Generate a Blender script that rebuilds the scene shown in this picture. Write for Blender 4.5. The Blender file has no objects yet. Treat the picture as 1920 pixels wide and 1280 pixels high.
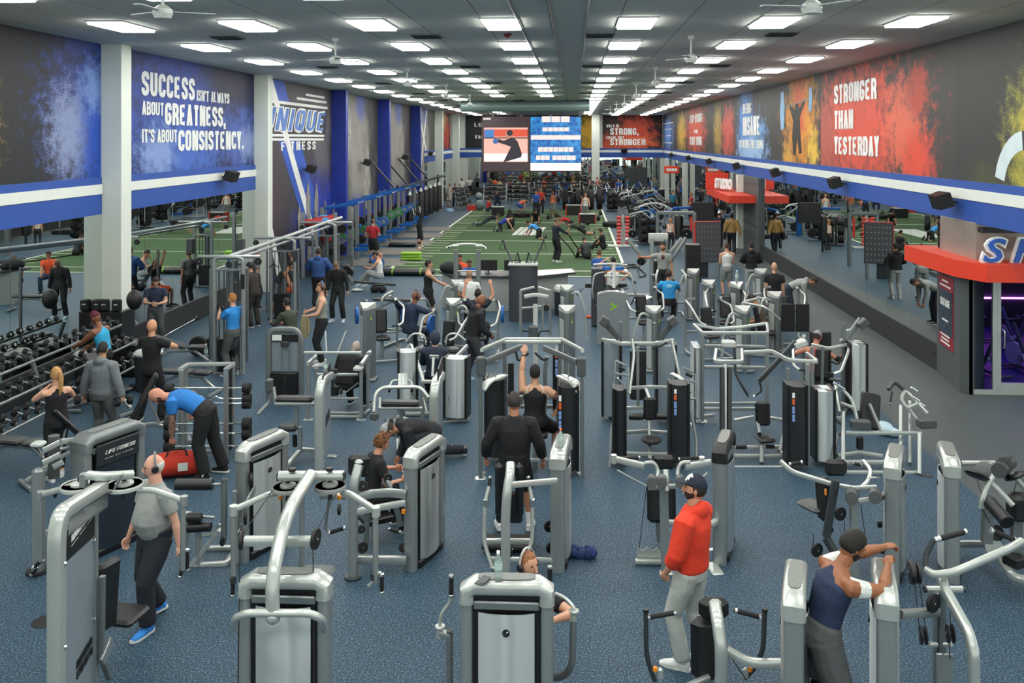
import bpy, bmesh, math, random
from math import sin, cos, pi, radians as R
from mathutils import Vector as V, Matrix as M4, Euler
random.seed(7)
scn = bpy.context.scene
COL = scn.collection
# ---------------- camera, world, exposure ----------------
F = 1650.0; CX = 990.0; CY = 260.0; H = 5.1; TH = R(3.0)
cam = bpy.data.objects.new('camera', bpy.data.cameras.new('camera')); COL.objects.link(cam)
cam.location = (0, 0, H); cam.rotation_euler = (R(90), 0, TH)
cam.data.sensor_width = 36; cam.data.lens = 36*F/1920
cam.data.shift_x = (960-CX)/1920; cam.data.shift_y = -(640-CY)/1920
cam.data.clip_end = 400; scn.camera = cam
world = bpy.data.worlds.new('world'); scn.world = world; world.use_nodes = True
world.node_tree.nodes['Background'].inputs[0].default_value = (.88, .95, .90, 1)
world.node_tree.nodes['Background'].inputs[1].default_value = 1.35
scn.view_settings.view_transform = 'Standard'; scn.view_settings.look = 'None'
scn.view_settings.exposure = 0.0; scn.view_settings.gamma = 1.0
scn.view_settings.use_curve_mapping = False
scn.cycles.max_bounces = 6; scn.cycles.diffuse_bounces = 3; scn.cycles.glossy_bounces = 4
scn.cycles.sample_clamp_indirect = 4.0; scn.cycles.caustics_reflective = False
LIGHT_POWER = 22.5
CEIL = 7.23; XR = 8.0; XL = -10.6; YB = 80.0

def W(px, py, d):
    """point seen at px,py (1920x1280 frame) standing at camera depth d"""
    xc = (px-CX)*d/F; z = H-(py-CY)*d/F
    return V((xc*cos(TH)-d*sin(TH), xc*sin(TH)+d*cos(TH), z))
def G(px, py, z=0.0):
    """point of the horizontal plane at height z seen at px,py"""
    return W(px, py, F*(H-z)/(py-CY))

# ---------------- materials ----------------
def lin(h):
    h = h.lstrip('#'); c = [int(h[i:i+2], 16)/255 for i in (0, 2, 4)]
    return tuple((x/12.92 if x <= .04045 else ((x+.055)/1.055)**2.4) for x in c)+(1,)
MATS = {}
def nodes(m):
    m.use_nodes = True; nt = m.node_tree
    return nt, nt.nodes, nt.links, nt.nodes['Principled BSDF']
def mat(name, col, rough=.5, metal=0., var=.12, scale=20., bump=0., coat=0., aniso=None, emit=0.):
    """procedural surface: base colour with a fine noise variation and optional bump"""
    if name in MATS: return MATS[name]
    m = bpy.data.materials.new(name); nt, N, L, b = nodes(m)
    c = lin(col) if isinstance(col, str) else col
    tc = N.new('ShaderNodeTexCoord'); nz = N.new('ShaderNodeTexNoise'); nz.inputs['Scale'].default_value = scale
    nz.inputs['Detail'].default_value = 2
    if aniso:
        mp = N.new('ShaderNodeMapping'); mp.inputs['Scale'].default_value = aniso
        L.new(tc.outputs['Object'], mp.inputs[0]); L.new(mp.outputs[0], nz.inputs['Vector'])
    else: L.new(tc.outputs['Object'], nz.inputs['Vector'])
    mr = N.new('ShaderNodeMapRange'); mr.inputs[1].default_value = .3; mr.inputs[2].default_value = .7
    mr.inputs[3].default_value = 1-var; mr.inputs[4].default_value = 1+var
    L.new(nz.outputs[0], mr.inputs[0])
    mx = N.new('ShaderNodeVectorMath'); mx.operation = 'SCALE'; mx.inputs[0].default_value = c[:3]
    L.new(mr.outputs[0], mx.inputs['Scale']); L.new(mx.outputs[0], b.inputs['Base Color'])
    b.inputs['Roughness'].default_value = rough; b.inputs['Metallic'].default_value = metal
    if coat: b.inputs['Coat Weight'].default_value = coat
    if bump:
        bp = N.new('ShaderNodeBump'); bp.inputs['Strength'].default_value = bump; bp.inputs['Distance'].default_value = .01 if scale > 12 else .05
        L.new(nz.outputs[0], bp.inputs['Height']); L.new(bp.outputs[0], b.inputs['Normal'])
    if emit:
        b.inputs['Emission Color'].default_value = c; b.inputs['Emission Strength'].default_value = emit
    MATS[name] = m; return m
def cloth(col): return mat('fabric_'+col.strip('#'), col, .85, 0, .10, 8., .35)
def skin(col): return mat('skin_'+col.strip('#'), col, .5, 0, .06, 14.)
silver = mat('silver_paint', '#9ea4a3', .30, .55, .04, 60, coat=.4)
silver2 = mat('bright_silver_paint', '#b9bfbb', .28, .45, .04, 60, coat=.5)
grey_m = mat('grey_paint', '#7b8284', .38, .5, .05, 50)
dgrey = mat('charcoal_metal', '#3a3f42', .4, .3, .08, 40)
plas = mat('light_grey_plastic', '#b2b8b4', .35, 0, .04, 40, coat=.2)
brush = mat('brushed_aluminium', '#c3cccd', .43, .9, .04, 30, aniso=(2, 2, 60))
black = mat('black_plastic', '#111214', .45, 0, .2, 30)
pad = mat('black_vinyl_pad', '#16181a', .42, 0, .15, 30, .15)
gpad = mat('grey_vinyl_pad', '#4a4f50', .5, 0, .1, 30, .1)
rubber = mat('black_rubber', '#131416', .7, 0, .2, 30)
chrome = mat('chrome', '#d8dcdc', .15, .95, .02, 30)
_b = brush.node_tree.nodes['Principled BSDF']; _b.inputs['Anisotropic'].default_value = 1.; _b.inputs['Anisotropic Rotation'].default_value = .25; _t = brush.node_tree.nodes.new('ShaderNodeTangent'); _t.direction_type = 'RADIAL'; _t.axis = 'Z'; brush.node_tree.links.new(_t.outputs[0], _b.inputs['Tangent'])
sbk = mat('shroud_black', '#1d1f22', .5, 0, .08, 6)
shroud = mat('frosted_grey_shroud', '#8d9aa3', .42, .3, .06, 5)
smoke = mat('smoked_panel', '#2a343d', .3, .2, .1, 6)
cable_m = mat('cable', '#1a1b1c', .6)
orange = mat('orange_knob', '#e88b20', .4)
white = mat('white_paint', '#dfe5df', .5, 0, .03, 5)
lwhite = mat('white_letter', '#eef1ee', .5, 0, .02, 5)
navy = mat('navy_print', '#1b3f8f', .5, 0, .03, 5)
redp = mat('red_plastic', '#c4322a', .4, 0, .08, 20)
bluem = mat('blue_paint', '#1b5fae', .38, .2, .08, 20)
greenp = mat('green_rubber', '#86b53a', .6, 0, .1, 20)
offw = mat('off_white', '#cfd5ce', .55, 0, .05, 20)

# ---------------- mesh builder ----------------
def circ(n, rx=1., ry=None, ph=0):
    ry = rx if ry is None else ry
    return [(rx*cos(2*pi*i/n+ph), ry*sin(2*pi*i/n+ph)) for i in range(n)]
def rrect(w, h, r=.01, n=2):
    r = min(r, w*.49, h*.49); out = []
    for cx, cy, a in ((w/2-r, h/2-r, 0), (-w/2+r, h/2-r, 90), (-w/2+r, -h/2+r, 180), (w/2-r, -h/2+r, 270)):
        for i in range(n+1):
            t = R(a+90*i/n); out.append((cx+r*cos(t), cy+r*sin(t)))
    return out
def fillet(pts, rad=.06, n=4):
    pts = [V(p) for p in pts]
    if len(pts) < 3 or rad <= 0: return pts
    out = [pts[0]]
    for a, b, c in zip(pts, pts[1:], pts[2:]):
        d1 = a-b; d2 = c-b; r = min(rad, d1.length*.45, d2.length*.45)
        p = b+d1.normalized()*r; q = b+d2.normalized()*r
        for i in range(n+1):
            t = i/n; out.append(p*(1-t)**2+b*2*t*(1-t)+q*t*t)
    out.append(pts[-1]); return out
class MB:
    def __init__(s): s.v = []; s.f = []; s.m = []; s.mi = 0
    def face(s, *f): s.f.append(f); s.m.append(s.mi)
    def ring(s, pts):
        i = len(s.v); s.v += [tuple(p) for p in pts]; return list(range(i, i+len(pts)))
    def bridge(s, a, b):
        n = len(a)
        for i in range(n): s.face(a[i], a[(i+1) % n], b[(i+1) % n], b[i])
    def cap(s, a, flip=False): s.face(*(reversed(a) if flip else a))
    def sweep(s, path, prof, up=(0, 0, 1), scales=None, caps=True, round_caps=0, closed=False, fixed=None):
        """prof x runs along the side axis, prof y along the up axis of the path"""
        path = [V(p) for p in path]; n = len(path); rings = []
        up = V(up); tang = []
        for i in range(n):
            a = path[(i-1) % n] if closed else path[max(i-1, 0)]; b = path[(i+1) % n] if closed else path[min(i+1, n-1)]
            t = b-a; tang.append(t.normalized() if t.length > 1e-9 else V((0, 0, 1)))
        side = None; prev = None
        for i in range(n):
            t = tang[i]
            if fixed is not None: sd = V(fixed)-t*V(fixed).dot(t)
            elif side is None:
                sd = t.cross(up)
                if sd.length < .15: sd = t.cross(V((0, 1, 0))) if abs(t.y) < .9 else t.cross(V((1, 0, 0)))
            else: sd = side-t*side.dot(t)
            sd.normalize(); u = sd.cross(t).normalized(); side = sd
            k = 1.
            if 0 < i < n-1 and not closed:
                d1 = (path[i]-path[i-1]).normalized(); k = 1/max(.5, abs(d1.dot(t)))
            sc = scales[i] if scales else 1
            sx, sy = sc if isinstance(sc, tuple) else (sc, sc)
            rings.append([path[i]+sd*x*sx+u*y*sy for x, y in prof])
        rings2 = []
        if round_caps and not closed:
            def capr(ring, c, t, r):
                out = []
                for a in (30, 60, 82):
                    out.append([c+(p-c)*cos(R(a))+t*r*sin(R(a)) for p in ring])
                return out
            r0 = sum(((p-path[0]).length for p in rings[0]))/len(prof); r1 = sum(((p-path[-1]).length for p in rings[-1]))/len(prof)
            rings = capr(rings[0], path[0], -tang[0], r0*round_caps)[::-1]+rings+capr(rings[-1], path[-1], tang[-1], r1*round_caps)
        ids = [s.ring(r) for r in rings]
        for a, b in zip(ids, ids[1:]): s.bridge(a, b)
        if closed: s.bridge(ids[-1], ids[0])
        elif caps: s.cap(ids[0], True); s.cap(ids[-1])
        return s
    def tube(s, path, r=.02, n=10, rad=.06, closed=False):
        return s.sweep(fillet(path, rad) if not closed else path, circ(n, r), closed=closed)
    def bar(s, path, w=.05, h=.05, rad=.05, r=.012, up=(0, 0, 1), fixed=None):
        return s.sweep(fillet(path, rad), rrect(w, h, r), up=up, fixed=fixed)
    def box(s, c, size, rot=None, bev=.006):
        c = V(c); x, y, z = size; Q = rot if rot is not None else M4.Identity(3)
        b = min(bev, x*.45, y*.45, z*.45); rings = []
        for zz, k in ((-z/2, b), (-z/2+b, 0), (z/2-b, 0), (z/2, b)):
            rings.append([c+Q@V((px, py, zz)) for px, py in rrect(x-2*k, y-2*k, max(b*1.2, .0005), 1)])
        ids = [s.ring(r) for r in rings]
        for a, d in zip(ids, ids[1:]): s.bridge(a, d)
        s.cap(ids[0], True); s.cap(ids[-1]); return s
    def cyl(s, p0, p1, r, n=14, bev=.004, r1=None):
        p0, p1 = V(p0), V(p1); d = p1-p0; L = d.length; t = d/L; b = min(bev, L*.3, r*.4); r1 = r if r1 is None else r1
        return s.sweep([p0, p0+t*b, p1-t*b, p1], circ(n), scales=[r-b, r, r1, r1-b])
    def lathe(s, prof, c=(0, 0, 0), axis=(0, 0, 1), n=18):
        c = V(c); q = V((0, 0, 1)).rotation_difference(V(axis).normalized()).to_matrix(); ids = []
        for r, z in prof:
            ids.append(s.ring([c+q@V((r*cos(2*pi*i/n), r*sin(2*pi*i/n), z)) for i in range(n)]))
        for a, b in zip(ids, ids[1:]): s.bridge(a, b)
        s.cap(ids[0], True); s.cap(ids[-1]); return s
    def ball(s, c, r, n=12, m=8, rot=None):
        c = V(c); rx, ry, rz = r if isinstance(r, tuple) else (r, r, r); Q = rot if rot is not None else M4.Identity(3); ids = []
        for j in range(m+1):
            t = -pi/2+pi*min(max(j/m, .02), .98)
            ids.append(s.ring([c+Q@V((rx*cos(t)*cos(2*pi*i/n), ry*cos(t)*sin(2*pi*i/n), rz*sin(t))) for i in range(n)]))
        for a, b in zip(ids, ids[1:]): s.bridge(a, b)
        s.cap(ids[0], True); s.cap(ids[-1]); return s
    def prism(s, poly, o, ux, uy, th):
        """flat polygon poly (2d) in the plane o,ux,uy, thickened by the vector th"""
        o, ux, uy, th = V(o), V(ux), V(uy), V(th)
        a = s.ring([o+ux*x+uy*y for x, y in poly]); b = s.ring([o+ux*x+uy*y+th for x, y in poly])
        s.bridge(a, b); s.cap(a, True); s.cap(b); return s
    def quad(s, a, b, c, d): s.face(*s.ring([a, b, c, d])); return s
    def xf(s, Mx): s.v = [tuple(Mx@V(p)) for p in s.v]; return s
    def mesh(s, name, mats, sharp=35):
        me = bpy.data.meshes.new(name); me.from_pydata(s.v, [], s.f)
        for m in (mats if isinstance(mats, (list, tuple)) else [mats]): me.materials.append(m)
        if any(s.m): me.polygons.foreach_set('material_index', s.m)
        bm = bmesh.new(); bm.from_mesh(me); bmesh.ops.recalc_face_normals(bm, faces=bm.faces); bm.to_mesh(me); bm.free()
        me.polygons.foreach_set('use_smooth', [True]*len(me.polygons))
        me.set_sharp_from_angle(angle=R(sharp)); return me
def obj(name, mb, mats, parent=None, kind=None, label=None, sharp=35):
    me = mb.mesh(name, mats, sharp) if isinstance(mb, MB) else mb
    o = bpy.data.objects.new(name, me); COL.objects.link(o)
    if parent is not None: o.parent = parent
    if kind: o['kind'] = kind
    if label: o['label'] = label
    return o
def tag(o, label, cat, group=None, kind=None):
    o['label'] = label; o['category'] = cat
    if group: o['group'] = group
    if kind: o['kind'] = kind
    return o
class Thing:
    def __init__(s, name, label, cat, loc, rz=0., group=None):
        s.o = bpy.data.objects.new(name, None); COL.objects.link(s.o); s.o.empty_display_size = .1
        s.o.location = V(loc); s.o.rotation_euler = (0, 0, rz); tag(s.o, label, cat, group)
        s.M = M4.Translation(V(loc)) @ M4.Rotation(rz, 4, 'Z'); s.I = s.M.inverted()
    def part(s, name, mb, mats, parent=None, world=False, label=None, sharp=35):
        if world: mb.xf(s.I)
        return obj(name, mb, mats, parent if parent is not None else s.o, label=label, sharp=sharp)
def solo(name, mb, mats, label, cat, loc=(0, 0, 0), rz=0., group=None, sharp=35):
    o = obj(name, mb, mats, sharp=sharp); o.location = loc; o.rotation_euler = (0, 0, rz); return tag(o, label, cat, group)
def struct(name, mb, mats, sharp=35): return obj(name, mb, mats, kind='structure', sharp=sharp)
def dup(root, loc, rz=0., label=None):
    r = root.copy(); COL.objects.link(r); r.location = loc; r.rotation_euler = (0, 0, rz)
    if label: r['label'] = label
    for ch in list(root.children):
        c = ch.copy(); COL.objects.link(c); c.parent = r
        for g in list(ch.children):
            d = g.copy(); COL.objects.link(d); d.parent = c
    return r
def text_mesh(txt, size=1., bold=.02, extrude=.01, sx=1., shear=0., align='LEFT', spacing=1.):
    cu = bpy.data.curves.new('lettering', 'FONT'); cu.body = txt; cu.size = size; cu.offset = bold; cu.extrude = extrude
    cu.shear = shear; cu.align_x = align; cu.space_character = spacing; cu.resolution_u = 3
    o = bpy.data.objects.new('tmp', cu); COL.objects.link(o)
    me = bpy.data.meshes.new_from_object(o.evaluated_get(bpy.context.evaluated_depsgraph_get()))
    bpy.data.objects.remove(o); bpy.data.curves.remove(cu)
    me.transform(M4.Diagonal((sx, 1, 1, 1))); return me
def letter(txt, o, ux, uy, size, m, parent=None, bold=.02, extrude=.01, sx=1., shear=0., align='LEFT', spacing=1., name='lettering', inv=None):
    """lettering with its baseline starting at o, running along ux and standing along uy"""
    me = text_mesh(txt, size, bold, extrude, sx, shear, align, spacing)
    ux, uy = V(ux).normalized(), V(uy).normalized(); uz = ux.cross(uy)
    Mx = M4((ux, uy, uz)).transposed().to_4x4(); Mx.translation = V(o)
    me.transform((inv @ Mx) if inv is not None else Mx); me.materials.clear(); me.materials.append(m)
    return obj(name, me, m, parent)

# heavy condensed letters drawn with strokes (x 0..1 between outer strokes, y 0..1 = cap height)
_B, _T, _M = .10, .90, .5
GL = {'A': [[(0, 0), (.5, 1)], [(.5, 1), (1, 0)], [(.2, .28), (.8, .28)]], 'B': [[(0, 0), (0, 1)], [(0, _T), (1, _T), (1, .55), (0, .52)], [(0, .52), (1, .5), (1, _B), (0, _B)]],
 'C': [[(1, .68), (1, _T), (0, _T), (0, _B), (1, _B), (1, .32)]], 'D': [[(0, 0), (0, 1)], [(0, _T), (1, _T), (1, _B), (0, _B)]],
 'E': [[(1, _T), (0, _T), (0, _B), (1, _B)], [(0, _M), (.85, _M)]], 'F': [[(1, _T), (0, _T), (0, 0)], [(0, _M), (.85, _M)]],
 'G': [[(1, .68), (1, _T), (0, _T), (0, _B), (1, _B), (1, .46), (.5, .46)]], 'H': [[(0, 0), (0, 1)], [(1, 0), (1, 1)], [(0, _M), (1, _M)]], 'I': [[(.5, 0), (.5, 1)]],
 'J': [[(1, 1), (1, _B), (0, _B), (0, .35)]], 'K': [[(0, 0), (0, 1)], [(1, 1), (.1, .45)], [(.2, .55), (1, 0)]], 'L': [[(0, 1), (0, _B), (1, _B)]],
 'M': [[(0, 0), (0, 1)], [(0, 1), (.5, .25)], [(.5, .25), (1, 1)], [(1, 0), (1, 1)]], 'N': [[(0, 0), (0, 1)], [(0, 1), (1, 0)], [(1, 0), (1, 1)]], 'O': [[(.5, _T), (0, _T), (0, _B), (1, _B), (1, _T), (.5, _T)]],
 'P': [[(0, 0), (0, 1)], [(0, _T), (1, _T), (1, .45), (0, .42)]], 'Q': [[(.5, _T), (0, _T), (0, _B), (1, _B), (1, _T), (.5, _T)], [(.55, .3), (1, 0)]],
 'R': [[(0, 0), (0, 1)], [(0, _T), (1, _T), (1, .5), (0, .46)], [(.5, .48), (1, .35), (1, 0)]], 'S': [[(1, .68), (1, _T), (0, _T), (0, .56), (1, .44), (1, _B), (0, _B), (0, .32)]],
 'T': [[(-.1, _T), (1.1, _T)], [(.5, 0), (.5, 1)]], 'U': [[(0, 1), (0, _B), (1, _B), (1, 1)]], 'V': [[(0, 1), (.5, 0)], [(.5, 0), (1, 1)]], 'W': [[(0, 1), (.25, 0)], [(.25, 0), (.5, .8)], [(.5, .8), (.75, 0)], [(.75, 0), (1, 1)]],
 'Y': [[(0, 1), (.5, .42)], [(.5, .42), (1, 1)], [(.5, .5), (.5, 0)]], 'X': [[(0, 0), (1, 1)], [(0, 1), (1, 0)]], 'Z': [[(0, _T), (1, _T)], [(1, _T), (0, _B)], [(0, _B), (1, _B)]],
 '.': [[(0, 0), (0, .2)]], ',': [[(0, -.12), (0, .2)]], "'": [[(0, .7), (0, 1)]], '+': [[(.5, .2), (.5, .8)], [(0, .5), (1, .5)]], ' ': [], '1': [[(.2, .8), (.6, 1), (.6, 0)]], '#': [[(.3, 0), (.3, 1)], [(.7, 0), (.7, 1)], [(0, .3), (1, .3)], [(0, .7), (1, .7)]]}
RND = set('BCDGJOPQRSU')
def strokes(txt, o, ux, uy, h, width, m, parent=None, sw=.19, th=.012, shear=0., name='lettering', inv=None, gap=.08, lw=.54):
    """heavy lettering: baseline start o, direction ux, up uy, cap height h, total width fitted to width"""
    ux, uy = V(ux).normalized(), V(uy).normalized(); nz = ux.cross(uy)
    adv = []
    for ch in txt: adv.append({' ': .26, '.': sw, ',': sw, "'": sw, 'I': sw, 'M': lw*1.3, 'W': lw*1.4, '1': .3}.get(ch, lw))
    tot = sum(adv)+gap*(len(txt)-1); k = width/tot/h if width else 1.; x = 0.; mb = MB(); o = V(o)
    dz = 0.; X3, Y3, Z3 = V((1, 0, 0)), V((0, 1, 0)), V((0, 0, 1))
    for ch, a in zip(txt, adv):
        if ch == '-': mb.sweep([V((x, .5, 0)), V((x+a, .5, 0))], rrect(sw, th, .001, 1), up=Z3)
        for st in (GL.get(ch, []) if ch != '-' else []):
            P3 = [V((x+(a/2 if a <= sw else sw/2+px*(a-sw)), py, dz)) for px, py in st]; dz = (dz+.0006) % .003
            mb.sweep(fillet(P3, .16, 2) if ch in RND else P3, rrect(sw, th, .001, 1), up=Z3)
        x += a+gap
    mb.v = [tuple(o+ux*((p[0]+shear*p[1])*k*h)+uy*(p[1]*h)+nz*(p[2]+th/2)) for p in mb.v]
    if inv is not None: mb.xf(inv)
    return obj(name, mb, m, parent)
# ================= SHELL =================
def math_n(N, L, op, a, b=None, c=None):
    n = N.new('ShaderNodeMath'); n.operation = op
    for i, x in enumerate((a, b, c)):
        if x is None: continue
        if isinstance(x, (int, float)): n.inputs[i].default_value = x
        else: L.new(x, n.inputs[i])
    return n.outputs[0]
def mixc(N, L, f, a, b):
    n = N.new('ShaderNodeMix'); n.data_type = 'RGBA'
    if isinstance(f, (int, float)): n.inputs[0].default_value = f
    else: L.new(f, n.inputs[0])
    for i, x in ((6, a), (7, b)):
        if isinstance(x, tuple): n.inputs[i].default_value = x
        else: L.new(x, n.inputs[i])
    return n.outputs[2]
# floor: rubber with blue flecks; the walkway by the right wall is a greener grey rubber
def floor_mat():
    m = bpy.data.materials.new('speckled_rubber_floor'); nt, N, L, b = nodes(m)
    tc = N.new('ShaderNodeTexCoord'); P = tc.outputs['Object']
    n1 = N.new('ShaderNodeTexNoise'); n1.inputs['Scale'].default_value = 55; n1.inputs['Detail'].default_value = 3; n1.inputs['Roughness'].default_value = .9; L.new(P, n1.inputs['Vector'])
    n2 = N.new('ShaderNodeTexNoise'); n2.inputs['Scale'].default_value = .5; n2.inputs['Detail'].default_value = 3; L.new(P, n2.inputs['Vector'])
    fk = N.new('ShaderNodeMapRange'); fk.inputs[1].default_value = .53; fk.inputs[2].default_value = .62; L.new(n1.outputs[0], fk.inputs[0])
    base = mixc(N, L, n2.outputs[0], lin('#1c2f40'), lin('#273d4e'))
    c = mixc(N, L, fk.outputs[0], base, lin('#7397ab'))
    g0 = mixc(N, L, fk.outputs[0], lin('#4a5152'), lin('#666e6c'))
    sx = N.new('ShaderNodeSeparateXYZ'); L.new(P, sx.inputs[0])
    # walkway edge: straight along the wall, then swinging out towards the studio door
    e = math_n(N, L, 'SUBTRACT', sx.outputs[0], math_n(N, L, 'ADD', 5.75, math_n(N, L, 'MULTIPLY', math_n(N, L, 'MAXIMUM', math_n(N, L, 'SUBTRACT', sx.outputs[1], 17.), 0.), .045)))
    k = math_n(N, L, 'GREATER_THAN', e, 0.)
    k2 = math_n(N, L, 'GREATER_THAN', sx.outputs[1], 10.2)
    c = mixc(N, L, math_n(N, L, 'MULTIPLY', k, k2), c, g0)
    L.new(c, b.inputs['Base Color']); b.inputs['Roughness'].default_value = .55
    b.inputs['Specular IOR Level'].default_value = .25
    return m
struct('floor', MB().box((1, 38, -.05), (40, 90, .1), bev=0.001), floor_mat())
# turf
def turf_mat():
    m = bpy.data.materials.new('artificial_turf'); nt, N, L, b = nodes(m)
    tc = N.new('ShaderNodeTexCoord'); n1 = N.new('ShaderNodeTexNoise'); n1.inputs['Scale'].default_value = 25; n1.inputs['Detail'].default_value = 3
    L.new(tc.outputs['Object'], n1.inputs['Vector'])
    n2 = N.new('ShaderNodeTexNoise'); n2.inputs['Scale'].default_value = .6; L.new(tc.outputs['Object'], n2.inputs['Vector'])
    c = mixc(N, L, n1.outputs[0], lin('#263f24'), lin('#436339')); c = mixc(N, L, n2.outputs[0], c, lin('#334f2c'))
    L.new(c, b.inputs['Base Color']); b.inputs['Roughness'].default_value = .95; return m
TX0, TX1, TY0, TY1 = -7.25, 2.05, 32.5, 63.5
o = solo('turf_field', MB().box(((TX0+TX1)/2, (TY0+TY1)/2, .008), (TX1-TX0, TY1-TY0, .016), bev=.002), turf_mat(), 'long green artificial turf strip with white yard lines down the gym', 'turf')
lw = mat('turf_line_white', '#dfe6d8', .9); lg = mat('turf_line_green', '#a8c77c', .9)
mb = MB()
for X in (TX0+.06, TX1-.06): mb.box((X, (TY0+TY1)/2, .017), (.12, TY1-TY0, .006), bev=.001)
for k in range(7): mb.box(((TX0+TX1)/2, 34+4.83*k if k else 33.9, .017), (TX1-TX0-.3, .09, .006), bev=.001)
mb.box(((TX0+TX1)/2, TY0+.06, .017), (TX1-TX0, .12, .006), bev=.001)
obj('yard_line', mb, lw, o)
mb = MB(); mb.mi = 0
for k in range(6):
    for j in range(1, 5):
        y = 34+4.83*(k+j/5)
        mb.mi = j % 2
        for X, s in ((TX0+.25, 1), (TX1-.25, -1)): mb.box((X+s*.45, y, .017), (.9, .07, .006), bev=.001)
obj('hash_mark', mb, [lw, lg], o)
# ceiling
def ceil_mat():
    m = bpy.data.materials.new('ceiling_panels'); nt, N, L, b = nodes(m)
    tc = N.new('ShaderNodeTexCoord'); sx = N.new('ShaderNodeSeparateXYZ'); L.new(tc.outputs['Object'], sx.inputs[0])
    def line(o, per, off, w):
        f = math_n(N, L, 'FRACT', math_n(N, L, 'ADD', math_n(N, L, 'DIVIDE', o, per), off)); return math_n(N, L, 'LESS_THAN', f, w/per)
    a = line(sx.outputs[0], 1.225, .35, .022); c2 = line(sx.outputs[1], 3.75, .1, .012)
    n1 = N.new('ShaderNodeTexNoise'); n1.inputs['Scale'].default_value = 3; L.new(tc.outputs['Object'], n1.inputs['Vector'])
    c = mixc(N, L, n1.outputs[0], lin('#d2d6d0'), lin('#dde1da'))
    c = mixc(N, L, math_n(N, L, 'MAXIMUM', a, c2), c, lin('#8d918c'))
    L.new(c, b.inputs['Base Color']); b.inputs['Roughness'].default_value = .9; return m
struct('ceiling', MB().box((-1, 38, CEIL+.05), (24, 90, .1), bev=.001), ceil_mat())
wallm = mat('pale_wall_paint', '#dbe3da', .6, 0, .02, 2)
greyw = mat('dark_grey_wall_tile', '#4b5254', .55, 0, .05, 3)
basem = mat('dark_kickboard', '#2a2d2f', .6, 0, .08, 6)
def mirror_mat():
    m = bpy.data.materials.new('mirror_glass'); nt, N, L, b = nodes(m)
    b.inputs['Base Color'].default_value = (.74, .80, .78, 1); b.inputs['Metallic'].default_value = 1; b.inputs['Roughness'].default_value = .0
    return m
mir = mirror_mat()
def YL(px, X=XL):
    zc = X/cos(TH)*F/(px-CX-F*math.tan(TH)); return (zc+X*sin(TH))/cos(TH)
def ZAT(px, py, X):
    zc = X/cos(TH)*F/(px-CX-F*math.tan(TH)); return H-(py-CY)*zc/F
# side walls behind everything
struct('wall_left', MB().box((XL-.15, 38, CEIL/2), (.2, 90, CEIL), bev=.001), wallm)
mb = MB(); mb.box((XR+.15, 49.85, CEIL/2), (.2, 60.3, CEIL), bev=.001); struct('wall_right', mb, wallm)
mb = MB(); mb.box((XR+.15, 7., (CEIL+3.43)/2), (.2, 24.5, CEIL-3.43), bev=.001); struct('wall_soffit', mb, wallm)
struct('wall_back', MB().box((-1, YB+.15, CEIL/2), (24, .2, CEIL), bev=.001), wallm)
# bands (blue / white / blue) running round the hall
def band(a, b, nrm, name):
    a, b, nrm = V(a), V(b), V(nrm); d = (b-a); t = d.normalized(); mid = (a+b)/2; Q = M4((t, nrm, V((0, 0, 1)))).transposed()
    t0 = Thing(name, {'l': '', 'r': ''}.get(name, ''), 'wall band', (0, 0, 0)) if 0 else None
    mb = MB(); mb.mi = 0; mb.box(mid+nrm*.04+V((0, 0, 4.16)), (d.length, .08, .16), Q, .004)
    mb.mi = 1; mb.box(mid+nrm*.05+V((0, 0, 3.97)), (d.length, .10, .22), Q, .004)
    mb.mi = 0; mb.box(mid+nrm*.04+V((0, 0, 3.635)), (d.length, .08, .45), Q, .004)
    return struct(name, mb, [mat('band_blue', '#2450a4', .5, 0, .03, 3), mat('band_white', '#e4eae4', .5, 0, .02, 3)])
cols_l = [19.8, 29.3]           # free white columns on the left wall, then pilasters
pil_l = [38.1, 47.2, 56.8]
band((XL-.05, 2, 0), (XL-.05, 19.2, 0), (1, 0, 0), 'trim_1'); band((XL-.05, 19.7, 0), (XL-.05, 28.8, 0), (1, 0, 0), 'trim_2')
band((XR+.05, -2, 0), (XR+.05, YB, 0), (-1, 0, 0), 'trim_3'); band((XL, YB+.05, 0), (XR, YB+.05, 0), (0, -1, 0), 'trim_4')
band((XL-.05, 62, 0), (XL-.05, YB, 0), (1, 0, 0), 'trim_5')
# kick boards and mirrors
def mirror_panels(x, y0, y1, s, z0=.6, z1=3.44, w=1.55, lab='', grp=''):
    n = max(1, round((y1-y0)/w)); w = (y1-y0)/n
    for i in range(n):
        yc = y0+(i+.5)*w
        solo('wall_mirror', MB().box((0, 0, 0), (.02, w-.008, z1-z0), bev=.002), mir, lab, 'mirror', (x+s*.055, yc, (z0+z1)/2), group=grp, sharp=5)
mirror_panels(XL-.05, 8, 19.2, 1, lab='tall wall mirror panel behind the dumbbell racks, left of the first white column', grp='mirrors behind the dumbbell racks')
mirror_panels(XL-.05, 19.7, 28.7, 1, lab='tall wall mirror panel between the two white columns on the left', grp='mirrors between the white columns')
mirror_panels(XR+.05, 19.8, 38.4, -1, lab='tall wall mirror panel above the dark kickboard on the right wall', grp='mirrors on the right wall')
mirror_panels(XR+.05, 44, 79.9, -1, w=3.2, lab='wall mirror panel on the right wall beyond the red canopied doorway', grp='far mirrors on the right wall')
mirror_panels(XL-.05, 62, 79.9, 1, w=3.2, lab='wall mirror panel on the left wall near the far end', grp='far mirrors on the left wall')
def kick(a, b, nrm, name, m=basem, h=.6):
    a, b, nrm = V(a), V(b), V(nrm); t = (b-a).normalized(); Q = M4((t, nrm, V((0, 0, 1)))).transposed()
    struct(name, MB().box((a+b)/2+nrm*.05+V((0, 0, h/2)), ((b-a).length, .1, h), Q, .006), m)
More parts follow.
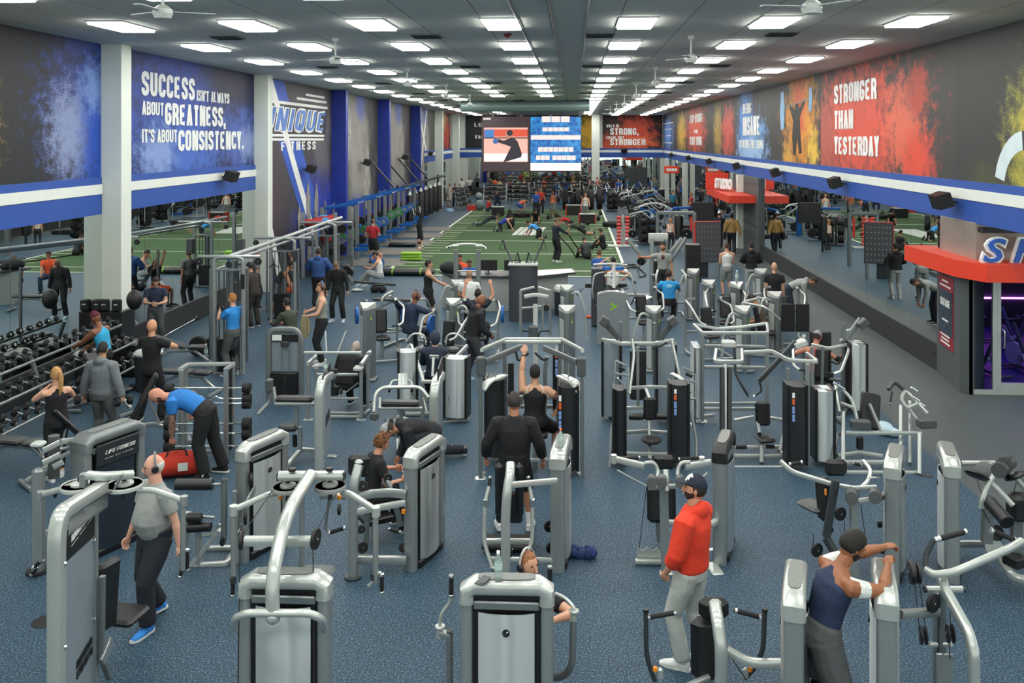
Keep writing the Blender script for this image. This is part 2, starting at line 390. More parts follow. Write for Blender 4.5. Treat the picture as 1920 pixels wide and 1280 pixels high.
kick((XL-.05, 8, 0), (XL-.05, 19.2, 0), (1, 0, 0), 'baseboard_left'); kick((XL-.05, 19.7, 0), (XL-.05, 28.7, 0), (1, 0, 0), 'baseboard_left')
kick((XR+.05, 19.7, 0), (XR+.05, 38.4, 0), (-1, 0, 0), 'baseboard_right'); kick((XR+.05, 44, 0), (XR+.05, YB, 0), (-1, 0, 0), 'baseboard_right')
kick((XL-.05, 62, 0), (XL-.05, YB, 0), (1, 0, 0), 'baseboard_left'); kick((XL, YB+.05, 0), (XR, YB+.05, 0), (0, -1, 0), 'baseboard_back')
for i in range(6):
    x0 = XL+1.0+i*2.9
    solo('wall_mirror', MB().box((0, 0, 0), (2.85, .02, 2.84), bev=.002), mir, 'far wall mirror panel under the blue band, behind the free weights', 'mirror', (x0+1.4, YB-.01, 2.02), group='mirrors on the far wall', sharp=5)
# white square columns
def column(loc, w, d, lab, grp=None, name='column', base=None, z=CEIL):
    t = Thing(name, lab, 'column', loc, group=grp)
    t.part('shaft', MB().box((0, 0, z/2), (w, d, z), bev=.008), wallm)
    if base: t.part('padded_base', MB().box((.0, -.03, base/2), (w+.12, d+.18, base), bev=.02), pad)
    return t
column((XL+.2, 19.48, 0), .5, .45, 'white square column with black padded base beside the dumbbell racks', base=1.24)
MB_ = column((XL+.2, 28.95, 0), .5, .45, 'white square column left of the printed logo wall')
dblue = mat('pilaster_blue', '#1d3494', .5, 0, .15, 1.5)
for i, y in enumerate(pil_l):
    struct('wall_pilaster', MB().box((XL+.28, y+.2, CEIL/2), (.66, .4, CEIL), bev=.006), dblue)
for y, l in ((66.8, 'nearer of the two white columns at the far end of the left wall'), (76.3, 'farther of the two white columns at the far end of the left wall')): column((XL+.3, y, 0), .6, .5, 'white column, '+l.replace('the two white columns', 'two'))
column((1.9, 78.5, 0), .7, .6, 'white column standing in front of the far wall, right of the screens')
for px, d, l in ((1250, 74, 'farthest white column of the row along the far right wall'), (1287, 62, 'slim white column in the middle of the far right wall'), (1405, 41.5, 'white column beside the dark tiled doorway on the right')):
    column((XR-.25, d, 0), .35, .4, l, z=3.42)

# ================= MURALS =================
def mural_mat(name, base, blobs, sc=1., speck=.5):
    """printed powder cloud: base colour, blobs (u,v,ru,rv,colour), noisy edges and specks; generated coordinates"""
    m = bpy.data.materials.new(name); nt, N, L, b = nodes(m)
    tc = N.new('ShaderNodeTexCoord'); P = tc.outputs['UV']
    sp = N.new('ShaderNodeSeparateXYZ'); L.new(P, sp.inputs[0])
    nz = N.new('ShaderNodeTexNoise'); nz.inputs['Scale'].default_value = 5*sc; nz.inputs['Detail'].default_value = 8; nz.inputs['Roughness'].default_value = .65
    mp = N.new('ShaderNodeMapping'); L.new(P, mp.inputs[0]); L.new(mp.outputs[0], nz.inputs['Vector']); mp.inputs['Scale'].default_value = (ASP[0], 1, 1)
    ns = N.new('ShaderNodeTexNoise'); ns.inputs['Scale'].default_value = 60*sc; ns.inputs['Detail'].default_value = 2; L.new(mp.outputs[0], ns.inputs['Vector'])
    c = lin(base)
    for (u, v, ru, rv, colr) in blobs:
        du = math_n(N, L, 'DIVIDE', math_n(N, L, 'SUBTRACT', sp.outputs[0], u), ru); dv = math_n(N, L, 'DIVIDE', math_n(N, L, 'SUBTRACT', sp.outputs[1], v), rv)
        d = math_n(N, L, 'SQRT', math_n(N, L, 'ADD', math_n(N, L, 'MULTIPLY', du, du), math_n(N, L, 'MULTIPLY', dv, dv)))
        e = math_n(N, L, 'ADD', d, math_n(N, L, 'MULTIPLY', math_n(N, L, 'SUBTRACT', nz.outputs[0], .5), 2.6))
        e = math_n(N, L, 'ADD', e, math_n(N, L, 'MULTIPLY', math_n(N, L, 'SUBTRACT', ns.outputs[0], .5), 1.3*speck))
        mr = N.new('ShaderNodeMapRange'); mr.inputs[1].default_value = 1.15; mr.inputs[2].default_value = .45; L.new(e, mr.inputs[0])
        c = mixc(N, L, mr.outputs[0], c, lin(colr))
    L.new(c, b.inputs['Base Color']); b.inputs['Roughness'].default_value = .6; return m
ASP = [1.]
def mural(a, b, z0, z1, base, blobs, lab, name='wall_mural', sc=1., speck=.5, th=.02):
    """panel printed with a powder cloud, from a to b (left to right as seen)"""
    a, b = V(a), V(b); t = (b-a).normalized(); nrm = t.cross(V((0, 0, 1))); L_ = (b-a).length; hh = z1-z0; ASP[0] = L_/hh
    vs = []
    for q in (0, th):
        vs += [a+V((0, 0, z0))+nrm*q, b+V((0, 0, z0))+nrm*q, b+V((0, 0, z1))+nrm*q, a+V((0, 0, z1))+nrm*q]
    me = bpy.data.meshes.new(name); me.from_pydata([tuple(p-a) for p in vs], [], [(4, 5, 6, 7), (3, 2, 1, 0), (0, 1, 5, 4), (1, 2, 6, 5), (2, 3, 7, 6), (3, 0, 4, 7)])
    uv = me.uv_layers.new(name='UVMap'); cr = [(0, 0), (1, 0), (1, 1), (0, 1)]
    for p in me.polygons:
        for li in p.loop_indices: uv.data[li].uv = cr[me.loops[li].vertex_index % 4]
    me.materials.append(mural_mat(name, base, blobs, sc, speck))
    o = bpy.data.objects.new(name, me); COL.objects.link(o); o.location = a; tag(o, lab, 'mural')
    def put(txt, c0, c1, zb, cap, m=lwhite, shear=0., up=0., **k):
        """word from wall coordinate c0 to c1 (metres along the wall) with its baseline at height zb"""
        i = 1 if abs(t.y) > .5 else 0; s0 = (c0-a[i])/t[i]; s1 = (c1-a[i])/t[i]
        return strokes(txt, t*s0+V((0, 0, zb))+nrm*(th+.004+up), t, (0, 0, 1), cap, s1-s0, m, o, shear=shear, **k)
    def poly(pts, m, name='printed_shape', up=0.):
        mb = MB(); mb.prism([(x*L_, z0+y*hh) for x, y in pts], nrm*(th+.002+up), t, (0, 0, 1), nrm*.004); return obj(name, mb, m, o)
    return o, put, poly
XW = XL-.04
def B(a, b, z0, z1, px0, px1, za, zb, col, X):
    """blob given by where its edges sit on the wall"""
    y0, y1 = YL(px0, X), YL(px1, X); i0, i1 = sorted(((y0-a)/(b-a), (y1-a)/(b-a))); return ((i0+i1)/2, ((za+zb)/2-z0)/(z1-z0), (i1-i0)/2, (zb-za)/2/(z1-z0), col)
def BL(a, b, L_, X, z0=4.24): return [B(a, b, z0, CEIL, *q, X) for q in L_]
mural((XW, 6, 0), (XW, 19.26, 0), 4.24, CEIL, '#1b1e22', BL(6, 19.26, [(-260, -25, 4.2, 6.4, '#b59232'), (75, 240, 3.8, 7.6, '#26479c'), (85, 175, 4.2, 6.3, '#8494bb'), (150, 230, 3.5, 7.0, '#1c4cb4'), (150, 200, 5.6, 6.8, '#6d8ccb')], XW), 'mural of yellow and blue powder bursts on black, nearest on the left wall', sc=2.0, speck=1.6)
y0, y1 = 19.7, 28.74
o, put, poly = mural((XW, y0, 0), (XW, y1, 0), 4.24, CEIL, '#1c2348', BL(y0, y1, [(200, 420, 3.6, 8., '#27489f'), (250, 420, 3.9, 5.6, '#3c66bd'), (255, 330, 4., 5.4, '#7f9ad0'), (400, 490, 4., 6.2, '#3c59a8'), (440, 490, 4.4, 5.5, '#7d8fc0'), (390, 480, 6.2, 7.6, '#2a2a46')], XW), 'blue powder mural on the left wall reading SUCCESS ISN\'T ALWAYS ABOUT GREATNESS', sc=1.6, speck=1.2)
def yl(*p): return [YL(q, XW) for q in p]
put('SUCCESS', *yl(263, 363), 6.17, .60, sw=.215); put("ISN'T ALWAYS", *yl(367, 428), 6.17, .31)
put('ABOUT', *yl(264, 305), 5.69, .34); put('GREATNESS,', *yl(307, 421), 5.46, .58, sw=.215)
put("IT'S ABOUT", *yl(264, 330), 5.0, .34); put('CONSISTENCY.', *yl(332, 455), 4.77, .56, sw=.215)
y0, y1 = 29.2, 38.08
o, put, poly = mural((XW, y0, 0), (XW, y1, 0), 0.02, CEIL, '#34323c', [(.75, .28, .35, .3, '#2338a0'), (.3, .75, .4, .4, '#413f4a'), (.1, .5, .2, .4, '#43363c'), (.85, .75, .2, .3, '#5c5a60')], 'dark full height wall print with a slanted blue stripe and large club logo', sc=.8, speck=.2)
bl = mat('print_blue', '#2c56b8', .6, 0, .08, 2); wh = lwhite; gy = mat('print_grey', '#8d8a8a', .6, 0, .35, 4); dk = mat('print_dark', '#33313a', .6, 0, .2, 3); lbl = mat('print_midblue', '#5b82cc', .6, 0, .15, 3)
def U(y, z): return ((y-y0)/(y1-y0), z/CEIL)
def pz(L_, m, **k): poly([((y-y0)/(y1-y0), (z-.02)/(CEIL-.02)) for y, z in L_], m, **k)
pz([(y0, 7.2), (31.7, 7.2), (37.9, .1), (35.6, .1)], bl); pz([(29.9, 7.2), (30.5, 7.2), (36.7, .1), (36.1, .1)], wh, up=.005)
pz([(y0, 3.6), (30.6, .1), (y0, .1)], bl, up=.004); pz([(y0, 4.3), (y0, 3.5), (31.0, .1), (31.5, .1)], wh, up=.006)
ya, yb = YL(500, XW), YL(607, XW)
pz([(y0, 5.05), (yb+.1, 5.05), (yb+.5, 6.45), (y0, 6.45)], dk, up=.004)
pz([(y0, 6.36), (yb+.45, 6.36), (yb+.5, 6.47), (y0, 6.47)], wh, up=.008); pz([(YL(555, XW), 6.60), (yb+.3, 6.60), (yb+.34, 6.70), (YL(555, XW), 6.70)], wh, up=.008); pz([(YL(572, XW), 6.80), (yb, 6.80), (yb+.04, 6.89), (YL(572, XW), 6.89)], wh, up=.008)
pz([(y0, 5.18), (yb-.05, 5.18), (yb, 5.27), (y0, 5.27)], wh, up=.008); pz([(y0, 5.03), (yb-.1, 5.03), (yb-.05, 5.12), (y0, 5.12)], wh, up=.008)
put('UNIQUE', y0+.02, yb-.15, 5.36, .90, wh, .22, .010, sw=.27, gap=.06, lw=.6); put('UNIQUE', y0+.06, yb-.2, 5.40, .82, lbl, .22, .026, sw=.15, gap=.16, lw=.5)
put('FITNESS', *yl(525, 590), 4.66, .34, wh, 0, .01, gap=.25, sw=.19)
def hand_print(poly, u, v, s, w):
    for du, dl, k in ((-.16, .30, -.06), (-.06, .42, -.02), (.04, .40, .02), (.15, .30, .07)):
        poly([(u+du*w-.03*w, v), (u+du*w+.04*w, v), (u+(du+k)*w+.035*w, v+dl*s*.8), (u+(du+k)*w, v+dl*s), (u+(du+k)*w-.03*w, v+dl*s*.8)], gy, up=.02)
hand_print(poly, .68, .02, 1.1, .9)
for i, (y0, y1) in enumerate(((38.5, 47.2), (47.6, 56.8), (57.2, 66.3))):
    o, put, poly = mural((XW, y0, 0), (XW, y1, 0), .02, CEIL, '#3a3838', [(.3, .8, .35, .35, '#8a8884'), (.55, .5, .4, .35, '#979590'), (.6, .1, .5, .22, '#2b3fb0'), (.55, .95, .12, .12, '#4a62ad'), (.2, .3, .15, .3, '#6b6966'), (.85, .6, .1, .3, '#454240')], ['grey athlete wall print behind the blue squat racks', 'grey shoulder print on the third wall bay, beyond the second pilaster', 'grey and white print on the wall bay beyond the third pilaster'][i], sc=.6, speck=.15)
    pp = mat('print_pale', '#a6a49f', .6, 0, .3, 3)
    if i == 0: poly([(.25, .55), (.30, .56), (.34, .72), (.34, .84), (.30, .92), (.24, .84), (.22, .7)], pp); poly([(.62, .25), (.70, .2), (.8, .4), (.74, .65), (.64, .5)], pp, up=.004)
    if i == 2: poly([(.2, 1.), (.27, 1.), (.9, .3), (.85, .3)], wh); poly([(.62, 1.), (.66, 1.), (.35, .35), (.3, .35)], wh, up=.004)
mural((XW, 67.2, 0), (XW, 75.4, 0), 4.24, CEIL, '#2a1a14', [(.3, .5, .25, .7, '#c2502a'), (.7, .4, .25, .6, '#a33320'), (.5, .8, .2, .3, '#b58a3a')], 'red and gold powder mural at the far end of the left wall', sc=1.)
YW = YB-.03
def XB(px): return (px-CX)/F*(YB/cos(TH))*cos(TH)-YB*math.tan(TH)
o, put, poly = mural((XL+.7, YW, 0), (-5.2, YW, 0), 4.24, CEIL, '#14161c', [(.75, .35, .3, .5, '#3d62a8'), (.6, .5, .15, .3, '#7c93c4')], 'dark mural with blue powder and white words on the far wall, left of the screens', sc=1.2)
put('LOOK', -9.1, -7.6, 6.2, .34); put('THAT', -9.1, -7.6, 5.1, .3)
mural((-5., YW, 0), (2.2, YW, 0), 4.24, CEIL, '#2a2014', [(.9, .5, .2, .6, '#d2a52c')], 'gold powder mural on the far wall, partly behind the screens')
o, put, poly = mural((2.6, YW, 0), (XR-.05, YW, 0), 4.24, CEIL, '#1c1416', [(.55, .45, .35, .7, '#c8452a'), (.2, .1, .3, .4, '#b8482a'), (.6, .2, .4, .2, '#e0673c')], 'red powder mural on the far wall reading WALK IN STRONG', sc=1.2)
bx = lambda px: (px-1075)/1650*YB
put('WALK IN', bx(1135), bx(1158), 6.12, .28); put('STRONG,', bx(1142), bx(1195), 5.45, .60, sw=.215); put('CRAWL OUT', bx(1135), bx(1168), 5.08, .26); put('STRONGER', bx(1142), bx(1208), 4.52, .55, sw=.215)
XQ = XR+.04
yr = lambda *p: [YL(q, XQ) for q in p]
def rm(px0, px1, base, blobs, lab, **k):
    y0, y1 = YL(px0, XQ), YL(px1, XQ); y0 = min(y0, YB-.1); return mural((XQ, y0, 0), (XQ, y1, 0), 4.24, CEIL, base, BL(y0, y1, blobs, XQ), lab, **k)
def word(put, txt, px0, px1, pxr, yb, yt, **k):
    zb = ZAT(pxr, yb, XQ); put(txt, *yr(px0, px1), zb, ZAT(pxr, yt, XQ)-zb, **k)
o, put, poly = rm(1234, 1269, '#26231f', [(1232, 1242, 4, 7.5, '#b5772c'), (1242, 1264, 4, 7., '#5f8cd0')], 'orange and blue mural with small white words, farthest on the right wall', sc=1.2, speck=.3)
for k, (s, a, b, c) in enumerate((('-----', 1244, 1262, 236), ('----', 1247, 1260, 247), ('--', 1249, 1258, 259), ('---', 1245, 1261, 272))): word(put, s, a, b, 1250, c, c-9)
o, put, poly = rm(1269, 1328, '#2a2723', [(1270, 1288, 4, 7.2, '#c9a03a'), (1287, 1326, 4, 7.4, '#cf4c38')], 'gold and red mural with white words on the far part of the right wall', sc=1.2, speck=.3)
word(put, 'STOP WISHING', 1294, 1318, 1305, 230, 214); word(put, 'FOR', 1302, 1309, 1305, 250, 243); word(put, 'START DOING', 1294, 1317, 1305, 272, 256)
o, put, poly = rm(1328, 1380, '#2f2e2c', [(1338, 1356, 4, 7.2, '#a08338'), (1352, 1380, 4, 7., '#c65040')], 'brown and red powder mural between two word prints on the right wall', sc=1., speck=.3)
o, put, poly = rm(1380, 1447, '#343434', [(1382, 1442, 3.6, 6.3, '#74a2dc'), (1385, 1412, 4, 8., '#4f86cf'), (1384, 1436, 4, 5.2, '#9dc0e6')], 'light blue powder mural on the right wall with the words BEING INSANE', sc=1.1, speck=.5)
word(put, 'BEING', 1394, 1410, 1400, 213, 194); word(put, 'INSANE', 1394, 1426, 1410, 254, 218, sw=.215); word(put, 'IS BEING THE SAME', 1388, 1433, 1410, 278, 262)
o, put, poly = rm(1447, 1540, '#333231', [(1470, 1536, 3.8, 7.4, '#dd9230'), (1488, 1512, 5., 7.6, '#c85a2c'), (1515, 1536, 4., 5.5, '#e8bf45'), (1468, 1490, 3.8, 5.0, '#d9a040')], 'orange powder mural of a lifter with a barbell overhead on the right wall', sc=1.2, speck=.7)
poly([(.50, .10), (.55, .08), (.58, .3), (.62, .1), (.67, .12), (.64, .38), (.63, .55), (.70, .66), (.74, .72), (.70, .74), (.62, .64), (.60, .72), (.54, .72), (.53, .64), (.44, .72), (.41, .70), (.46, .60), (.50, .50), (.48, .3)], mat('print_black', '#1b1716', .6, 0, .2, 4))
poly([(.22, .66), (.84, .74), (.84, .755), (.22, .675)], gy, up=.006); plb = mat('print_lightblue', '#8fb7dc', .6, 0, .1, 3)
poly([(.24, .40), (.31, .42), (.33, .70), (.30, .90), (.24, .88), (.22, .62)], plb, up=.008); poly([(.80, .6), (.85, .6), (.87, .74), (.85, .88), (.81, .86)], plb, up=.008)
o, put, poly = rm(1540, 1792, '#333434', [(1525, 1720, 3.6, 7.3, '#d9503c'), (1660, 1735, 4.2, 6.6, '#e06a50'), (1690, 1758, 3.8, 5.4, '#dd4a34'), (1528, 1570, 3.8, 6.4, '#b8584a'), (1700, 1745, 5.6, 6.9, '#b84534')], 'red powder mural on the right wall reading STRONGER THAN YESTERDAY', sc=1.6, speck=1.2)
word(put, 'STRONGER', 1566, 1646, 1570, 195, 160, sw=.215); word(put, 'THAN', 1566, 1602, 1570, 242, 208, sw=.215); word(put, 'YESTERDAY', 1566, 1651, 1570, 289, 256, sw=.215)
o, put, poly = rm(1792, 2400, '#2f3130', [(1885, 1980, 3.6, 6.2, '#9c9a3c'), (1925, 2150, 3.8, 6.0, '#d8b040'), (1820, 1880, 3.8, 4.7, '#46482c')], 'dark mural with yellow powder and a pale tube-ring print, nearest on the right wall', sc=2.2, speck=1.5)
lb = mat('print_ring', '#cfe0e4', .6, 0, .05, 3); ya, yb_ = YL(1792, XQ), YL(2400, XQ)
def rp(i, r): t = 2*pi*i/30; return ((ya-(YL(1925, XQ)+1.15*r*cos(t)))/(ya-yb_), (4.15-4.24+1.10*r*sin(t))/(CEIL-4.24))
for i in range(30):
    q = [rp(i, 1.), rp(i+1, 1.), rp(i+1, .68), rp(i, .68)]
    if min(p[1] for p in q) > 0: poly(q, lb if i % 7 else dk, name='printed_ring')

# ================= CEILING FITTINGS =================
em = bpy.data.materials.new('troffer_diffuser'); nt, N, L, b = nodes(em)
b.inputs['Base Color'].default_value = (.9, .9, .85, 1); b.inputs['Emission Color'].default_value = (1., .985, .92, 1); b.inputs['Emission Strength'].default_value = LIGHT_POWER
LX = [-8.47, -6.05, -3.72, -1.32, 1.13, 3.6, 6.1]
proto = None
colname = ['leftmost', 'second from the left', 'third from the left', 'middle', 'third from the right', 'second from the right', 'rightmost']
for r in range(-4, 17):
    y = 16.1+3.8*r
    for c, x in enumerate(LX):
        if y > 44.5 and c in (2, 3): continue      # the duct and truss take their place
        lab = 'glowing rectangular ceiling light panel in the %s lengthwise row' % colname[c]
        if proto is None:
            t = Thing('ceiling_light', lab, 'ceiling light', (x, y, CEIL), group='ceiling lights, '+colname[c]+' row')
            t.part('frame', MB().box((0, 0, -.012), (.70, 1.36, .024), bev=.004), white); t.part('diffuser', MB().box((0, 0, -.042), (.63, 1.29, .042), bev=.008), em); proto = t.o  # diffuser set below the frame, depth added so its glowing sides brighten the ceiling
        else:
            q = dup(proto, (x, y, CEIL), 0, lab); q['group'] = 'ceiling lights, '+colname[c]+' row'
proto = None
for r in range(0, 7):
    for c, x in enumerate((-7.26, -3.05, .52, 4.2)):
        y = 18.1+7.6*r-(0 if c % 2 == 0 else .0)
        lab = 'dark slotted air vent in the ceiling, %s column of vents' % ('leftmost', 'second', 'third', 'rightmost')[c]
        if proto is None:
            t = Thing('ceiling_vent', lab, 'vent', (x, y, CEIL), group='ceiling vents '+str('leftmost second third rightmost'.split()[c]))
            mb = MB(); mb.box((0, 0, -.01), (.62, .5, .02), bev=.003); t.part('frame', mb, mat('vent_grey', '#5c605c', .6))
            mb = MB()
            for k in range(6): mb.box((0, -.2+.08*k, -.03), (.54, .03, .02), M4.Rotation(R(30), 3, 'X'), .002)
            t.part('louvre', mb, dgrey); proto = t.o
        else:
            q = dup(proto, (x, y, CEIL), 0, lab); q['group'] = 'ceiling vents '+str('leftmost second third rightmost'.split()[c])
# fans
def fan(loc, lab, grp, a):
    t = Thing('ceiling_fan', lab, 'ceiling fan', loc, a, grp)
    t.part('downrod', MB().cyl((0, 0, .08), (0, 0, .46), .018), white); t.part('canopy', MB().lathe([(.07, .46), (.06, .40), (.03, .37)]), white)
    t.part('motor', MB().lathe([(.02, -.10), (.10, -.09), (.13, -.03), (.12, .03), (.06, .08), (.03, .09)]), white)
    for k in range(3):
        mb = MB(); mb.sweep([(.1, 0, 0), (.2, 0, 0), (.62, 0, .0), (.66, 0, 0)], rrect(.12, .012, .005), scales=[.4, .9, 1.1, .8]); mb.xf(M4.Rotation(2*pi*k/3, 4, 'Z')); t.part('blade', mb, white)
    return t.o
p0 = fan((-5.4, 11.3, CEIL-.46), 'white three-bladed ceiling fan hanging nearest on the left', 'ceiling fans on the left', .5)
p1 = dup(p0, (3.0, 11.3, CEIL-.46), 1.2, 'white three-bladed ceiling fan hanging nearest on the right'); p1['group'] = 'ceiling fans on the right'
ordn = ['second', 'third', 'fourth', 'fifth', 'sixth', 'seventh']
for k in range(6):
    y = 18.4+8.05*k
    q = dup(p0, (-5.05, y, CEIL-.46), .9+k, 'white ceiling fan, %s from the front in the left line' % ordn[k]); q['group'] = 'ceiling fans on the left'
    q = dup(p0, (2.42, y, CEIL-.46), .2+k*.7, 'white ceiling fan, %s from the front in the right line' % ordn[k]); q['group'] = 'ceiling fans on the right'
for x, l in ((-1.0, 'leftmost'), (-.39, 'middle'), (.22, 'rightmost')):
    solo('ceiling_conduit', MB().cyl((0, 2, 0), (0, 56, 0), .018), grey_m, 'thin pipe running lengthwise under the ceiling, %s of three' % l, 'pipe', (x, 0, CEIL-.02))
solo('smoke_detector', MB().lathe([(.09, .0), (.09, -.02), (.05, -.06), (.03, -.08)], n=16), [mat('detector_red', '#6e2a26', .5)], 'dark red smoke detector on the ceiling between two light panels', 'detector', (-1.35, 17.8, CEIL))
# wall speakers
def speaker(loc, rz, lab, grp=None):
    t = Thing('wall_speaker', lab, 'speaker', loc, rz, grp)      # local +y points into the room
    mb = MB(); mb.prism([(-.30, -.1), (.30, -.1), (.21, .17), (-.21, .17)], (0, .25, 0), (1, 0, 0), V((0, 1, -.35)).normalized(), V((0, .35, 1)).normalized()*.30)
    t.part('cabinet', mb, black); t.part('bracket', MB().bar([(0, 0, .1), (0, .2, .1)], .06, .06), dgrey); return t.o
for k, y in enumerate((18.8, 26.3, 34, 42, 50.5, 59.5, 70)):
    speaker((XR-.03, y, 3.68), pi/2, 'black speaker on the right wall band, %s from the front' % ['first', 'second', 'third', 'fourth', 'fifth', 'sixth', 'seventh'][k], 'speakers on the right wall')
for k, (y, z) in enumerate(((25.9, 3.85), (33.9, 3.8), (43.2, 3.8), (53, 3.85), (62.5, 3.9))):
    speaker((XL+.02, y, z), -pi/2, 'black speaker on the left wall, %s from the front' % ['first', 'second', 'third', 'fourth', 'fifth'][k], 'speakers on the left wall')
speaker((4.5, YB-.1, 3.9), pi, 'black speaker over the far wall band beside the red mural')
# truss, duct and screens
YS = 60.
t = Thing('lighting_truss', 'long horizontal metal truss with small fixtures above the hanging screens', 'truss', (-2.6, YS+.45, 6.87))
mb = MB()
for dy, dz in ((-.15, -.13), (.15, -.13), (0, .13)): mb.tube([(-3.6, dy, dz), (3.6, dy, dz)], .025, 8)
for k in range(36):
    x = -3.6+.2*k; mb.tube([(x, -.15, -.13), (x+.1, 0, .13), (x+.2, .15, -.13)], .01, 6, 0)
t.part('lattice', mb, silver)
for k in range(7): t.part('spotlight', MB().cyl((-3+k, 0, -.15), (-3+k, -.12, -.36), .08, 10), dgrey if k % 2 else white)
for x in (-3.2, 0, 3.2): t.part('hanger', MB().tube([(x, 0, .13), (x, 0, .38)], .012, 6), silver)
solo('air_duct', MB().cyl((-3.5, 0, 0), (3.6, 0, 0), .30, 20), mat('duct_paint', '#8fa6a8', .4, .3), 'round pale blue-grey air duct spanning above the screens', 'duct', (-2.75, 48.5, 6.9))
def img_mat(name, fn, strength=1.5):
    m = bpy.data.materials.new(name); nt, N, L, b = nodes(m)
    col = fn(N, L); b.inputs['Base Color'].default_value = (.02, .02, .02, 1)
    L.new(col, b.inputs['Emission Color']) if not isinstance(col, tuple) else setattr(b.inputs['Emission Color'], 'default_value', col)
    b.inputs['Emission Strength'].default_value = strength; b.inputs['Roughness'].default_value = .4; return m
def flat_em(name, c, s=1.0): return img_mat(name, lambda N, L: lin(c), s)
sx0 = W(902, 218, YS); sx1 = W(994, 322, YS); sx2 = W(1090, 322, YS)
SW = sx1.x-sx0.x; SH = sx0.z-sx1.z
def screen(x0, w, lab, nm):
    t = Thing(nm, lab, 'screen', (x0+w/2, YS, sx1.z+SH/2))
    t.part('cabinet', MB().box((0, .08, 0), (w-.01, .16, SH), bev=.01), black)
    for x in (-w*.35, w*.35): t.part('hanger_cable', MB().cyl((x, .05, SH/2-.02), (x, .05, CEIL-sx1.z-SH/2+.01), .012, 6, .001), dgrey)
    return t
def blueprint(N, L):
    tc = N.new('ShaderNodeTexCoord'); v = N.new('ShaderNodeTexVoronoi'); v.inputs['Scale'].default_value = 3.4; L.new(tc.outputs['Object'], v.inputs['Vector'])
    return mixc(N, L, v.outputs['Distance'], lin('#0b3c9c'), lin('#3fa6e8'))
t = screen(sx0.x, SW, 'left hanging video screen showing a boxer in a dark top', 'video_screen')
def pnl(t, x, z, w, h, m, n='picture', y=-.012, th=.006): return t.part(n, MB().box((x, y, z), (w, th, h), bev=.001), m)
pnl(t, 0, 0, SW-.06, SH-.04, flat_em('screen_brown', '#453538', .9), 'background', -.004)
pnl(t, 0, -.05, SW-.34, SH*.62, flat_em('screen_pink', '#f5b3a4', 1.2), 'picture', -.012)
pnl(t, 0, SH*.20, SW-.34, SH*.13, flat_em('screen_red', '#e0553c', 1.1), 'wall_stripe', -.018)
pnl(t, -SW*.34, SH*.19, SW*.2, SH*.14, flat_em('screen_blue', '#3f7fc0', 1.1), 'poster', -.022); pnl(t, 0, -SH*.24, SW-.34, SH*.14, flat_em('screen_white', '#fbeee8', 1.2), 'bench', -.019)
pnl(t, 0, SH*.11, SW-.34, SH*.02, flat_em('screen_dark', '#2a2630', .9), 'rail', -.02)
mb = MB(); sc = SH
mb.prism([(x*sc, z*sc) for x, z in ((.02, -.33), (.16, -.05), (.02, .00), (-.09, .03), (-.10, .08), (-.05, .09), (.03, .06), (.12, .10), (.20, .12), (.28, .05), (.36, -.18), (.34, -.24))], (-.25, -.026, 0), (1, 0, 0), (0, 0, 1), (0, -.004, 0)); t.part('boxer_torso', mb, flat_em('screen_dark', '#2a2630'))
t.part('boxer_head', MB().cyl((-.25+.12*sc, -.03, .17*sc), (-.25+.12*sc, -.024, .17*sc), .07*sc, 16), flat_em('screen_skin', '#c98a70', 1.)); t.part('boxer_hair', MB().cyl((-.25+.14*sc, -.034, .20*sc), (-.25+.14*sc, -.031, .20*sc), .055*sc, 12), flat_em('screen_dark', '#2a2630'))
t.part('boxing_glove', MB().cyl((-.25-.12*sc, -.034, .05*sc), (-.25-.12*sc, -.031, .05*sc), .05*sc, 12), flat_em('screen_glove', '#3d6fb0', 1.))
strokes('---', (-SW*.46, -.02, SH*.43), (1, 0, 0), (0, 0, 1), .2, .5, flat_em('screen_white', '#fbeee8'), t.o, sw=.6, th=.004)
t = screen(sx1.x, sx2.x-sx1.x, 'right hanging video screen with blue picture and white words', 'video_screen'); w2 = sx2.x-sx1.x
pnl(t, 0, SH*.06, w2-.04, SH*.86, img_mat('screen_bluepic', blueprint, 1.0), 'background', -.004); pnl(t, 0, -SH*.41, w2-.04, SH*.14, flat_em('screen_bright', '#fff2ec', 1.5), 'bottom_strip', -.008)
sw = flat_em('screen_white', '#fbeee8')
for s, z, h_, w_ in (('---', .38, .5, 1.9), ('-----', .22, .34, 1.8), ('-------', -.15, .4, 2.4), ('--- -----', -.30, .4, 2.7)): strokes(s, (-w_/2, -.016, z*SH), (1, 0, 0), (0, 0, 1), h_, w_, sw, t.o, sw=.8, th=.004, gap=.05)
pnl(t, 0, SH*.12, w2-.1, SH*.08, sw, 'word_band', -.012)

# ================= SPIN STUDIO (right foreground) =================
CPT = V((7.95, 19.3, 0)); C2 = V((7.74, 17.75, 0))
tile = greyw; beige = mat('beige_metal_panel', '#a39a92', .35, .4, .04, 3)
mb = MB(); zt = 3.43
mb.prism([(7.95, 19.75), (7.74, 18.12), (7.84, 17.98), (7.95, 17.98), (8.3, 18.3), (8.3, 19.75)], (0, 0, 0), (1, 0, 0), (0, 1, 0), (0, 0, 2.3)); struct('wall_studio_corner', mb, tile)
mb = MB(); mb.box((8.9, 18.75, 3.02), (1.9, 1.7, .82), bev=.01); mb.box((11.6, 18.75, 3.02), (3.4, 1.5, .82), bev=.01); struct('wall_studio_header', mb, beige)
mb = MB()
for z in (.0, .78, 1.52): mb.box((7.99, 18.95, z+.74), (.26, 1.62, .012), M4.Rotation(R(-6.1), 3, 'Z'), .002)
struct('trim_6', mb, black)
redc = mat('orange_red_canopy', '#dc3f26', .45, 0, .03, 4)
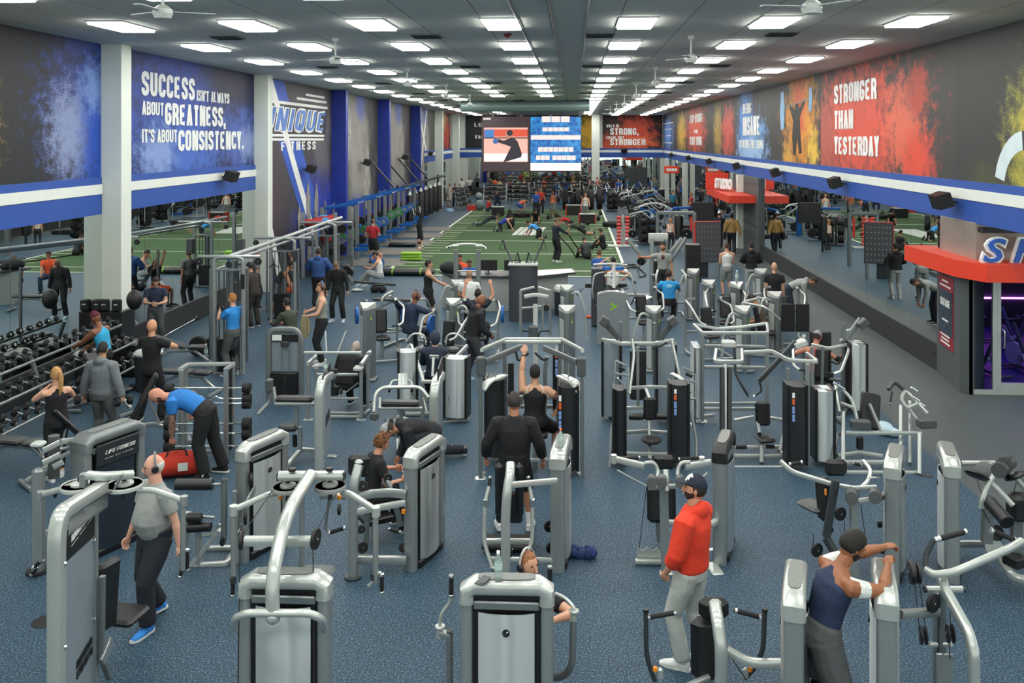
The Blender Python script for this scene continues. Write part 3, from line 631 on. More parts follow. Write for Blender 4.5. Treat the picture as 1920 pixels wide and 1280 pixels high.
mb = MB(); mb.prism([(7.45, 20.3), (7.55, 17.9), (7.85, 17.2), (12.5, 17.2), (12.5, 18.3), (8.3, 18.3), (8.1, 20.3)], (0, 0, 2.36), (1, 0, 0), (0, 1, 0), (0, 0, .34)); solo('studio_canopy', mb, redc, 'orange-red canopy wrapping round the corner above the studio door at right', 'canopy')
t = Thing('studio_sign', 'large blue outlined SPIN lettering standing on the red canopy', 'sign', (7.86, 17.5, 2.702))
for k, (s, off) in enumerate((('S', 0), ('P', .56), ('I', 1.14), ('N', 1.40))):
    letter(s, (off, 0, 0), (1, 0, 0), (0, 0, 1), .66, lwhite, t.o, .045, .03, 1.25, .25, name='letter_outline'); letter(s, (off+.01, -.04, .02), (1, 0, 0), (0, 0, 1), .64, mat('sign_blue', '#1f57b5', .4), t.o, .008, .03, 1.25, .25, name='letter_face')
# glazed front
fr = mat('aluminium_frame', '#b9c2bf', .35, .5, .03, 20)
def gfront():
    t = Thing('studio_glass_door', 'glass studio door in a silver frame with a long vertical handle', 'door', (8.85, 18.02, 0))
    f = MB()
    for x in (-.95, -.48, -.40, .75): f.box((x, 0, 1.18), (.08, .08, 2.36), bev=.004)
    for x, w in ((-.72, .44), (.17, 1.1)):
        f.box((x, 0, .05 if w < 1 else .12), (w, .07, .1 if w < 1 else .24), bev=.004); f.box((x, 0, 2.32), (w, .07, .08), bev=.004)
    t.part('frame', f, fr)
    g = bpy.data.materials.new('clear_glass'); nt, N, L, b = nodes(g); b.inputs['Base Color'].default_value = (.75, .8, .9, 1); b.inputs['Roughness'].default_value = 0; b.inputs['Transmission Weight'].default_value = 1; b.inputs['IOR'].default_value = 1.1
    t.part('glass', MB().box((.17, 0, 1.2), (1.1, .01, 2.2), bev=.001), g); t.part('side_glass', MB().box((-.72, 0, 1.2), (.42, .01, 2.2), bev=.001), g)
    h = MB(); h.tube([(-.33, -.03, .95), (-.33, -.11, .95), (-.33, -.11, 1.3), (-.33, -.03, 1.3)], .015, 8, .04); t.part('handle', h, chrome)
    t2 = Thing('studio_glass_door', 'second glass studio panel at the right edge of the picture', 'door', (10.44, 18.02, 0))
    f = MB()
    for x in (-.75, .75): f.box((x, 0, 1.18), (.08, .08, 2.36), bev=.004)
    f.box((0, 0, .12), (1.4, .07, .24), bev=.004); t2.part('frame', f, fr); t2.part('glass', MB().box((0, 0, 1.2), (1.4, .01, 2.2), bev=.001), g)
gfront()
dark = mat('studio_dark_wall', '#15141f', .6)
mb = MB(); mb.box((10.5, 24.5, 1.7), (5, .1, 3.4), bev=.001); mb.box((8.1, 21.6, 1.7), (.1, 5.8, 3.4), bev=.001); mb.box((13.0, 21.5, 1.7), (.1, 7, 3.4), bev=.001); mb.box((10.5, 21.2, 3.3), (5, 7, .1), bev=.001); struct('wall_studio_room', mb, dark)
struct('floor_studio', MB().box((10.55, 21.3, .006), (4.8, 6.4, .012), bev=.001), mat('studio_floor', '#2a2366', .35))
pk = bpy.data.materials.new('magenta_strip'); nt, N, L, b = nodes(pk); b.inputs['Emission Color'].default_value = (.75, .15, 1, 1); b.inputs['Emission Strength'].default_value = 9; b.inputs['Base Color'].default_value = (.2, .1, .3, 1)
for z, y in ((.8, 24.4), (1.7, 24.4)): solo('neon_strip', MB().box((0, 0, 0), (4.5, .03, .05), bev=.004), pk, 'magenta light strip on the studio back wall, %s one' % ('lower' if z < 1 else 'upper'), 'light strip', (10.6, y, z))
ld = bpy.data.lights.new('studio_lamp', 'AREA'); ld.energy = 90; ld.size = 3; ld.color = (.30, .18, 1); lo = bpy.data.objects.new('studio_lamp', ld); COL.objects.link(lo); lo.location = (10.4, 20.6, 3.1)
def spin_bike(loc, rz, lab, first=None):
    if first: return dup(first, loc, rz, lab)
    t = Thing('spin_bike', lab, 'exercise bike', loc, rz, 'spin bikes in the studio')
    bk = mat('bike_grey', '#4b4f60', .35, .3)
    mb = MB(); mb.bar([(-.25, -.5, .05), (.25, -.5, .05)], .07, .05); mb.bar([(-.25, .5, .05), (.25, .5, .05)], .07, .05); mb.bar([(0, -.5, .06), (0, .5, .06)], .06, .06); mb.bar([(0, .1, .08), (0, -.3, .85)], .06, .08); mb.bar([(0, .1, .3), (0, .45, 1.0)], .06, .08)
    t.part('frame', mb, bk); t.part('flywheel', MB().cyl((-.04, .42, .33), (.04, .42, .33), .25, 22), brush); t.part('saddle', MB().ball((0, -.34, .93), (.1, .14, .05)), black)
    t.part('handlebar', MB().tube([(-.22, .62, 1.12), (-.2, .45, 1.08), (.2, .45, 1.08), (.22, .62, 1.12)], .02, 8), black); t.part('crank', MB().cyl((-.15, .1, .3), (.15, .1, .3), .09, 14), silver)
    return t.o
b0 = spin_bike((8.9, 19.6, .012), .3, 'dark spin bike just inside the studio glass')
for x, y, l in ((9.9, 19.7, 'front'), (10.9, 19.6, 'front'), (9.4, 21.4, 'second'), (10.5, 21.5, 'second'), (11.6, 21.3, 'second'), (9.0, 23.0, 'third'), (10.1, 23.1, 'third')): spin_bike((x, y, .012), .3, 'dark spin bike in the %s row of the purple-lit studio' % l, b0)
# poster on the corner
PA = V((7.93, 19.6, 0)); PB = V((7.80, 18.35, 0)); tt = (PB-PA).normalized(); nn = tt.cross(V((0, 0, 1)))
if nn.x > 0: nn = -nn
t = Thing('studio_poster', 'tall red and dark event poster on the grey studio corner', 'poster', PA+tt*.62+V((0, 0, 1.45))); Q = M4((tt, nn, V((0, 0, 1)))).transposed()
t.part('sheet', MB().box(nn*.03, (.95, .02, 1.5), Q, .002), mat('poster_red', '#8e2436', .5, 0, .08, 6)); t.part('picture', MB().box(nn*.045, (.87, .012, .92), Q, .001), mat('poster_dark', '#2a3a4a', .5, 0, .5, 7))
strokes('SAVAGE', tt*-.32+nn*.055+V((0, 0, .12)), tt, (0, 0, 1), .16, .64, lwhite, t.o, th=.004)
for s, z, w_ in (('----', .62, .4), ('-------', .52, .7), ('-----', -.2, .4), ('------', -.52, .6), ('-----', -.6, .5), ('------', -.68, .6)): strokes(s, tt*(-w_/2)+nn*.055+V((0, 0, z)), tt, (0, 0, 1), .06, w_, lwhite, t.o, sw=.6, th=.004)
# far doorway with second red canopy
mb = MB(); mb.box((XR+.1, 41., 1.7), (.5, 6, 3.42), bev=.01); struct('wall_doorway', mb, tile)
mb = MB()
for k in range(7): mb.box((XR-.16, 41., .4+.45*k), (.02, 5.9, .012), bev=.002)
struct('trim_7', mb, black)
mb = MB(); mb.prism([(6.7, 38.6), (8.0, 38.6), (8.0, 45), (6.7, 45)], (0, 0, 2.3), (1, 0, 0), (0, 1, 0), (0, 0, .32)); solo('far_canopy', mb, redc, 'red canopy over the far doorway on the right wall', 'canopy')
t = Thing('studio_sign', 'white STUDIO letter sign on the red canopy of the far doorway', 'sign', (6.9, 42.9, 2.63)); t.part('backing', MB().box((0, .05, .42), (1.1, .06, .8), bev=.01), redc)
letter('STUDIO', (-.1, -.02, .12), V((.35, -.94, 0)), (0, 0, 1), .62, lwhite, t.o, .04, .03, .7)
t = Thing('door_panel', 'dark grey double door at the far end of the gym', 'door', (5.55, YB-.3, 0)); t.part('leaf', MB().box((-.52, 0, 1.25), (1.02, .06, 2.5), bev=.004), dgrey); t.part('leaf', MB().box((.52, 0, 1.25), (1.02, .06, 2.5), bev=.004), dgrey)
solo('ice_hatch', MB().box((0, 0, 0), (.02, .05, .05), bev=.002), black, 'small black wall knob on the right kickboard', 'knob', (XR-.06, 19.9, .35))
# ================= PEOPLE =================
PEND = []       # (object, kind) whose meshes are fused after all are laid out
def smooth_join(tmp_objs):
    """fuse the overlapping limbs of each garment or body into one continuous surface"""
    dg = bpy.context.evaluated_depsgraph_get()
    for o, extra, mats in tmp_objs:
        me = bpy.data.meshes.new_from_object(o.evaluated_get(dg)); me.materials.clear()
        for m in mats: me.materials.append(m)
        if extra is not None and extra.v:
            ex = extra.mesh('x', mats); bm = bmesh.new(); bm.from_mesh(me)
            for f in bm.faces: f.material_index = 0
            bm.from_mesh(ex); bm.to_mesh(me); bm.free(); bpy.data.meshes.remove(ex)
        me.polygons.foreach_set('use_smooth', [True]*len(me.polygons)); me.name = o.name
        o.modifiers.clear(); old = o.data; o.data = me; bpy.data.meshes.remove(old)
def fuse(name, mb, mats, parent, vox, extra=None, it=2):
    mats = mats if isinstance(mats, list) else [mats]
    me = bpy.data.meshes.new(name); me.from_pydata(mb.v, [], mb.f)
    bm = bmesh.new(); bm.from_mesh(me); bmesh.ops.recalc_face_normals(bm, faces=bm.faces); bm.to_mesh(me); bm.free()
    o = bpy.data.objects.new(name, me); COL.objects.link(o); o.parent = parent
    r = o.modifiers.new('r', 'REMESH'); r.mode = 'VOXEL'; r.voxel_size = vox; r.use_smooth_shade = True
    q = o.modifiers.new('s', 'SMOOTH'); q.factor = .5; q.iterations = it
    PEND.append((o, extra, mats)); return o
def ik(a, b, l1, l2, hint):
    a, b, hint = V(a), V(b), V(hint); d = b-a; L = min(max(d.length, abs(l1-l2)+.02), (l1+l2)*.995); t = d.normalized(); b = a+t*L
    x = (L*L+l1*l1-l2*l2)/(2*L); h = math.sqrt(max(l1*l1-x*x, 0)); n = hint-t*hint.dot(t)
    n = n.normalized() if n.length > 1e-4 else V((0, 0, 1)); return a+t*x+n*h, b
def shell(mb, c, Q, fn, n=20, m=14):
    """closed head-like shell: fn(x,y,z) on the unit sphere gives the radius factor"""
    ids = []
    for j in range(m+1):
        t = -pi/2+pi*min(max(j/m, .015), .985); row = []
        for i in range(n):
            a = 2*pi*i/n; x, y, z = cos(t)*sin(a), cos(t)*cos(a), sin(t); row.append(V(c)+Q@headpt(x, y, z, fn(x, y, z)))
        ids.append(mb.ring(row))
    for a, b in zip(ids, ids[1:]): mb.bridge(a, b)
    mb.cap(ids[0], True); mb.cap(ids[-1]); return mb
def headpt(x, y, z, k=1., s=1.):
    rx, ry, rz = .077, .096, .122
    jaw = 1-.30*max(0, -z-.1)**1.2 if z < 0 else 1
    fx = x*rx*jaw; fy = y*ry*(1-.12*max(0, -z)*(1 if y < 0 else .25)); fz = z*rz
    if y > 0 and z < -.2: fy += .012*(-z)
    if y > .5: fy -= .006*math.exp(-((z-.05)/.16)**2)*math.exp(-((abs(x)-.38)/.2)**2)
    if y < 0: fy *= 1+.06*math.exp(-((z-.25)/.4)**2)
    return V((fx, fy, fz))*k
def sstep(a, b, x): t = min(max((x-a)/(b-a), 0), 1); return t*t*(3-2*t)
def person(loc, rz, lab, pose={}, look={}, h=1.75, fat=0., vox=.018, fine=False, group=None, cat='person', hands=True):
    if TX0 < loc[0] < TX1 and TY0 < loc[1] < TY1 and loc[2] < .01: loc = V(loc)+V((0, 0, .018))
    S = h/1.75; T = Thing('person', lab, cat, loc, rz, group); o = T.o; g = pose.get; k = look.get
    sk = k('skin', '#c79a7e'); body = MB(); ex = MB(); f = fat
    pel = V(g('pelvis', (0, 0, .93))); L = R(g('lean', 0)); sd = R(g('side', 0)); tw = R(g('twist', 0)); bend = R(g('bend', g('lean', 0)*.0))
    Qp = (Euler((-L*.7, sd*.5, 0)).to_matrix()); Qc = M4.Rotation(tw, 3, 'Z') @ Euler((-L, sd, 0)).to_matrix()
    if g('flip'): Qp = Qc = Euler((R(180-g('lean', 0)), 0, 0)).to_matrix()
    up = Qc@V((0, 0, 1)); side = Qc@V((1, 0, 0)); sidep = Qp@V((1, 0, 0)); upp = Qp@V((0, 0, 1)); fw = Qc@V((0, 1, 0)); fwp = Qp@V((0, 1, 0))
    c1 = pel+upp*.16; ch = c1+(upp+up)*.5*.18; sh = ch+up*.15; nk = sh+up*.055
    w = k('w', 1.)            # shoulder scale
    if k('f'): w *= .9
    stops = [(pel-upp*.08, .125, .10), (pel+upp*.0, .168, .118), (pel+upp*.09, .155+f*.5, .105+f*.8), (c1+upp*.02, .142+f, .098+f*1.5), (ch-up*.04, .160*w+f*.6, .108+f), (ch+up*.06, .175*w+f*.3, .112+f*.4), (sh, .150*w, .085), (nk-up*.01, .085, .065)]
    bel = [0, 0, f*.4, f*.7, f*.3, 0, 0, 0]
    spine = [c+fwp*b for (c, a, d), b in zip(stops, bel)]
    def torso(mb, i0, i1, inf=0., n=16, taper=None):
        sc = [(a+inf, d+inf) for (c, a, d) in stops[i0:i1+1]]
        if taper: sc = [(a*t[0], d*t[1]) for (a, d), t in zip(sc, taper)]
        mb.sweep(spine[i0:i1+1], circ(n), scales=sc, fixed=side, round_caps=.35)
    torso(body, 0, 7)
    if k('f'):
        for s in (-1, 1): body.ball(ch+side*s*.07+fw*.085+up*.02, (.058, .05, .055))
    # head
    hp, hy, hr = R(g('hp', 0)), R(g('hy', 0)), R(g('hr', 0))
    Ln = L*.75 if not g('flip') else 0
    Qh = M4.Rotation(tw*.9+hy, 3, 'Z') @ Euler((-(Ln+hp), sd*.5+hr, 0)).to_matrix()
    if g('flip'): Qh = Qc @ Euler((R(-40), 0, 0)).to_matrix()
    hup = Qh@V((0, 0, 1)); hc = nk+(up+hup*1.1)*.5*.10+hup*.068+Qh@V((0, .012, 0)); 
    body.sweep([nk-up*.05, nk, hc-hup*.075], circ(10), scales=[.072+f*.2, .060+f*.15, .056+f*.12], fixed=side, round_caps=.4)
    if not fine: body.ball(hc, (.066, .080, .105), rot=Qh)
    ex.mi = 0; shell(ex, hc, Qh, lambda x, y, z: 1., 22 if fine else 14, 16 if fine else 10)
    H_ = lambda x, y, z: hc+Qh@V((x, y, z))
    ex.sweep([H_(0, .092, .012), H_(0, .106, -.018), H_(0, .108, -.032), H_(0, .09, -.042)], circ(7), scales=[.006, .012, .016, .008], fixed=Qh@V((1, 0, 0)))
    for s in (-1, 1): ex.ball(H_(s*.078, -.004, -.008), (.009, .018, .030), 8, 6, Qh @ M4.Rotation(R(-12*s), 3, 'Z'))
    ex.mi = 1
    for s in (-1, 1): ex.ball(H_(s*.030, .083, .010), (.012, .008, .006), 8, 5, Qh)
    ex.mi = 2; ex.ball(H_(0, .094, -.066), (.022, .010, .007), 8, 5, Qh)
    ex.mi = 3
    for s in (-1, 1): ex.ball(H_(s*.031, .089, .027), (.017, .007, .004), 8, 5, Qh @ M4.Rotation(R(-8*s), 3, 'Y'))
    # arms
    shw = .185*w+f*.35; arms = []
    hx = g('hands', [(-.245, .03, .80), (.245, .03, .80)]); eh = g('elbows', [(-.6, -1, -.2), (.6, -1, -.2)])
    for s, ht, el in ((-1, hx[0], eh[0]), (1, hx[1], eh[1])):
        a = sh+side*s*shw-up*.035; e, wr = ik(a, ht, .285, .255, el); arms.append((a, e, wr, s))
        m = k('muscle', 1.)
        body.sweep([a-side*s*.05+up*.01, a, a+(e-a)*.35, e-(e-a)*.08, e, e+(wr-e)*.25, wr], circ(10), scales=[.05*m, .058*m, .052*m+f*.1, .041*m, .039, .043*m, .027], round_caps=.6)
        fwd = (wr-e).normalized(); hd = g('hdir', [None, None])[0 if s < 0 else 1]; fwd = V(hd).normalized() if hd else fwd
        pn = V(g('palm', [None, None])[0 if s < 0 else 1] or (-side*s))   # direction the palm faces
        pn = (pn-fwd*pn.dot(fwd)); pn = pn.normalized() if pn.length > .05 else V((0, 0, -1)); wd = fwd.cross(pn)
        curl = g('curl', [35, 35])[0 if s < 0 else 1]
        if fine or hands:
            ex.mi = 0; pc = wr+fwd*.045
            Qm = M4((wd, fwd, pn)).transposed(); ex.ball(pc, (.042, .055, .017), 10, 6, Qm); ex.ball(wr, (.027, .03, .024), 8, 6, Qm)
            nseg = 4 if fine else 3
            for q, ln in zip(range(4), (.068, .078, .072, .056)):
                p = pc+fwd*.040+wd*(.030-.020*q); pts = [p-fwd*.01]; d = fwd.copy(); ax = wd
                for j in range(nseg-1):
                    ang = R(curl)*(.7 if j == 0 else 1.); d = (M4.Rotation(-ang, 3, ax)@d); pts.append(pts[-1]+d*ln/(nseg-1)*(1.15 if j == 0 else .95))
                if pn.dot(d-fwd) < 0:
                    pts = [p-fwd*.01]; d = fwd.copy()
                    for j in range(nseg-1): d = (M4.Rotation(R(curl)*(.7 if j == 0 else 1.), 3, ax)@d); pts.append(pts[-1]+d*ln/(nseg-1)*(1.15 if j == 0 else .95))
                ex.sweep(pts, circ(6), scales=[.0095, .009, .008, .007][:len(pts)], round_caps=.8)
            th = g('thumb', [1, 1])[0 if s < 0 else 1]; tb = pc+wd*th*.03-fwd*.02
            ex.sweep([tb, tb+wd*th*.022+fwd*.028+pn*.008, tb+wd*th*.022+fwd*.055+pn*.022], circ(6), scales=[.013, .011, .008], round_caps=.8)
    # legs
    ft = g('feet', [(-.12, 0, .085), (.12, 0, .085)]); kh = g('knees', [(-.15, 1, 0), (.15, 1, 0)]); fy = g('fyaw', [10, -10]); legs = []
    fp = g('fpitch', [0, 0])
    for s, ht, kn, yw, pt in ((-1, ft[0], kh[0], fy[0], fp[0]), (1, ft[1], kh[1], fy[1], fp[1])):
        a = pel-upp*.03+sidep*s*.088; e, an = ik(a, ht, .43, .42, kn)
        body.sweep([a+upp*.03, a+(e-a)*.12, a+(e-a)*.5, e-(e-a)*.08, e, e+(an-e)*.3, e+(an-e)*.6, an], circ(12), scales=[.08, .090+f*.25, .072+f*.2, .052+f*.05, .050, .056+f*.05, .046, .035], round_caps=.5)
        Qf = M4.Rotation(R(yw), 3, 'Z') @ M4.Rotation(R(-pt), 3, 'X'); legs.append((a, e, an, Qf))
        if k('barefoot', 0): body.sweep([an, an+Qf@V((0, .05, -.05)), an+Qf@V((0, .17, -.07))], circ(8), scales=[.035, .04, .03], round_caps=.6)
    eyec = mat('eye_dark', '#241c18', .2); hairc = mat('hair_'+k('hair', '#2a201a').strip('#'), k('hair', '#2a201a'), .7, 0, .35, 60, .6)
    fuse('body', body, [skin(sk), eyec, mat('lip_'+sk.strip('#'), tuple(x*.7 if i else x*.85 for i, x in enumerate(lin(sk)[:3]))+(1,)), hairc], o, vox*(.8 if fine else 1), ex)
    # clothes
    top = k('top', 'tee'); tc = k('tc', '#222428')
    if top:
        tm = cloth(tc); mb = MB(); inf = .014+k('loose', 0)
        if top == 'tank':
            torso(mb, 1, 5, inf); p = spine[5]; tp = sh+up*.03
            mb.sweep([p-up*.02, p+up*.05, sh+up*.0, tp+up*.012], circ(14), scales=[(.165*w+f*.3, .120+f*.4), (.135*w, .11), (.105*w, .088), (.072, .066)], fixed=side, round_caps=.3)
        else:
            torso(mb, 1, 7, inf)
            fr_ = .55 if top == 'tee' else 1.
            if k('sleeve'): fr_ = k('sleeve')
            for a, e, wr, s in arms:
                pts = [a-side*s*.06+up*.015, a+up*.008]; sc = [.056+inf, .066+inf+f*.1]
                if fr_ <= 1 and top == 'tee': pts += [a+(e-a)*fr_*.6, a+(e-a)*fr_]; sc += [.062+inf+f*.1, .058+inf+f*.1]
                else: pts += [a+(e-a)*.5, e, e+(wr-e)*.4, e+(wr-e)*(.93 if fr_ == 1 else fr_-1)]; sc += [.058+inf, .05+inf, .045+inf, .036+inf]
                mb.sweep(pts, circ(10), scales=sc, round_caps=.15)
            if k('hood'): mb.ball(nk-fw*.075+up*.0, (.105, .07, .075), rot=Qc); mb.sweep([nk+side*-.09-fw*.02, nk-fw*.08+up*.03, nk+side*.09-fw*.02], circ(8), scales=[.035, .05, .035], round_caps=.6)
        fuse('shirt' if top != 'long' else ('hoodie' if k('hood') else 'sweater'), mb, tm, o, vox)
        if k('inner'):     # sleeves of an undershirt
            for a, e, wr, s in arms:
                m2 = MB(); m2.sweep([a-side*s*.02, a+(e-a)*.3, a+(e-a)*.55], circ(10), scales=[.078, .070, .062], round_caps=.2); fuse('undershirt_sleeve', m2, cloth(k('inner')), o, vox)
        if k('armband'):
            for a, e, wr, s in arms: obj('arm_sleeve', MB().sweep([a+(e-a)*.75, e, e+(wr-e)*.35], circ(10), scales=[.052, .05, .052]), cloth(k('armband')), o)
        if k('print'):
            pm = cloth(k('print')); d = 1 if k('print_front') else -1; c = (sh*.55+ch*.45)+fw*d*(.118+inf+f*.3); mb = MB()
            mb.ball(c, (.085, .008, .05) if k('print_oval', 1) else (.05, .008, .07), 14, 6, Qc); obj('shirt_print', mb, pm, o)
        if k('bib'): obj('race_print', MB().box(ch+fw*(.13+f), (.13, .01, .16), Qc, .003), cloth(k('bib')), o)
    bt = k('bottom', 'long')
    if bt:
        bm_ = cloth(k('bc', '#1d1f22')); mb = MB(); inf = {'leggings': .012, 'long': .020, 'shorts': .024}[bt]+k('bloose', 0)
        mb.sweep([pel-upp*.09, pel, pel+upp*.09], circ(16), scales=[(.14+inf, .112+inf), (.170+inf, .120+inf), (.157+inf+f*.45, .108+inf*.5+f*.7)], fixed=sidep, round_caps=.2)
        for a, e, an, Qf in legs:
            if bt == 'shorts': p = [a+upp*.02, a+(e-a)*.4, a+(e-a)*k('slen', .88)]; sc = [.092+inf, .085+inf+f*.2, .074+inf+f*.1]
            elif bt == 'leggings': p = [a+upp*.02, a+(e-a)*.4, e, e+(an-e)*.35, an+(e-an)*.12]; sc = [.088+inf, .078+inf, .052+inf, .056+inf, .036+inf]
            else: p = [a+upp*.02, a+(e-a)*.4, e, e+(an-e)*.4, an+(e-an)*.06-V((0, 0, .01))]; sc = [.09+inf+f*.2, .078+inf+f*.2, .058+inf, .056+inf, .054+inf]
            mb.sweep(p, circ(12), scales=sc, round_caps=.1)
        fuse('shorts' if bt == 'shorts' else ('leggings' if bt == 'leggings' else 'trousers'), mb, bm_, o, vox)
        if k('stripe'):
            for (a, e, an, Qf), s in zip(legs, (-1, 1)):
                for q in (-1, 0, 1):
                    nrm = V((s, 0, 0)); tt = (e-a).normalized(); mb = MB()
                    pts = [a+(e-a)*.1+sidep*s*.108, a+(e-a)*.5+sidep*s*.098, e+sidep*s*.080, e+(an-e)*.5+sidep*s*.076, an+sidep*s*.075]
                    obj('trouser_stripe', mb.sweep([p+fwp*q*.02 for p in pts], rrect(.010, .008, .002, 1), fixed=fwp), cloth(k('stripe')), o)
        if k('sleggings'):
            mb = MB()
            for a, e, an, Qf in legs: mb.sweep([a+(e-a)*.6, e, e+(an-e)*.35, an+(e-an)*.1], circ(12), scales=[.066, .056, .061, .041])
            obj('leggings', mb, cloth(k('sleggings')), o)
    if not k('barefoot', 0):
        sm = cloth(k('shoe', '#202124')); so = mat('sole_'+k('sole', '#d8dbd8').strip('#'), k('sole', '#d8dbd8'), .6)
        for a, e, an, Qf in legs:
            P = lambda x, y, z: an+Qf@V((x, y, z)); mb = MB(); mb.mi = 0
            mb.sweep([P(0, -.045, -.045), P(0, .0, -.035), P(0, .06, -.042), P(0, .13, -.052), P(0, .185, -.058)], circ(12), scales=[(.036, .038), (.042, .050), (.046, .042), (.048, .028), (.036, .018)], fixed=Qf@V((1, 0, 0)), round_caps=.5)
            mb.cyl(P(0, -.008, .02), P(0, -.008, -.03), .040, 12)
            mb.mi = 1; mb.sweep([P(0, -.075, -.074), P(0, -.05, -.074), P(0, .0, -.074), P(0, .08, -.074), P(0, .15, -.074), P(0, .205, -.070), P(0, .222, -.068)], rrect(1., .022, .006), scales=[(.04, 1), (.072, 1), (.076, 1), (.090, 1), (.094, 1), (.062, 1), (.03, 1)], fixed=Qf@V((1, 0, 0)))
            obj('shoe', mb, [sm, so], o)
            if k('sock'): obj('sock', MB().sweep([an+(e-an)*.30, an+(e-an)*.1, an-V((0, 0, .01))], circ(10), scales=[.048, .042, .044]), cloth(k('sock')), o)
    # hair and headgear
    hs = k('hs', 'short'); n, m = (26, 18) if fine else (16, 10)
    def hairshell(fr, bk, amt, sideb=0.): 
        return lambda x, y, z: .93+(.07+amt)*sstep(-.06, .10, z-(bk+(fr-bk)*sstep(-.3, .75, y))-sideb*abs(x))
    if hs == 'short': obj('hair', shell(MB(), hc, Qh, hairshell(.50, -.42, .085), n, m), hairc, o)
    elif hs == 'buzz': obj('hair', shell(MB(), hc, Qh, hairshell(.52, -.40, .025), n, m), hairc, o)
    elif hs == 'bald' : pass
    elif hs == 'ring': obj('hair', shell(MB(), hc, Qh, lambda x, y, z: .93+.10*sstep(-.06, .1, .42-z)*sstep(-.06, .1, z+.4)*sstep(.25, .0, y), n, m), hairc, o)
    elif hs == 'afro': obj('hair', shell(MB(), hc, Qh, hairshell(.46, -.38, .16), n, m), hairc, o)
    elif hs == 'curly':
        mb = MB(); shell(mb, hc, Qh, hairshell(.52, -.62, .17), n, m); rnd = random.Random(3)
        for i in range(46):
            a = rnd.uniform(0, 2*pi); z = rnd.uniform(-.5, .95); r = math.sqrt(max(0, 1-z*z)); x, y = r*sin(a), r*cos(a)
            if y > .35 and z < .55: continue
            mb.ball(hc+Qh@headpt(x, y, z, 1.16), rnd.uniform(.016, .026), 7, 5)
        obj('hair', mb, hairc, o)
    elif hs in ('pony', 'long'):
        mb = MB(); shell(mb, hc, Qh, hairshell(.52, -.45, .09), n, m); obj('hair', mb, hairc, o); mb = MB()
        if hs == 'pony': mb.sweep([H_(0, -.085, .055), H_(0, -.135, .05), H_(.01, -.150, -.03), H_(.015, -.135, -.14), H_(.01, -.125, -.25), H_(.0, -.12, -.31)], circ(9), scales=[.018, .030, .036, .036, .026, .006], round_caps=.5); obj('ponytail', mb, hairc, o)
        else: mb.sweep([H_(0, -.05, .06), H_(0, -.09, -.05), H_(0, -.095, -.16), H_(0, -.09, -.26)], circ(10), scales=[(.075, .05), (.085, .045), (.08, .035), (.05, .02)], fixed=Qh@V((1, 0, 0)), round_caps=.5); obj('loose_hair', mb, hairc, o)
    if k('beard'):
        obj('beard', shell(MB(), hc, Qh, lambda x, y, z: .92+.12*sstep(-.28, -.42, z-.25*(1-y))*sstep(-.25, .1, y), n, m), mat('hair_'+k('beard').strip('#'), k('beard'), .8, 0, .3, 60, .5), o)
    if k('cap'):
        cm = cloth(k('cap')); mb = MB(); bk = -1 if k('capback') else 1
        shell(mb, hc, Qh, lambda x, y, z: .90+.24*sstep(.12, .26, z+.05*(-y*bk)), n, m)
        mb.sweep([H_(0, bk*.075, .050), H_(0, bk*.125, .048), H_(0, bk*.165, .036)], rrect(1, .008, .003), scales=[(.14, 1), (.135, 1), (.06, 1)], fixed=Qh@V((1, 0, 0))); obj('cap', mb, cm, o)
        if k('cappanel'):
            mb = MB(); shell(mb, hc, Qh, lambda x, y, z: .90+.255*sstep(.2, .3, z)*sstep(.62, .5, abs(x))*sstep(.15, .3, y)); obj('cap_panel', mb, cloth(k('cappanel')), o)
    if k('beanie'): obj('beanie', shell(MB(), hc, Qh, lambda x, y, z: .90+.24*sstep(.0, .12, z+.08*y)+.05*sstep(.7, 1, z), n, m), cloth(k('beanie')), o)
    if k('hoodup'): obj('hood', shell(MB(), hc-hup*.01, Qh, lambda x, y, z: .90+.36*sstep(.72, .45, y)*(1+.08*max(0, z)), n, m), cloth(tc), o)
    if k('phones'):
        pm = mat('headphone_'+k('phones').strip('#'), k('phones'), .4); mb = MB()
        mb.sweep([H_(.094*cos(R(t)), -.012, .01+.142*sin(R(t))) for t in range(0, 181, 18)], rrect(.022, .010, .003), fixed=Qh@V((0, 1, 0))); hb = obj('headphones', mb, pm, o)
        for s in (-1, 1): obj('ear_cup', MB().cyl(H_(s*.078, -.008, -.006), H_(s*.112, -.012, -.006), .037, 14, .008), mat('headphone_cup', k('cup', '#1a1b1d'), .4), o)
    if k('glasses'):
        mb = MB()
        for s in (-1, 1): mb.sweep([H_(s*.031+.020*cos(R(t)), .098, .008+.015*sin(R(t))) for t in range(0, 360, 40)], circ(5, .0016), closed=True, up=Qh@V((0, 1, 0))); mb.tube([H_(s*.052, .096, .01), H_(s*.078, .0, .012)], .0018, 5)
        obj('glasses', mb, black, o)
    if k('moustache'): obj('moustache', MB().ball(H_(0, .100, -.050), (.026, .008, .007), 8, 5, Qh), hairc, o)
    if k('watch'):
        a, e, wr, s = arms[k('watch')-1]; obj('wristwatch', MB().cyl(e+(wr-e)*.86, e+(wr-e)*.95, .034, 12), black, o)
    if k('tattoo'):
        for q in (k('tattoo') if isinstance(k('tattoo'), tuple) else (k('tattoo'),)):
            a, e, wr, s = arms[q-1]; mz = mat('tattooed_skin', '#8a6a5c', .55, 0, .75, 26); m_ = k('muscle', 1.)
            obj('tattooed_sleeve', MB().sweep([a+(e-a)*.45, e-(e-a)*.08, e, e+(wr-e)*.25, e+(wr-e)*.85], circ(12), scales=[.052*m_, .044*m_, .042, .0455*m_, .032]), mz, o, label='arm covered in dark tattoos')
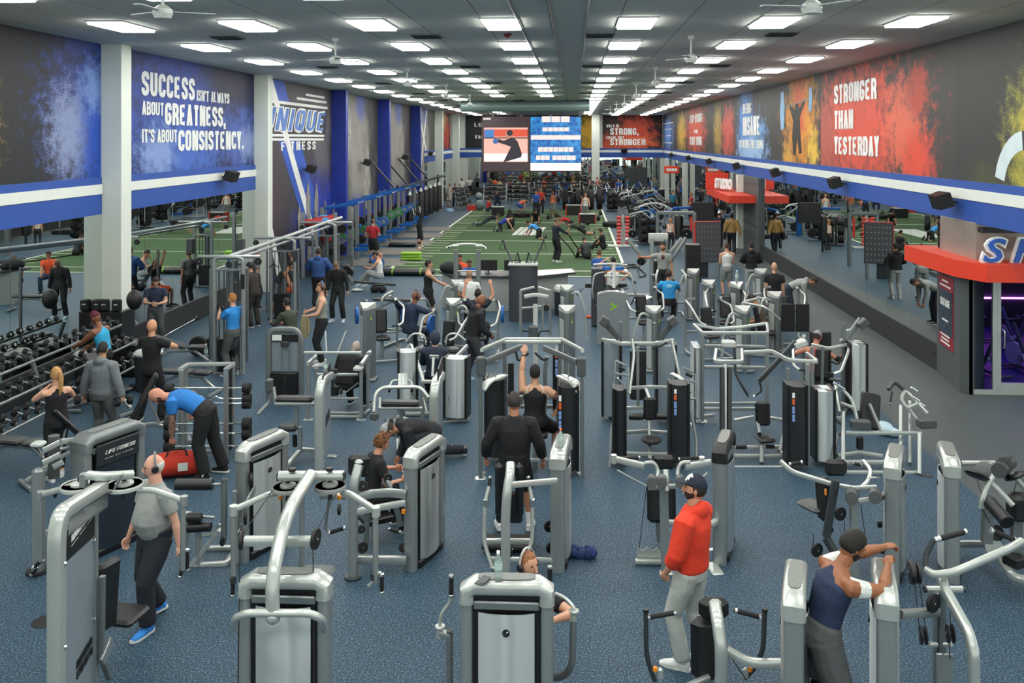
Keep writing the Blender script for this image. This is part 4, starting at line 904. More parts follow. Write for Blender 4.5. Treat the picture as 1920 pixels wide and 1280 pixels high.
    if k('trim'):   # pale edging of a tank top
        tr = cloth(k('trim')); p5 = spine[5]
        for s in (-1, 1): obj('armhole_trim', MB().tube([p5+side*s*(.178*w+f*.3)-up*.03-fw*.02, sh+side*s*.135*w-up*.03-fw*.11, sh+side*s*.102*w+up*.02-fw*.075, sh+side*s*.095*w+up*.045], .007, 6, .04), tr, o)
        obj('neck_trim', MB().tube([sh+side*-.06+up*.045, sh-fw*.08+up*.02, sh+side*.06+up*.045], .007, 6, .05), tr, o)
    if S != 1: o.scale = (S, S, S)
    T.arms = arms; T.legs = legs; T.hc = hc; T.H = H_; T.S = S; T.Qh = Qh; T.sh = sh; T.ch = ch; T.pel = pel; T.fw = fw; T.up = up; T.side = side
    return T
# poses -----------------------------------------------------------
def P_(**k): return k
def sit(z=.50, fwd=.42, lean=0, hands=None, **k):
    d = dict(pelvis=(0, 0, z+.09), lean=lean, feet=[(-.16, fwd, .085), (.16, fwd, .085)], knees=[(-.2, .6, 1), (.2, .6, 1)], hands=hands or [(-.16, .38, z+.16), (.16, .38, z+.16)])
    d.update(k); return d
FG = dict(vox=.012, fine=True)
MD = dict(vox=.018)
FR = dict(vox=.03, hands=False)
LK = lambda **k: k
# ---- foreground and middle ground people ----
# 1 man in grey shirt with headphones
person(G(292, 1166), R(146), 'older man in a tight grey t-shirt with big headphones walking past the machines', P_(hands=[(-.30, -.10, .80), (.30, .14, .84)], feet=[(-.13, .16, .085), (.16, -.14, .10)], fyaw=[14, -8], fpitch=[0, 6], knees=[(-.1, 1, 0), (.1, 1, 0)], hy=-26, hp=2, twist=-4, pelvis=(0, 0, .92)),
       LK(skin='#d6a38c', tc='#8f9391', bc='#1c212b', shoe='#2f7fd0', hs='ring', hair='#c9c8c4', phones='#6f7274', glasses=1, moustache=1, sleeve=.62, bloose=.014), h=1.76, fat=.06, **FG)
# 2 bending man, blue tee
t2 = person(G(384, 893), R(92), 'bald man in a blue t-shirt and striped black trousers bending over a red bag', P_(pelvis=(0, 0, .93), lean=78, hands=[(-.12, .42, .50), (.30, .30, .82)], elbows=[(-.6, -.3, .4), (1, -.2, .5)], feet=[(-.14, -.06, .085), (.16, -.22, .085)], hp=18, twist=6),
       LK(skin='#c98d76', tc='#2372bd', bc='#15171a', shoe='#17181b', hs='bald', beard='#4a3428', tattoo=(1, 2), stripe='#e6e8e6', muscle=1.2, bloose=.012), h=1.86, fat=.015, **FG)
# 3 woman
person(G(106, 898), R(42), 'blonde woman with a ponytail in black tank top and leggings by the dumbbell racks', P_(hands=[(-.10, .24, 1.40), (.10, .26, 1.38)], elbows=[(-1, -.2, -.8), (1, .1, -1)], hy=12, feet=[(-.08, -.06, .085), (.09, .10, .085)]),
       LK(f=1, skin='#d9a58a', top='tank', tc='#15161a', bottom='leggings', bc='#15171b', shoe='#e3e4e2', hs='pony', hair='#b58a55'), h=1.66, **FG)
# 4 grey hoodie
t4 = person(G(191, 842), R(-4), 'man in a grey hoodie seen from behind holding two dumbbells', P_(hands=[(-.38, .06, .80), (.34, .06, .80)], hy=8, hp=8),
       LK(skin='#b98e74', top='long', hood=1, tc='#6d7478', bc='#55585a', hair='#17120f', loose=.012, hs='short'), h=1.74, fat=.02, **FG)
# 5 teal tank
person(G(196, 752), R(86), 'man in a turquoise tank top and maroon beanie leaning over the dumbbell rack', P_(lean=14, hands=[(-.14, .52, 1.08), (.22, .46, 1.0)], elbows=[(-1, -.6, -.2), (.4, -1, -.4)], hp=14), LK(skin='#7a4d36', top='tank', tc='#2fa3cf', bc='#17181c', hs='bald', beanie='#5c1f2a', muscle=1.3, w=1.08), **MD)
# 6 black shirt
person(G(284, 790), R(-12), 'bald man in a black t-shirt seen from behind with his right elbow raised', P_(hands=[(-.10, .26, 1.26), (.12, .22, 1.30)], elbows=[(-1, .1, -.3), (1, .1, -.2)], feet=[(-.24, -.02, .085), (.18, .02, .085)], fyaw=[24, -20]), LK(skin='#c4906f', tc='#141518', bc='#15161a', hs='bald', muscle=1.15), h=1.82, **MD)
# 7 navy tee with phone
person(G(292, 652), R(205), 'man in a navy t-shirt looking down at his phone beside the white column', P_(hands=[(-.06, .30, 1.12), (.08, .30, 1.14)], hp=28, elbows=[(-.9, -.3, -.8), (.9, -.3, -.8)]), LK(skin='#c79a80', tc='#1f2a42', bc='#45494c', hair='#2a1d16', beard='#3a281e'), **MD)
# 8 blue shirt curling
t8 = person(G(437, 703), R(72), 'young man in a bright blue t-shirt holding a dumbbell up to his face', P_(hands=[(-.05, .30, 1.40), (.26, .06, .86)], elbows=[(-.4, .6, -1), (.6, -1, -.2)], hp=4), LK(skin='#d3a188', tc='#2a86cf', bc='#4b4e50', hair='#a5713f', shoe='#7d8082', bloose=.005), **MD)
# 9 olive seated
person(G(548, 668), R(58), 'man in an olive long-sleeved top sitting with his back turned, facing left', sit(.45, hands=[(-.2, .5, .75), (.1, .46, .7)], lean=18), LK(skin='#b98a6d', top='long', tc='#3a3f33', bc='#26282a', hair='#1f1612'), **MD)
# 10 grey tank with blue phones
t10 = person(G(603, 683), R(112), 'young man in a grey tank top and blue headphones holding a beige towel', P_(hands=[(-.12, .32, 1.08), (.20, .28, 1.12)], elbows=[(-.9, -.6, -.6), (.9, -.6, -.5)], hy=10), LK(skin='#d1a184', top='tank', tc='#8d9188', bc='#17191c', shoe='#dfe0de', hair='#6b4a30', phones='#2c5fa8', cup='#2350a0'), h=1.84, **MD)
# 11 black sweater
person(G(634, 602), R(176), 'man in a black sweater and black trousers standing with his head bowed', P_(hands=[(-.3, .06, .84), (.3, .06, .84)], hp=48, lean=8, feet=[(-.16, 0, .085), (.16, 0, .085)]), LK(skin='#c08f72', top='long', tc='#15161a', bc='#17191c', shoe='#9fb2c4', hair='#6a5340', hs='buzz'), **MD)
# 12 blue hoodie
person(G(597, 578), R(4), 'man in a blue hooded sweatshirt seen from behind at the cable machine', P_(hands=[(-.18, .26, 1.08), (.18, .26, 1.08)], elbows=[(-1, -.2, -.4), (1, -.2, -.4)]), LK(skin='#b98a6d', top='long', hood=1, tc='#2d4f86', bc='#1a1c20', hs='buzz', loose=.02), fat=.03, h=1.8, **MD)
# 13 rower
person(G(712, 545)+V((0, 0, 0)), R(88), 'man in a white tank top and grey sweatpants sitting on the rowing machine', P_(pelvis=(0, 0, .52), lean=6, hands=[(-.1, .46, .80), (.06, .18, 1.12)], feet=[(-.1, .66, .30), (.12, .52, .22)], knees=[(-.1, .2, 1), (.1, .2, 1)], fpitch=[30, 20], hp=30), LK(skin='#c6957a', top='tank', tc='#d4d8d4', bc='#8f9494', shoe='#d8dad8', hair='#1d1613'), **MD)
# 14 red tee
person(G(699, 494), R(-18), 'bald man in a red t-shirt and black shorts watching the squat racks', P_(hands=[(-.26, .10, .95), (.18, .24, 1.1)]), LK(skin='#c08f72', tc='#a52430', bottom='shorts', bc='#1b1c20', hs='buzz', hair='#4a3a2e'), fat=.03, h=1.82, **MD)
# 15 orange shorts
person(G(546, 578), R(84), 'man in a black t-shirt and orange shorts sitting inside the cable frame', sit(.5, hands=[(-.3, .2, 1.7), (.3, .2, 1.7)], elbows=[(-1, 0, -.3), (1, 0, -.3)]), LK(skin='#a8785c', tc='#17181b', bottom='shorts', bc='#d8572a', hair='#17120f'), **MD)
# 16 bending black tank
person(G(518, 598), R(-72), 'man in a black tank top and grey shorts bending forward beside the cable frame', P_(lean=38, hands=[(-.16, .50, .78), (.20, .50, .70)], feet=[(-.18, .0, .085), (.16, -.16, .085)], hp=10), LK(skin='#b98466', top='tank', tc='#1c1d21', bottom='shorts', bc='#5b6065', hair='#1d1613'), **MD)
person(G(478, 612), R(60), 'man in a brown long-sleeved top behind the bars of the cable machine', P_(lean=20, hands=[(-.1, .34, 1.0), (.1, .34, 1.0)]), LK(skin='#b98466', top='long', tc='#35302c', bc='#2a2724', hair='#1d1613'), **MD)
person(G(480, 578), R(-60), 'man in a grey t-shirt walking behind the cable machine near the second column', P_(), LK(skin='#c6957a', tc='#777b7c', bc='#2a2b2e', hair='#3b2c20'), **MD)
# 17 black tank right-facing
person(G(803, 610), R(-72), 'man in black tank top and black shorts standing and gesturing with both hands', P_(hands=[(-.10, .42, 1.10), (.16, .44, 1.08)], elbows=[(-.5, -1, -.5), (.5, -1, -.5)], palm=[(0, 0, 1), (0, 0, 1)], curl=[12, 12], feet=[(-.09, .04, .085), (.10, -.1, .085)]), LK(skin='#c6957a', top='tank', tc='#17181b', bottom='shorts', bc='#17181b', shoe='#2b2a2a', hair='#1d1613'), h=1.78, **MD)
# 18 navy sweater
person(G(768, 668), R(-26), 'bald man in a navy sweater with headphones sitting and twisting to the right', sit(.52, lean=16, twist=-14, hands=[(-.42, .2, .95), (.3, .3, .9)], elbows=[(-1, -.4, .4), (1, -.5, .2)], hy=-24), LK(skin='#7a4d36', top='long', tc='#1d2c44', bc='#202a3a', hs='bald', phones='#1b1c1e', cup='#d9dcdb'), h=1.86, fat=.02, **MD)
# 19 white tee
person(G(880, 636), R(6), 'bald man in a white t-shirt seen from behind in front of the desk', P_(hands=[(-.18, .3, 1.05), (.18, .3, 1.05)]), LK(skin='#c6957a', tc='#d4d9d6', bc='#1b1d20', hs='buzz', hair='#8a705a'), fat=.02, **MD)
# 20 overhead press
person(G(896, 655), R(2), 'dark-haired man in a navy t-shirt pressing two handles overhead', sit(.5, hands=[(-.30, .14, 1.50), (.30, .14, 1.50)], elbows=[(-1, -.1, -.5), (1, -.1, -.5)], palm=[(0, 1, 0), (0, 1, 0)]), LK(skin='#b98466', tc='#1c2434', bc='#1b1d20', hair='#14100e'), h=1.8, **MD)
# 21 black hoodie
person(G(886, 717), R(-64), 'bald man in a black hoodie standing over a machine seat, facing right', P_(lean=12, hands=[(-.14, .28, .98), (.16, .32, .94)], hp=20, feet=[(-.18, -.1, .085), (.22, .12, .085)]), LK(skin='#7a4d36', top='long', hood=1, tc='#17181c', bc='#34363a', shoe='#7fa3c4', hs='bald', loose=.012), fat=.03, h=1.84, **MD)
# 22 hooded
person(G(816, 762), R(3), 'person with a dark blue hood up sitting on a machine with their back turned', sit(.5, hands=[(-.2, .40, .8), (.2, .40, .8)], elbows=[(-.5, -1, -.8), (.5, -1, -.8)], hp=6), LK(top='long', hoodup=1, tc='#232f40', bc='#1e232b', loose=.016, hs='bald'), **MD)
# 23 cap & raised arm
person(G(1003, 878), R(3), 'man in a black tank top with white edging and black cap reaching one arm up', sit(.60, fwd=.30, lean=-2, hands=[(-.16, .18, 1.90), (.34, .06, .86)], elbows=[(-1, .2, 0), (1, -.5, 0)], palm=[(0, 1, 0), None], curl=[20, 30], pelvis=(0, 0, .74), feet=[(-.2, .3, .15), (.30, .16, .12)], hp=-4), LK(skin='#c99a7d', top='tank', tc='#15161a', bottom='shorts', bc='#1b1c20', shoe='#1f1f22', hs='short', hair='#1d1613', cap='#17181b', capback=0, tattoo=2, trim='#d9dcd8', watch=1, muscle=1.15), h=1.78, **FG)
# 24 big black top man
person(G(964, 1008)+V((0, 0, .05)), R(2), 'large dark-haired man in a black long-sleeved top gripping the dip handles, seen from behind', P_(hands=[(-.36, .10, .90), (.36, .10, .88)], elbows=[(-.8, -1, 0), (.8, -1, 0)], hp=4, hy=4, palm=[(1, 0, 0), (-1, 0, 0)], curl=[65, 65], feet=[(-.19, .12, .10), (.19, .12, .10)], pelvis=(0, 0, .92)), LK(skin='#a87459', top='long', sleeve=1.72, tc='#141519', bottom='shorts', bc='#15161a', shoe='#dcdedd', sock='#e2e4e2', hair='#2a2522', loose=.012, slen=.95), h=1.80, fat=.04, **FG)
# 25 young man behind the front tower
person(G(988, 1310), R(168), 'young man with black headphones sitting behind the front machine, head turned right', sit(.40, fwd=.34, hy=58, hands=[(-.32, .30, .92), (.2, .3, .6)], elbows=[(-1, -.6, -.3), (1, -.5, 0)], feet=[(-.28, .38, .085), (.2, .3, .085)], palm=[(1, 0, 0), None], curl=[60, 30], lean=-4), LK(skin='#cf9c80', tc='#17181b', bottom='shorts', bc='#1a1b1e', shoe='#1d1e20', sock='#1a1b1d', hair='#8a5a3a', hs='buzz', phones='#b9bbb8', cup='#141517'), **FG)
# 26 woman on machine
person(G(697, 1000), R(-58), 'curly auburn-haired woman in a black t-shirt sitting on the seated row machine', sit(.45, fwd=.40, lean=10, hp=14, hands=[(-.18, .40, .78), (.16, .36, .72)]), LK(f=1, skin='#cf9478', tc='#17181b', bottom='long', bc='#1b1c1f', shoe='#2b2c2f', hs='curly', hair='#6b4426'), h=1.64, **FG)
# 27 crouching person behind tower
person(G(806, 872), R(112), 'person in a black jacket and grey cap bending down behind the tall machine tower', P_(pelvis=(0, -.05, .52), lean=92, hands=[(-.15, .45, .12), (.2, .45, .12)], feet=[(-.12, .25, .085), (.2, -.62, .12)], knees=[(-.2, 1, .2), (.2, 1, -.2)], fpitch=[0, -35], hp=10), LK(skin='#a8785c', top='long', hood=1, tc='#1b1d22', bc='#1f232b', shoe='#27324c', sole='#c9ccd0', cap='#9a9c9b', capback=1, loose=.015), **FG)
# 28 red hoodie
person(G(1297, 1250), R(58), 'man in an orange-red hoodie, light joggers and navy cap standing with his back half turned', P_(hands=[(-.20, .16, .90), (.20, .10, .82)], elbows=[(-1, -.8, 0), (1, -1, 0)], hy=26, hp=-6, feet=[(-.08, .05, .085), (.10, -.12, .085)], lean=-3), LK(skin='#c08c70', top='long', hood=1, sleeve=1.45, tc='#d63a22', bc='#b5bab6', shoe='#dfe1df', hs='short', hair='#221a16', beard='#2a1f19', cap='#1d2436', cappanel='#d9dcda', loose=.02, bloose=.004), h=1.84, fat=.02, **FG)
# 29 leaning man
t29 = person(G(1545, 1400), R(-78), 'bearded man in a navy vest with white sleeves leaning on a machine tower', P_(lean=24, pelvis=(0, -.04, .93), hands=[(-.20, .66, 1.46), (.02, .54, 1.42)], elbows=[(-1, .4, .0), (1, .35, -.9)], hp=12, palm=[(0, 0, -1), (0, .4, -1)], curl=[48, 55], feet=[(-.14, -.10, .085), (.14, -.04, .085)]), LK(skin='#8f5a3c', tc='#1e2c4a', bottom='shorts', bc='#4e5153', sleggings='#15161a', hair='#120e0c', hs='afro', beard='#17110e', inner='#d5dad8', muscle=1.25, w=1.05, watch=0, top='tank', bloose=.02), h=1.84, fat=.01, **FG)
# 30 pink tank
person(G(1528, 760), R(-28), 'person in a pink tank top, grey cap and black arm sleeves on a machine', sit(.5, lean=8, hands=[(-.34, .24, .95), (.42, .30, .90)], hp=20, hy=-10), LK(skin='#c98a72', top='tank', tc='#b8504c', bc='#1e1f23', cap='#8f9294', capback=1, armband='#17181a', hair='#3a2a20'), **MD)
# 31..36 right side walkers
person(G(1452, 615), R(-8), 'bald man in a black t-shirt standing behind the small machine towers on the right', P_(), LK(skin='#c99a80', tc='#17181b', bc='#26282c', hs='bald'), fat=.02, **MD)
person(G(1478, 603), R(-100), 'person in a light grey hoodie and dark jeans bending down by the mirror', P_(lean=80, hands=[(-.1, .5, .4), (.15, .5, .42)], hp=10), LK(skin='#b98466', top='long', hood=1, tc='#9ba09d', bc='#2c3443', shoe='#1d1e21'), **MD)
person(G(1432, 655), R(70), 'curly-haired boy in a brown t-shirt sitting on a small machine', sit(.5, lean=22, hp=20), LK(skin='#a8785c', tc='#6a5c50', bc='#26282c', hs='afro', hair='#2a1d16'), h=1.7, **MD)
person(G(1363, 557), R(10), 'man in a white sleeveless shirt and grey shorts standing by the right-hand mirror', P_(hands=[(-.1, .24, 1.1), (.1, .26, 1.1)], hy=-30), LK(skin='#c99a80', top='tank', tc='#dfe3e0', bottom='shorts', bc='#8b9190', shoe='#26272a', hair='#3b2418', hs='buzz', w=1.1), **MD)
person(G(1409, 557), R(-4), 'person in a black hoodie, black cap and light grey sweatpants with their back turned', P_(hands=[(-.12, .24, 1.1), (.12, .24, 1.1)], elbows=[(-1, -.3, -.5), (1, -.3, -.5)]), LK(top='long', hood=1, tc='#15161a', bc='#a3a9a8', cap='#17181b', shoe='#d9dcda', loose=.015), **MD)
t35 = person(G(1372, 474), R(-6), 'man in a mustard tan jacket walking away with a black bag on his shoulder', P_(feet=[(-.1, .2, .085), (.1, -.2, .1)], hands=[(-.32, .1, .85), (.36, -.1, .85)]), LK(skin='#8a5c44', top='long', tc='#a8854e', bc='#1d232d', hair='#17120f', loose=.03), fat=.02, **MD)
person(G(1349, 468), R(0), 'man in a dark navy shirt and white cap walking away beside the tan jacket', P_(feet=[(-.1, -.2, .1), (.1, .2, .085)]), LK(skin='#b98466', tc='#1c2232', bc='#1d1f24', cap='#dfe1df', shoe='#8d9094'), **MD)
# 37..40
person(G(1254, 606), R(0), 'man in a bright blue printed t-shirt sitting with his back turned', sit(.5, hands=[(-.26, .42, .92), (.26, .42, .92)], elbows=[(-.5, -1, -.8), (.5, -1, -.8)]), LK(skin='#b98466', tc='#2f95d2', bc='#17181c', hair='#2a201a', print='#8ccbe8', hs='short', shoe='#6d7276'), fat=.02, h=1.82, **MD)
person(G(1243, 568), R(176), 'bearded man in a grey printed t-shirt holding out one arm to a machine', P_(hands=[(.52, .2, 1.34), (-.28, .02, .84)][::1] if 0 else [(-.28, .03, .84), (.66, .12, 1.36)], elbows=[(-.6, -1, 0), (.2, -1, -.6)], curl=[35, 60], hy=-14), LK(skin='#b98466', tc='#8f9490', bc='#15161a', hair='#1d1613', beard='#241a15', print='#5a3a34', print_front=1, print_oval=0), h=1.86, **MD)
person(G(1150, 580), R(174), 'man in a white flag-print tank top and black beanie on the cable machine', sit(.55, hands=[(-.34, .22, .95), (.24, .1, 1.4)], elbows=[(-1, -.3, 0), (1, -.2, -.4)]), LK(skin='#c98f75', top='tank', tc='#d9dcd8', bc='#26282c', hair='#1d1613', beanie='#17181b', bib='#7a6fa8'), h=1.84, fat=.02, **MD)
person(G(1123, 572), R(-30), 'man in a royal blue t-shirt standing behind the cable machine, looking right', P_(hp=5), LK(skin='#b98466', tc='#24509a', bc='#1d1f24', hs='buzz', hair='#4a3526'), h=1.7, **MD)
# coach with ropes
t41 = person(G(1042, 492), R(-52), 'coach in a navy tracksuit holding a battle rope on the turf', P_(hands=[(-.1, .34, .92), (.22, .46, 1.12)], hy=-4, hp=10), LK(skin='#b57f66', top='long', tc='#1c2432', bc='#16181d', hs='buzz', hair='#5c4a3e', shoe='#c9cccb'), h=1.8, **MD)
person(G(1101, 486), R(30), 'man in a dark grey t-shirt sitting on the turf with his head down', P_(pelvis=(0, 0, .14), lean=20, hands=[(-.2, .40, .2), (.15, .42, .5)], feet=[(-.2, .50, .06), (.25, .45, .06)], knees=[(-.2, .2, 1), (.2, .2, 1)], hp=30), LK(skin='#a8785c', tc='#3a3f42', bc='#17181c', hair='#15110f'), **MD)
person(G(1132, 468), R(70), 'man in a black t-shirt sitting on the turf beside the right sideline', P_(pelvis=(0, 0, .14), lean=12, hands=[(-.2, .40, .2), (.15, .42, .5)], feet=[(-.2, .50, .06), (.25, .45, .06)], knees=[(-.2, .2, 1), (.2, .2, 1)], hp=8), LK(skin='#a8785c', tc='#17181c', bc='#17181c', hair='#15110f'), **MD)
# turf exercisers
PLANK = P_(pelvis=(0, -.35, .36), lean=84, hands=[(-.2, .34, .08), (.2, .34, .08)], elbows=[(-1, 0, .5), (1, 0, .5)], feet=[(-.1, -1.15, .10), (.12, -1.15, .10)], knees=[(0, 0, -1), (0, 0, -1)], fpitch=[-70, -70], hp=-30)
KNEEL = P_(pelvis=(0, -.2, .40), lean=70, hands=[(-.2, .50, .08), (.2, .50, .08)], elbows=[(-1, 0, .5), (1, 0, .5)], feet=[(-.12, -.55, .08), (.14, -.55, .08)], knees=[(-.1, .8, -.6), (.1, .8, -.6)], fpitch=[-70, -70], hp=-10)
person(G(945, 434), R(-84), 'person in a royal blue top kneeling with arms stretched forward on the turf', KNEEL, LK(skin='#c6957a', tc='#2b3fa0', bottom='leggings', bc='#17181c', hair='#1d1613', top='tank'), **MD)
person(G(925, 424), R(-84), 'person in dark clothes holding a plank behind the blue-topped person on the turf', PLANK, LK(skin='#b98466', tc='#1f2a33', bottom='leggings', bc='#2b3c40', hair='#1d1613'), **MD)
person(G(1004, 447), R(70), 'person in a light blue t-shirt kneeling over the white mats', KNEEL, LK(skin='#b98466', tc='#3f8fd0', bottom='shorts', bc='#1b1d20', hair='#1d1613'), **MD)
person(G(1005, 422), R(178), 'person in black crouching at the far side of the white mats', P_(pelvis=(0, 0, .35), lean=50, hands=[(-.2, .45, .10), (.2, .45, .10)], feet=[(-.15, .0, .085), (.15, .0, .085)], knees=[(-.3, 1, .3), (.3, 1, .3)]), LK(skin='#b98466', tc='#1b1c20', bc='#1b1d20', hair='#1d1613'), **MD)
person(G(1074, 441), R(88), 'man in an olive t-shirt and black shorts holding a push-up on the turf', PLANK, LK(skin='#b98466', tc='#3a4030', bottom='shorts', bc='#17181c', hair='#1d1613'), **MD)
person(G(1058, 428), R(95), 'person in a red t-shirt doing a push-up on the turf behind the olive shirt', PLANK, LK(skin='#b98466', tc='#b32a2c', bc='#26282c', hair='#1d1613'), **MD)
person(G(786, 472)+V((0, 0, 0)), R(-60), 'person doing a handstand against the bench at the edge of the turf', P_(pelvis=(0, 0, 1.14), flip=1, lean=-8, hands=[(-.2, .0, .10), (.2, .0, .10)], elbows=[(-1, 0, 0), (1, 0, 0)], feet=[(-.1, .12, 1.96), (.1, -.25, 1.90)], knees=[(0, 1, 0), (0, 1, 0)], fpitch=[80, 80]), LK(skin='#c6957a', tc='#17181c', bc='#17181c', bottom='leggings', hair='#4a2a20'), **MD)
# ================= MACHINES, NEAR =================
class Mach:
    """one machine; points are (px, py, camera depth) of the frame turned into places in the hall"""
    def __init__(s, name, lab, px, py, cat='exercise machine', group=None):
        s.D = F*H/(py-CY); s.T = Thing(name, lab, cat, G(px, py), 0, group); s.o = s.T.o
    def P(s, p): return W(p[0], p[1], p[2]) if len(p) == 3 else W(p[0], p[1], s.D)
    def t(s, n, m, r, *paths, rad=.06, seg=10):
        for pa in paths: s.T.part(n, MB().tube([s.P(p) for p in pa], r, seg, rad), m, world=True)
    def b(s, n, m, w, h, *paths, rad=.05, up=(0, 0, 1), r=.012, fixed=None):
        for pa in paths: s.T.part(n, MB().bar([s.P(p) for p in pa], w, h, rad, r, up, fixed), m, world=True)
    def post(s, n, m, w, d, *ps):
        """upright from the floor: (px, py at the floor, height)"""
        for p in ps: s.T.part(n, MB().box(G(p[0], p[1])+V((0, 0, p[2]/2)), (w, d, p[2]), bev=min(w, d)*.2), m, world=True)
    def c(s, n, m, r, *pairs, seg=16, bev=.004):
        for a, b in pairs: s.T.part(n, MB().cyl(s.P(a), s.P(b), r, seg, bev), m, world=True)
    def x(s, n, m, p, size, rz=0, rx=0, ry=0, bev=.015, parent=None):
        Q = Euler((R(rx), R(ry), R(rz))).to_matrix(); return s.T.part(n, MB().box(s.P(p), size, Q, bev), m, world=True, parent=parent)
    def pulley(s, p, r=.07, axis=(1, 0, 0), w=.03):
        a = V(axis).normalized(); c = s.P(p); mb = MB(); mb.cyl(c-a*w*.5, c+a*w*.5, r, 20, .006); mb.cyl(c-a*w*.62, c+a*w*.62, r*.45, 14, .003)
        o = s.T.part('pulley', mb, black, world=True); mb = MB(); mb.cyl(c-a*w*.8, c+a*w*.8, r*.12, 8, .002); s.T.part('axle', mb, chrome, world=True, parent=o); return o
    def cable(s, *paths): return s.t('cable', cable_m, .0045, *paths, rad=0, seg=6)
    def grip(s, a, b, r=.019, end=True):
        a, b = s.P(a), s.P(b); d = (b-a).normalized(); mb = MB(); mb.cyl(a+d*.02, b-d*.02, r, 12); o = s.T.part('hand_grip', mb, rubber, world=True)
        mb = MB(); mb.cyl(a-d*.005, a+d*.02, r*1.15, 12, .003); mb.cyl(b-d*.02, b+d*.005, r*1.15, 12, .003); s.T.part('grip_collar', mb, chrome, world=True, parent=o); return o
def badge(T, c, n, r=.032):
    n = V(n).normalized(); o = T.part('badge', MB().cyl(V(c), V(c)+n*.008, r, 20, .002), black)
    ux = V((0, 0, 1)).cross(n).normalized(); uz = V((0, 0, 1)); q = V(c)+n*.009; mb = MB()
    for dx, pts in ((-.018, [(0, .011), (-.006, -.009), (.008, -.009)]), (.004, [(-.004, -.011), (.001, .011), (.014, .011)]), (.004, [(0, .001), (.010, .001)])):
        mb.sweep([q+ux*(dx+x)+uz*y for x, y in pts], rrect(.0045, .002, .0005, 1), up=n)
    T.part('badge_mark', mb, chrome, parent=o)
def wtower(loc, rz, lab, L=.78, Wd=.16, Hh=1.385, sh=brush, name='weight_tower', group=None, logo=True, stack=True, rake=0., faces=(-1, 1), capm=None):
    """weight tower, long axis along local x, shrouds on the local +-y faces"""
    T = Thing(name, lab, 'exercise machine', loc, rz, group); pw = .105; mb = MB()
    for s in (-1, 1): mb.sweep([(s*(L/2-pw/2), 0, 0), (s*(L/2-pw/2), 0, Hh-.10)], rrect(pw, Wd, .035, 3), fixed=(1, 0, 0))
    T.part('frame_post', mb, silver)
    # rounded cap bridging the posts
    mb = MB()
    mb.sweep([(-L/2+.055, 0, Hh-.17), (-L/2+.055, 0, Hh-.075), (-L/2+.12, 0, Hh-.035), (L/2-.12, 0, Hh-.03), (L/2-.055, 0, Hh-.07), (L/2-.055, 0, Hh-.17)], [(x, y) for x, y in rrect(Wd+.035, .13, .05, 3)], fixed=(0, 1, 0))
    T.part('cap', mb, capm or silver2)
    mb = MB(); mb.sweep([(-L/2+.15, 0, Hh+.0345), (-L/2+.19, 0, Hh+.0350), (0, 0, Hh+.036), (L/2-.19, 0, Hh+.0385), (L/2-.15, 0, Hh+.0385)], rrect(1, .01, .004), fixed=(0, 1, 0), scales=[(.06, 1), (.105, 1), (.125, 1), (.105, 1), (.06, 1)])
    T.part('top_inset', mb, mat('inset_grey', '#6f7370', .5, 0, .12, 50))
    w = L-2*pw
    T.part('recess', MB().box((0, 0, Hh/2-.04), (w+.01, Wd*.62, Hh-.12), bev=.004), black)
    for f in faces:
        mb = MB(); k = 10; pr = []
        xs = [(-w/2+.05)+(w-.10)*i/k for i in range(k+1)]; a = [(x, f*(Wd*.36+.06*cos(x/(w/2)*pi/2))) for x in xs]
        mb.prism(a+[(x, y-f*.012) for x, y in a[::-1]], (0, 0, .07), (1, 0, 0), (0, 1, 0), (0, 0, Hh-.30)); T.part('shroud', mb, sh)
        T.part('header_panel', MB().box((0, f*Wd*.42, Hh-.175), (w-.02, .03, .07), bev=.01), grey_m)
        T.part('kick_panel', MB().box((0, f*Wd*.40, .045), (w, .07, .09), bev=.015), black)
        if logo: badge(T, (0, f*(Wd*.36+.061), Hh*.73), (0, f, 0))
    return T

# --- near left: fly machine with white side panel (sees the camera from its right side)
m = Mach('fly_machine', 'silver plate-panelled fly machine with two horizontal pulley discs, nearest at the left edge', 135, 1420)
d0, d1 = 7.25, 7.95
m.b('main_post', silver2, .125, .10, [(106, 1440, d0), (106, 1010, d0), (113, 962, d0+.05), (191, 912, d1)], rad=.16, fixed=(1, 0, 0), r=.02)
m.b('rear_post', silver, .05, .05, [(178, 1400, d1), (178, 918, d1)]); m.b('brace', silver, .06, .05, [(122, 1000, d0+.1), (190, 948, d1)])
a = W(118, 1056, d0+.05); b_ = W(173, 1010, d1-.02); lo = .12
def side_panel(m, n, mt, a, b, z0a, z1a, z0b, z1b, th=.02, off=.0):
    a, b = V(a), V(b); t = (b-a); t.z = 0; nn = t.cross(V((0, 0, 1))).normalized()*off
    q = [V((a.x, a.y, z0a))+nn, V((b.x, b.y, z0b))+nn, V((b.x, b.y, z1b))+nn, V((a.x, a.y, z1a))+nn]; tn = t.cross(V((0, 0, 1))).normalized()*th
    mb = MB(); r0 = mb.ring(q); r1 = mb.ring([p+tn for p in q]); mb.bridge(r0, r1); mb.cap(r0, True); mb.cap(r1); return m.T.part(n, mb, mt, world=True)
side_panel(m, 'side_panel', shroud, a, b_, lo, a.z, lo, b_.z+.02)
pa = W(118, 1001, d0+.05); pb = W(173, 971, d1-.02); side_panel(m, 'label_plate', black, a, b_, a.z+.01, pa.z+.02, b_.z+.03, pb.z+.03, off=.003)
t_ = (b_-a); t_.z = 0; tn = t_.normalized(); sl = V((tn.x, tn.y, .10))
strokes('HAMMER STRENGTH', V((a.x, a.y, a.z+.13))+tn*.1+tn.cross(V((0, 0, 1)))*.028, sl, (0, 0, 1), .055, .48, lwhite, m.o, sw=.16, th=.004, inv=m.T.I, name='label_text')
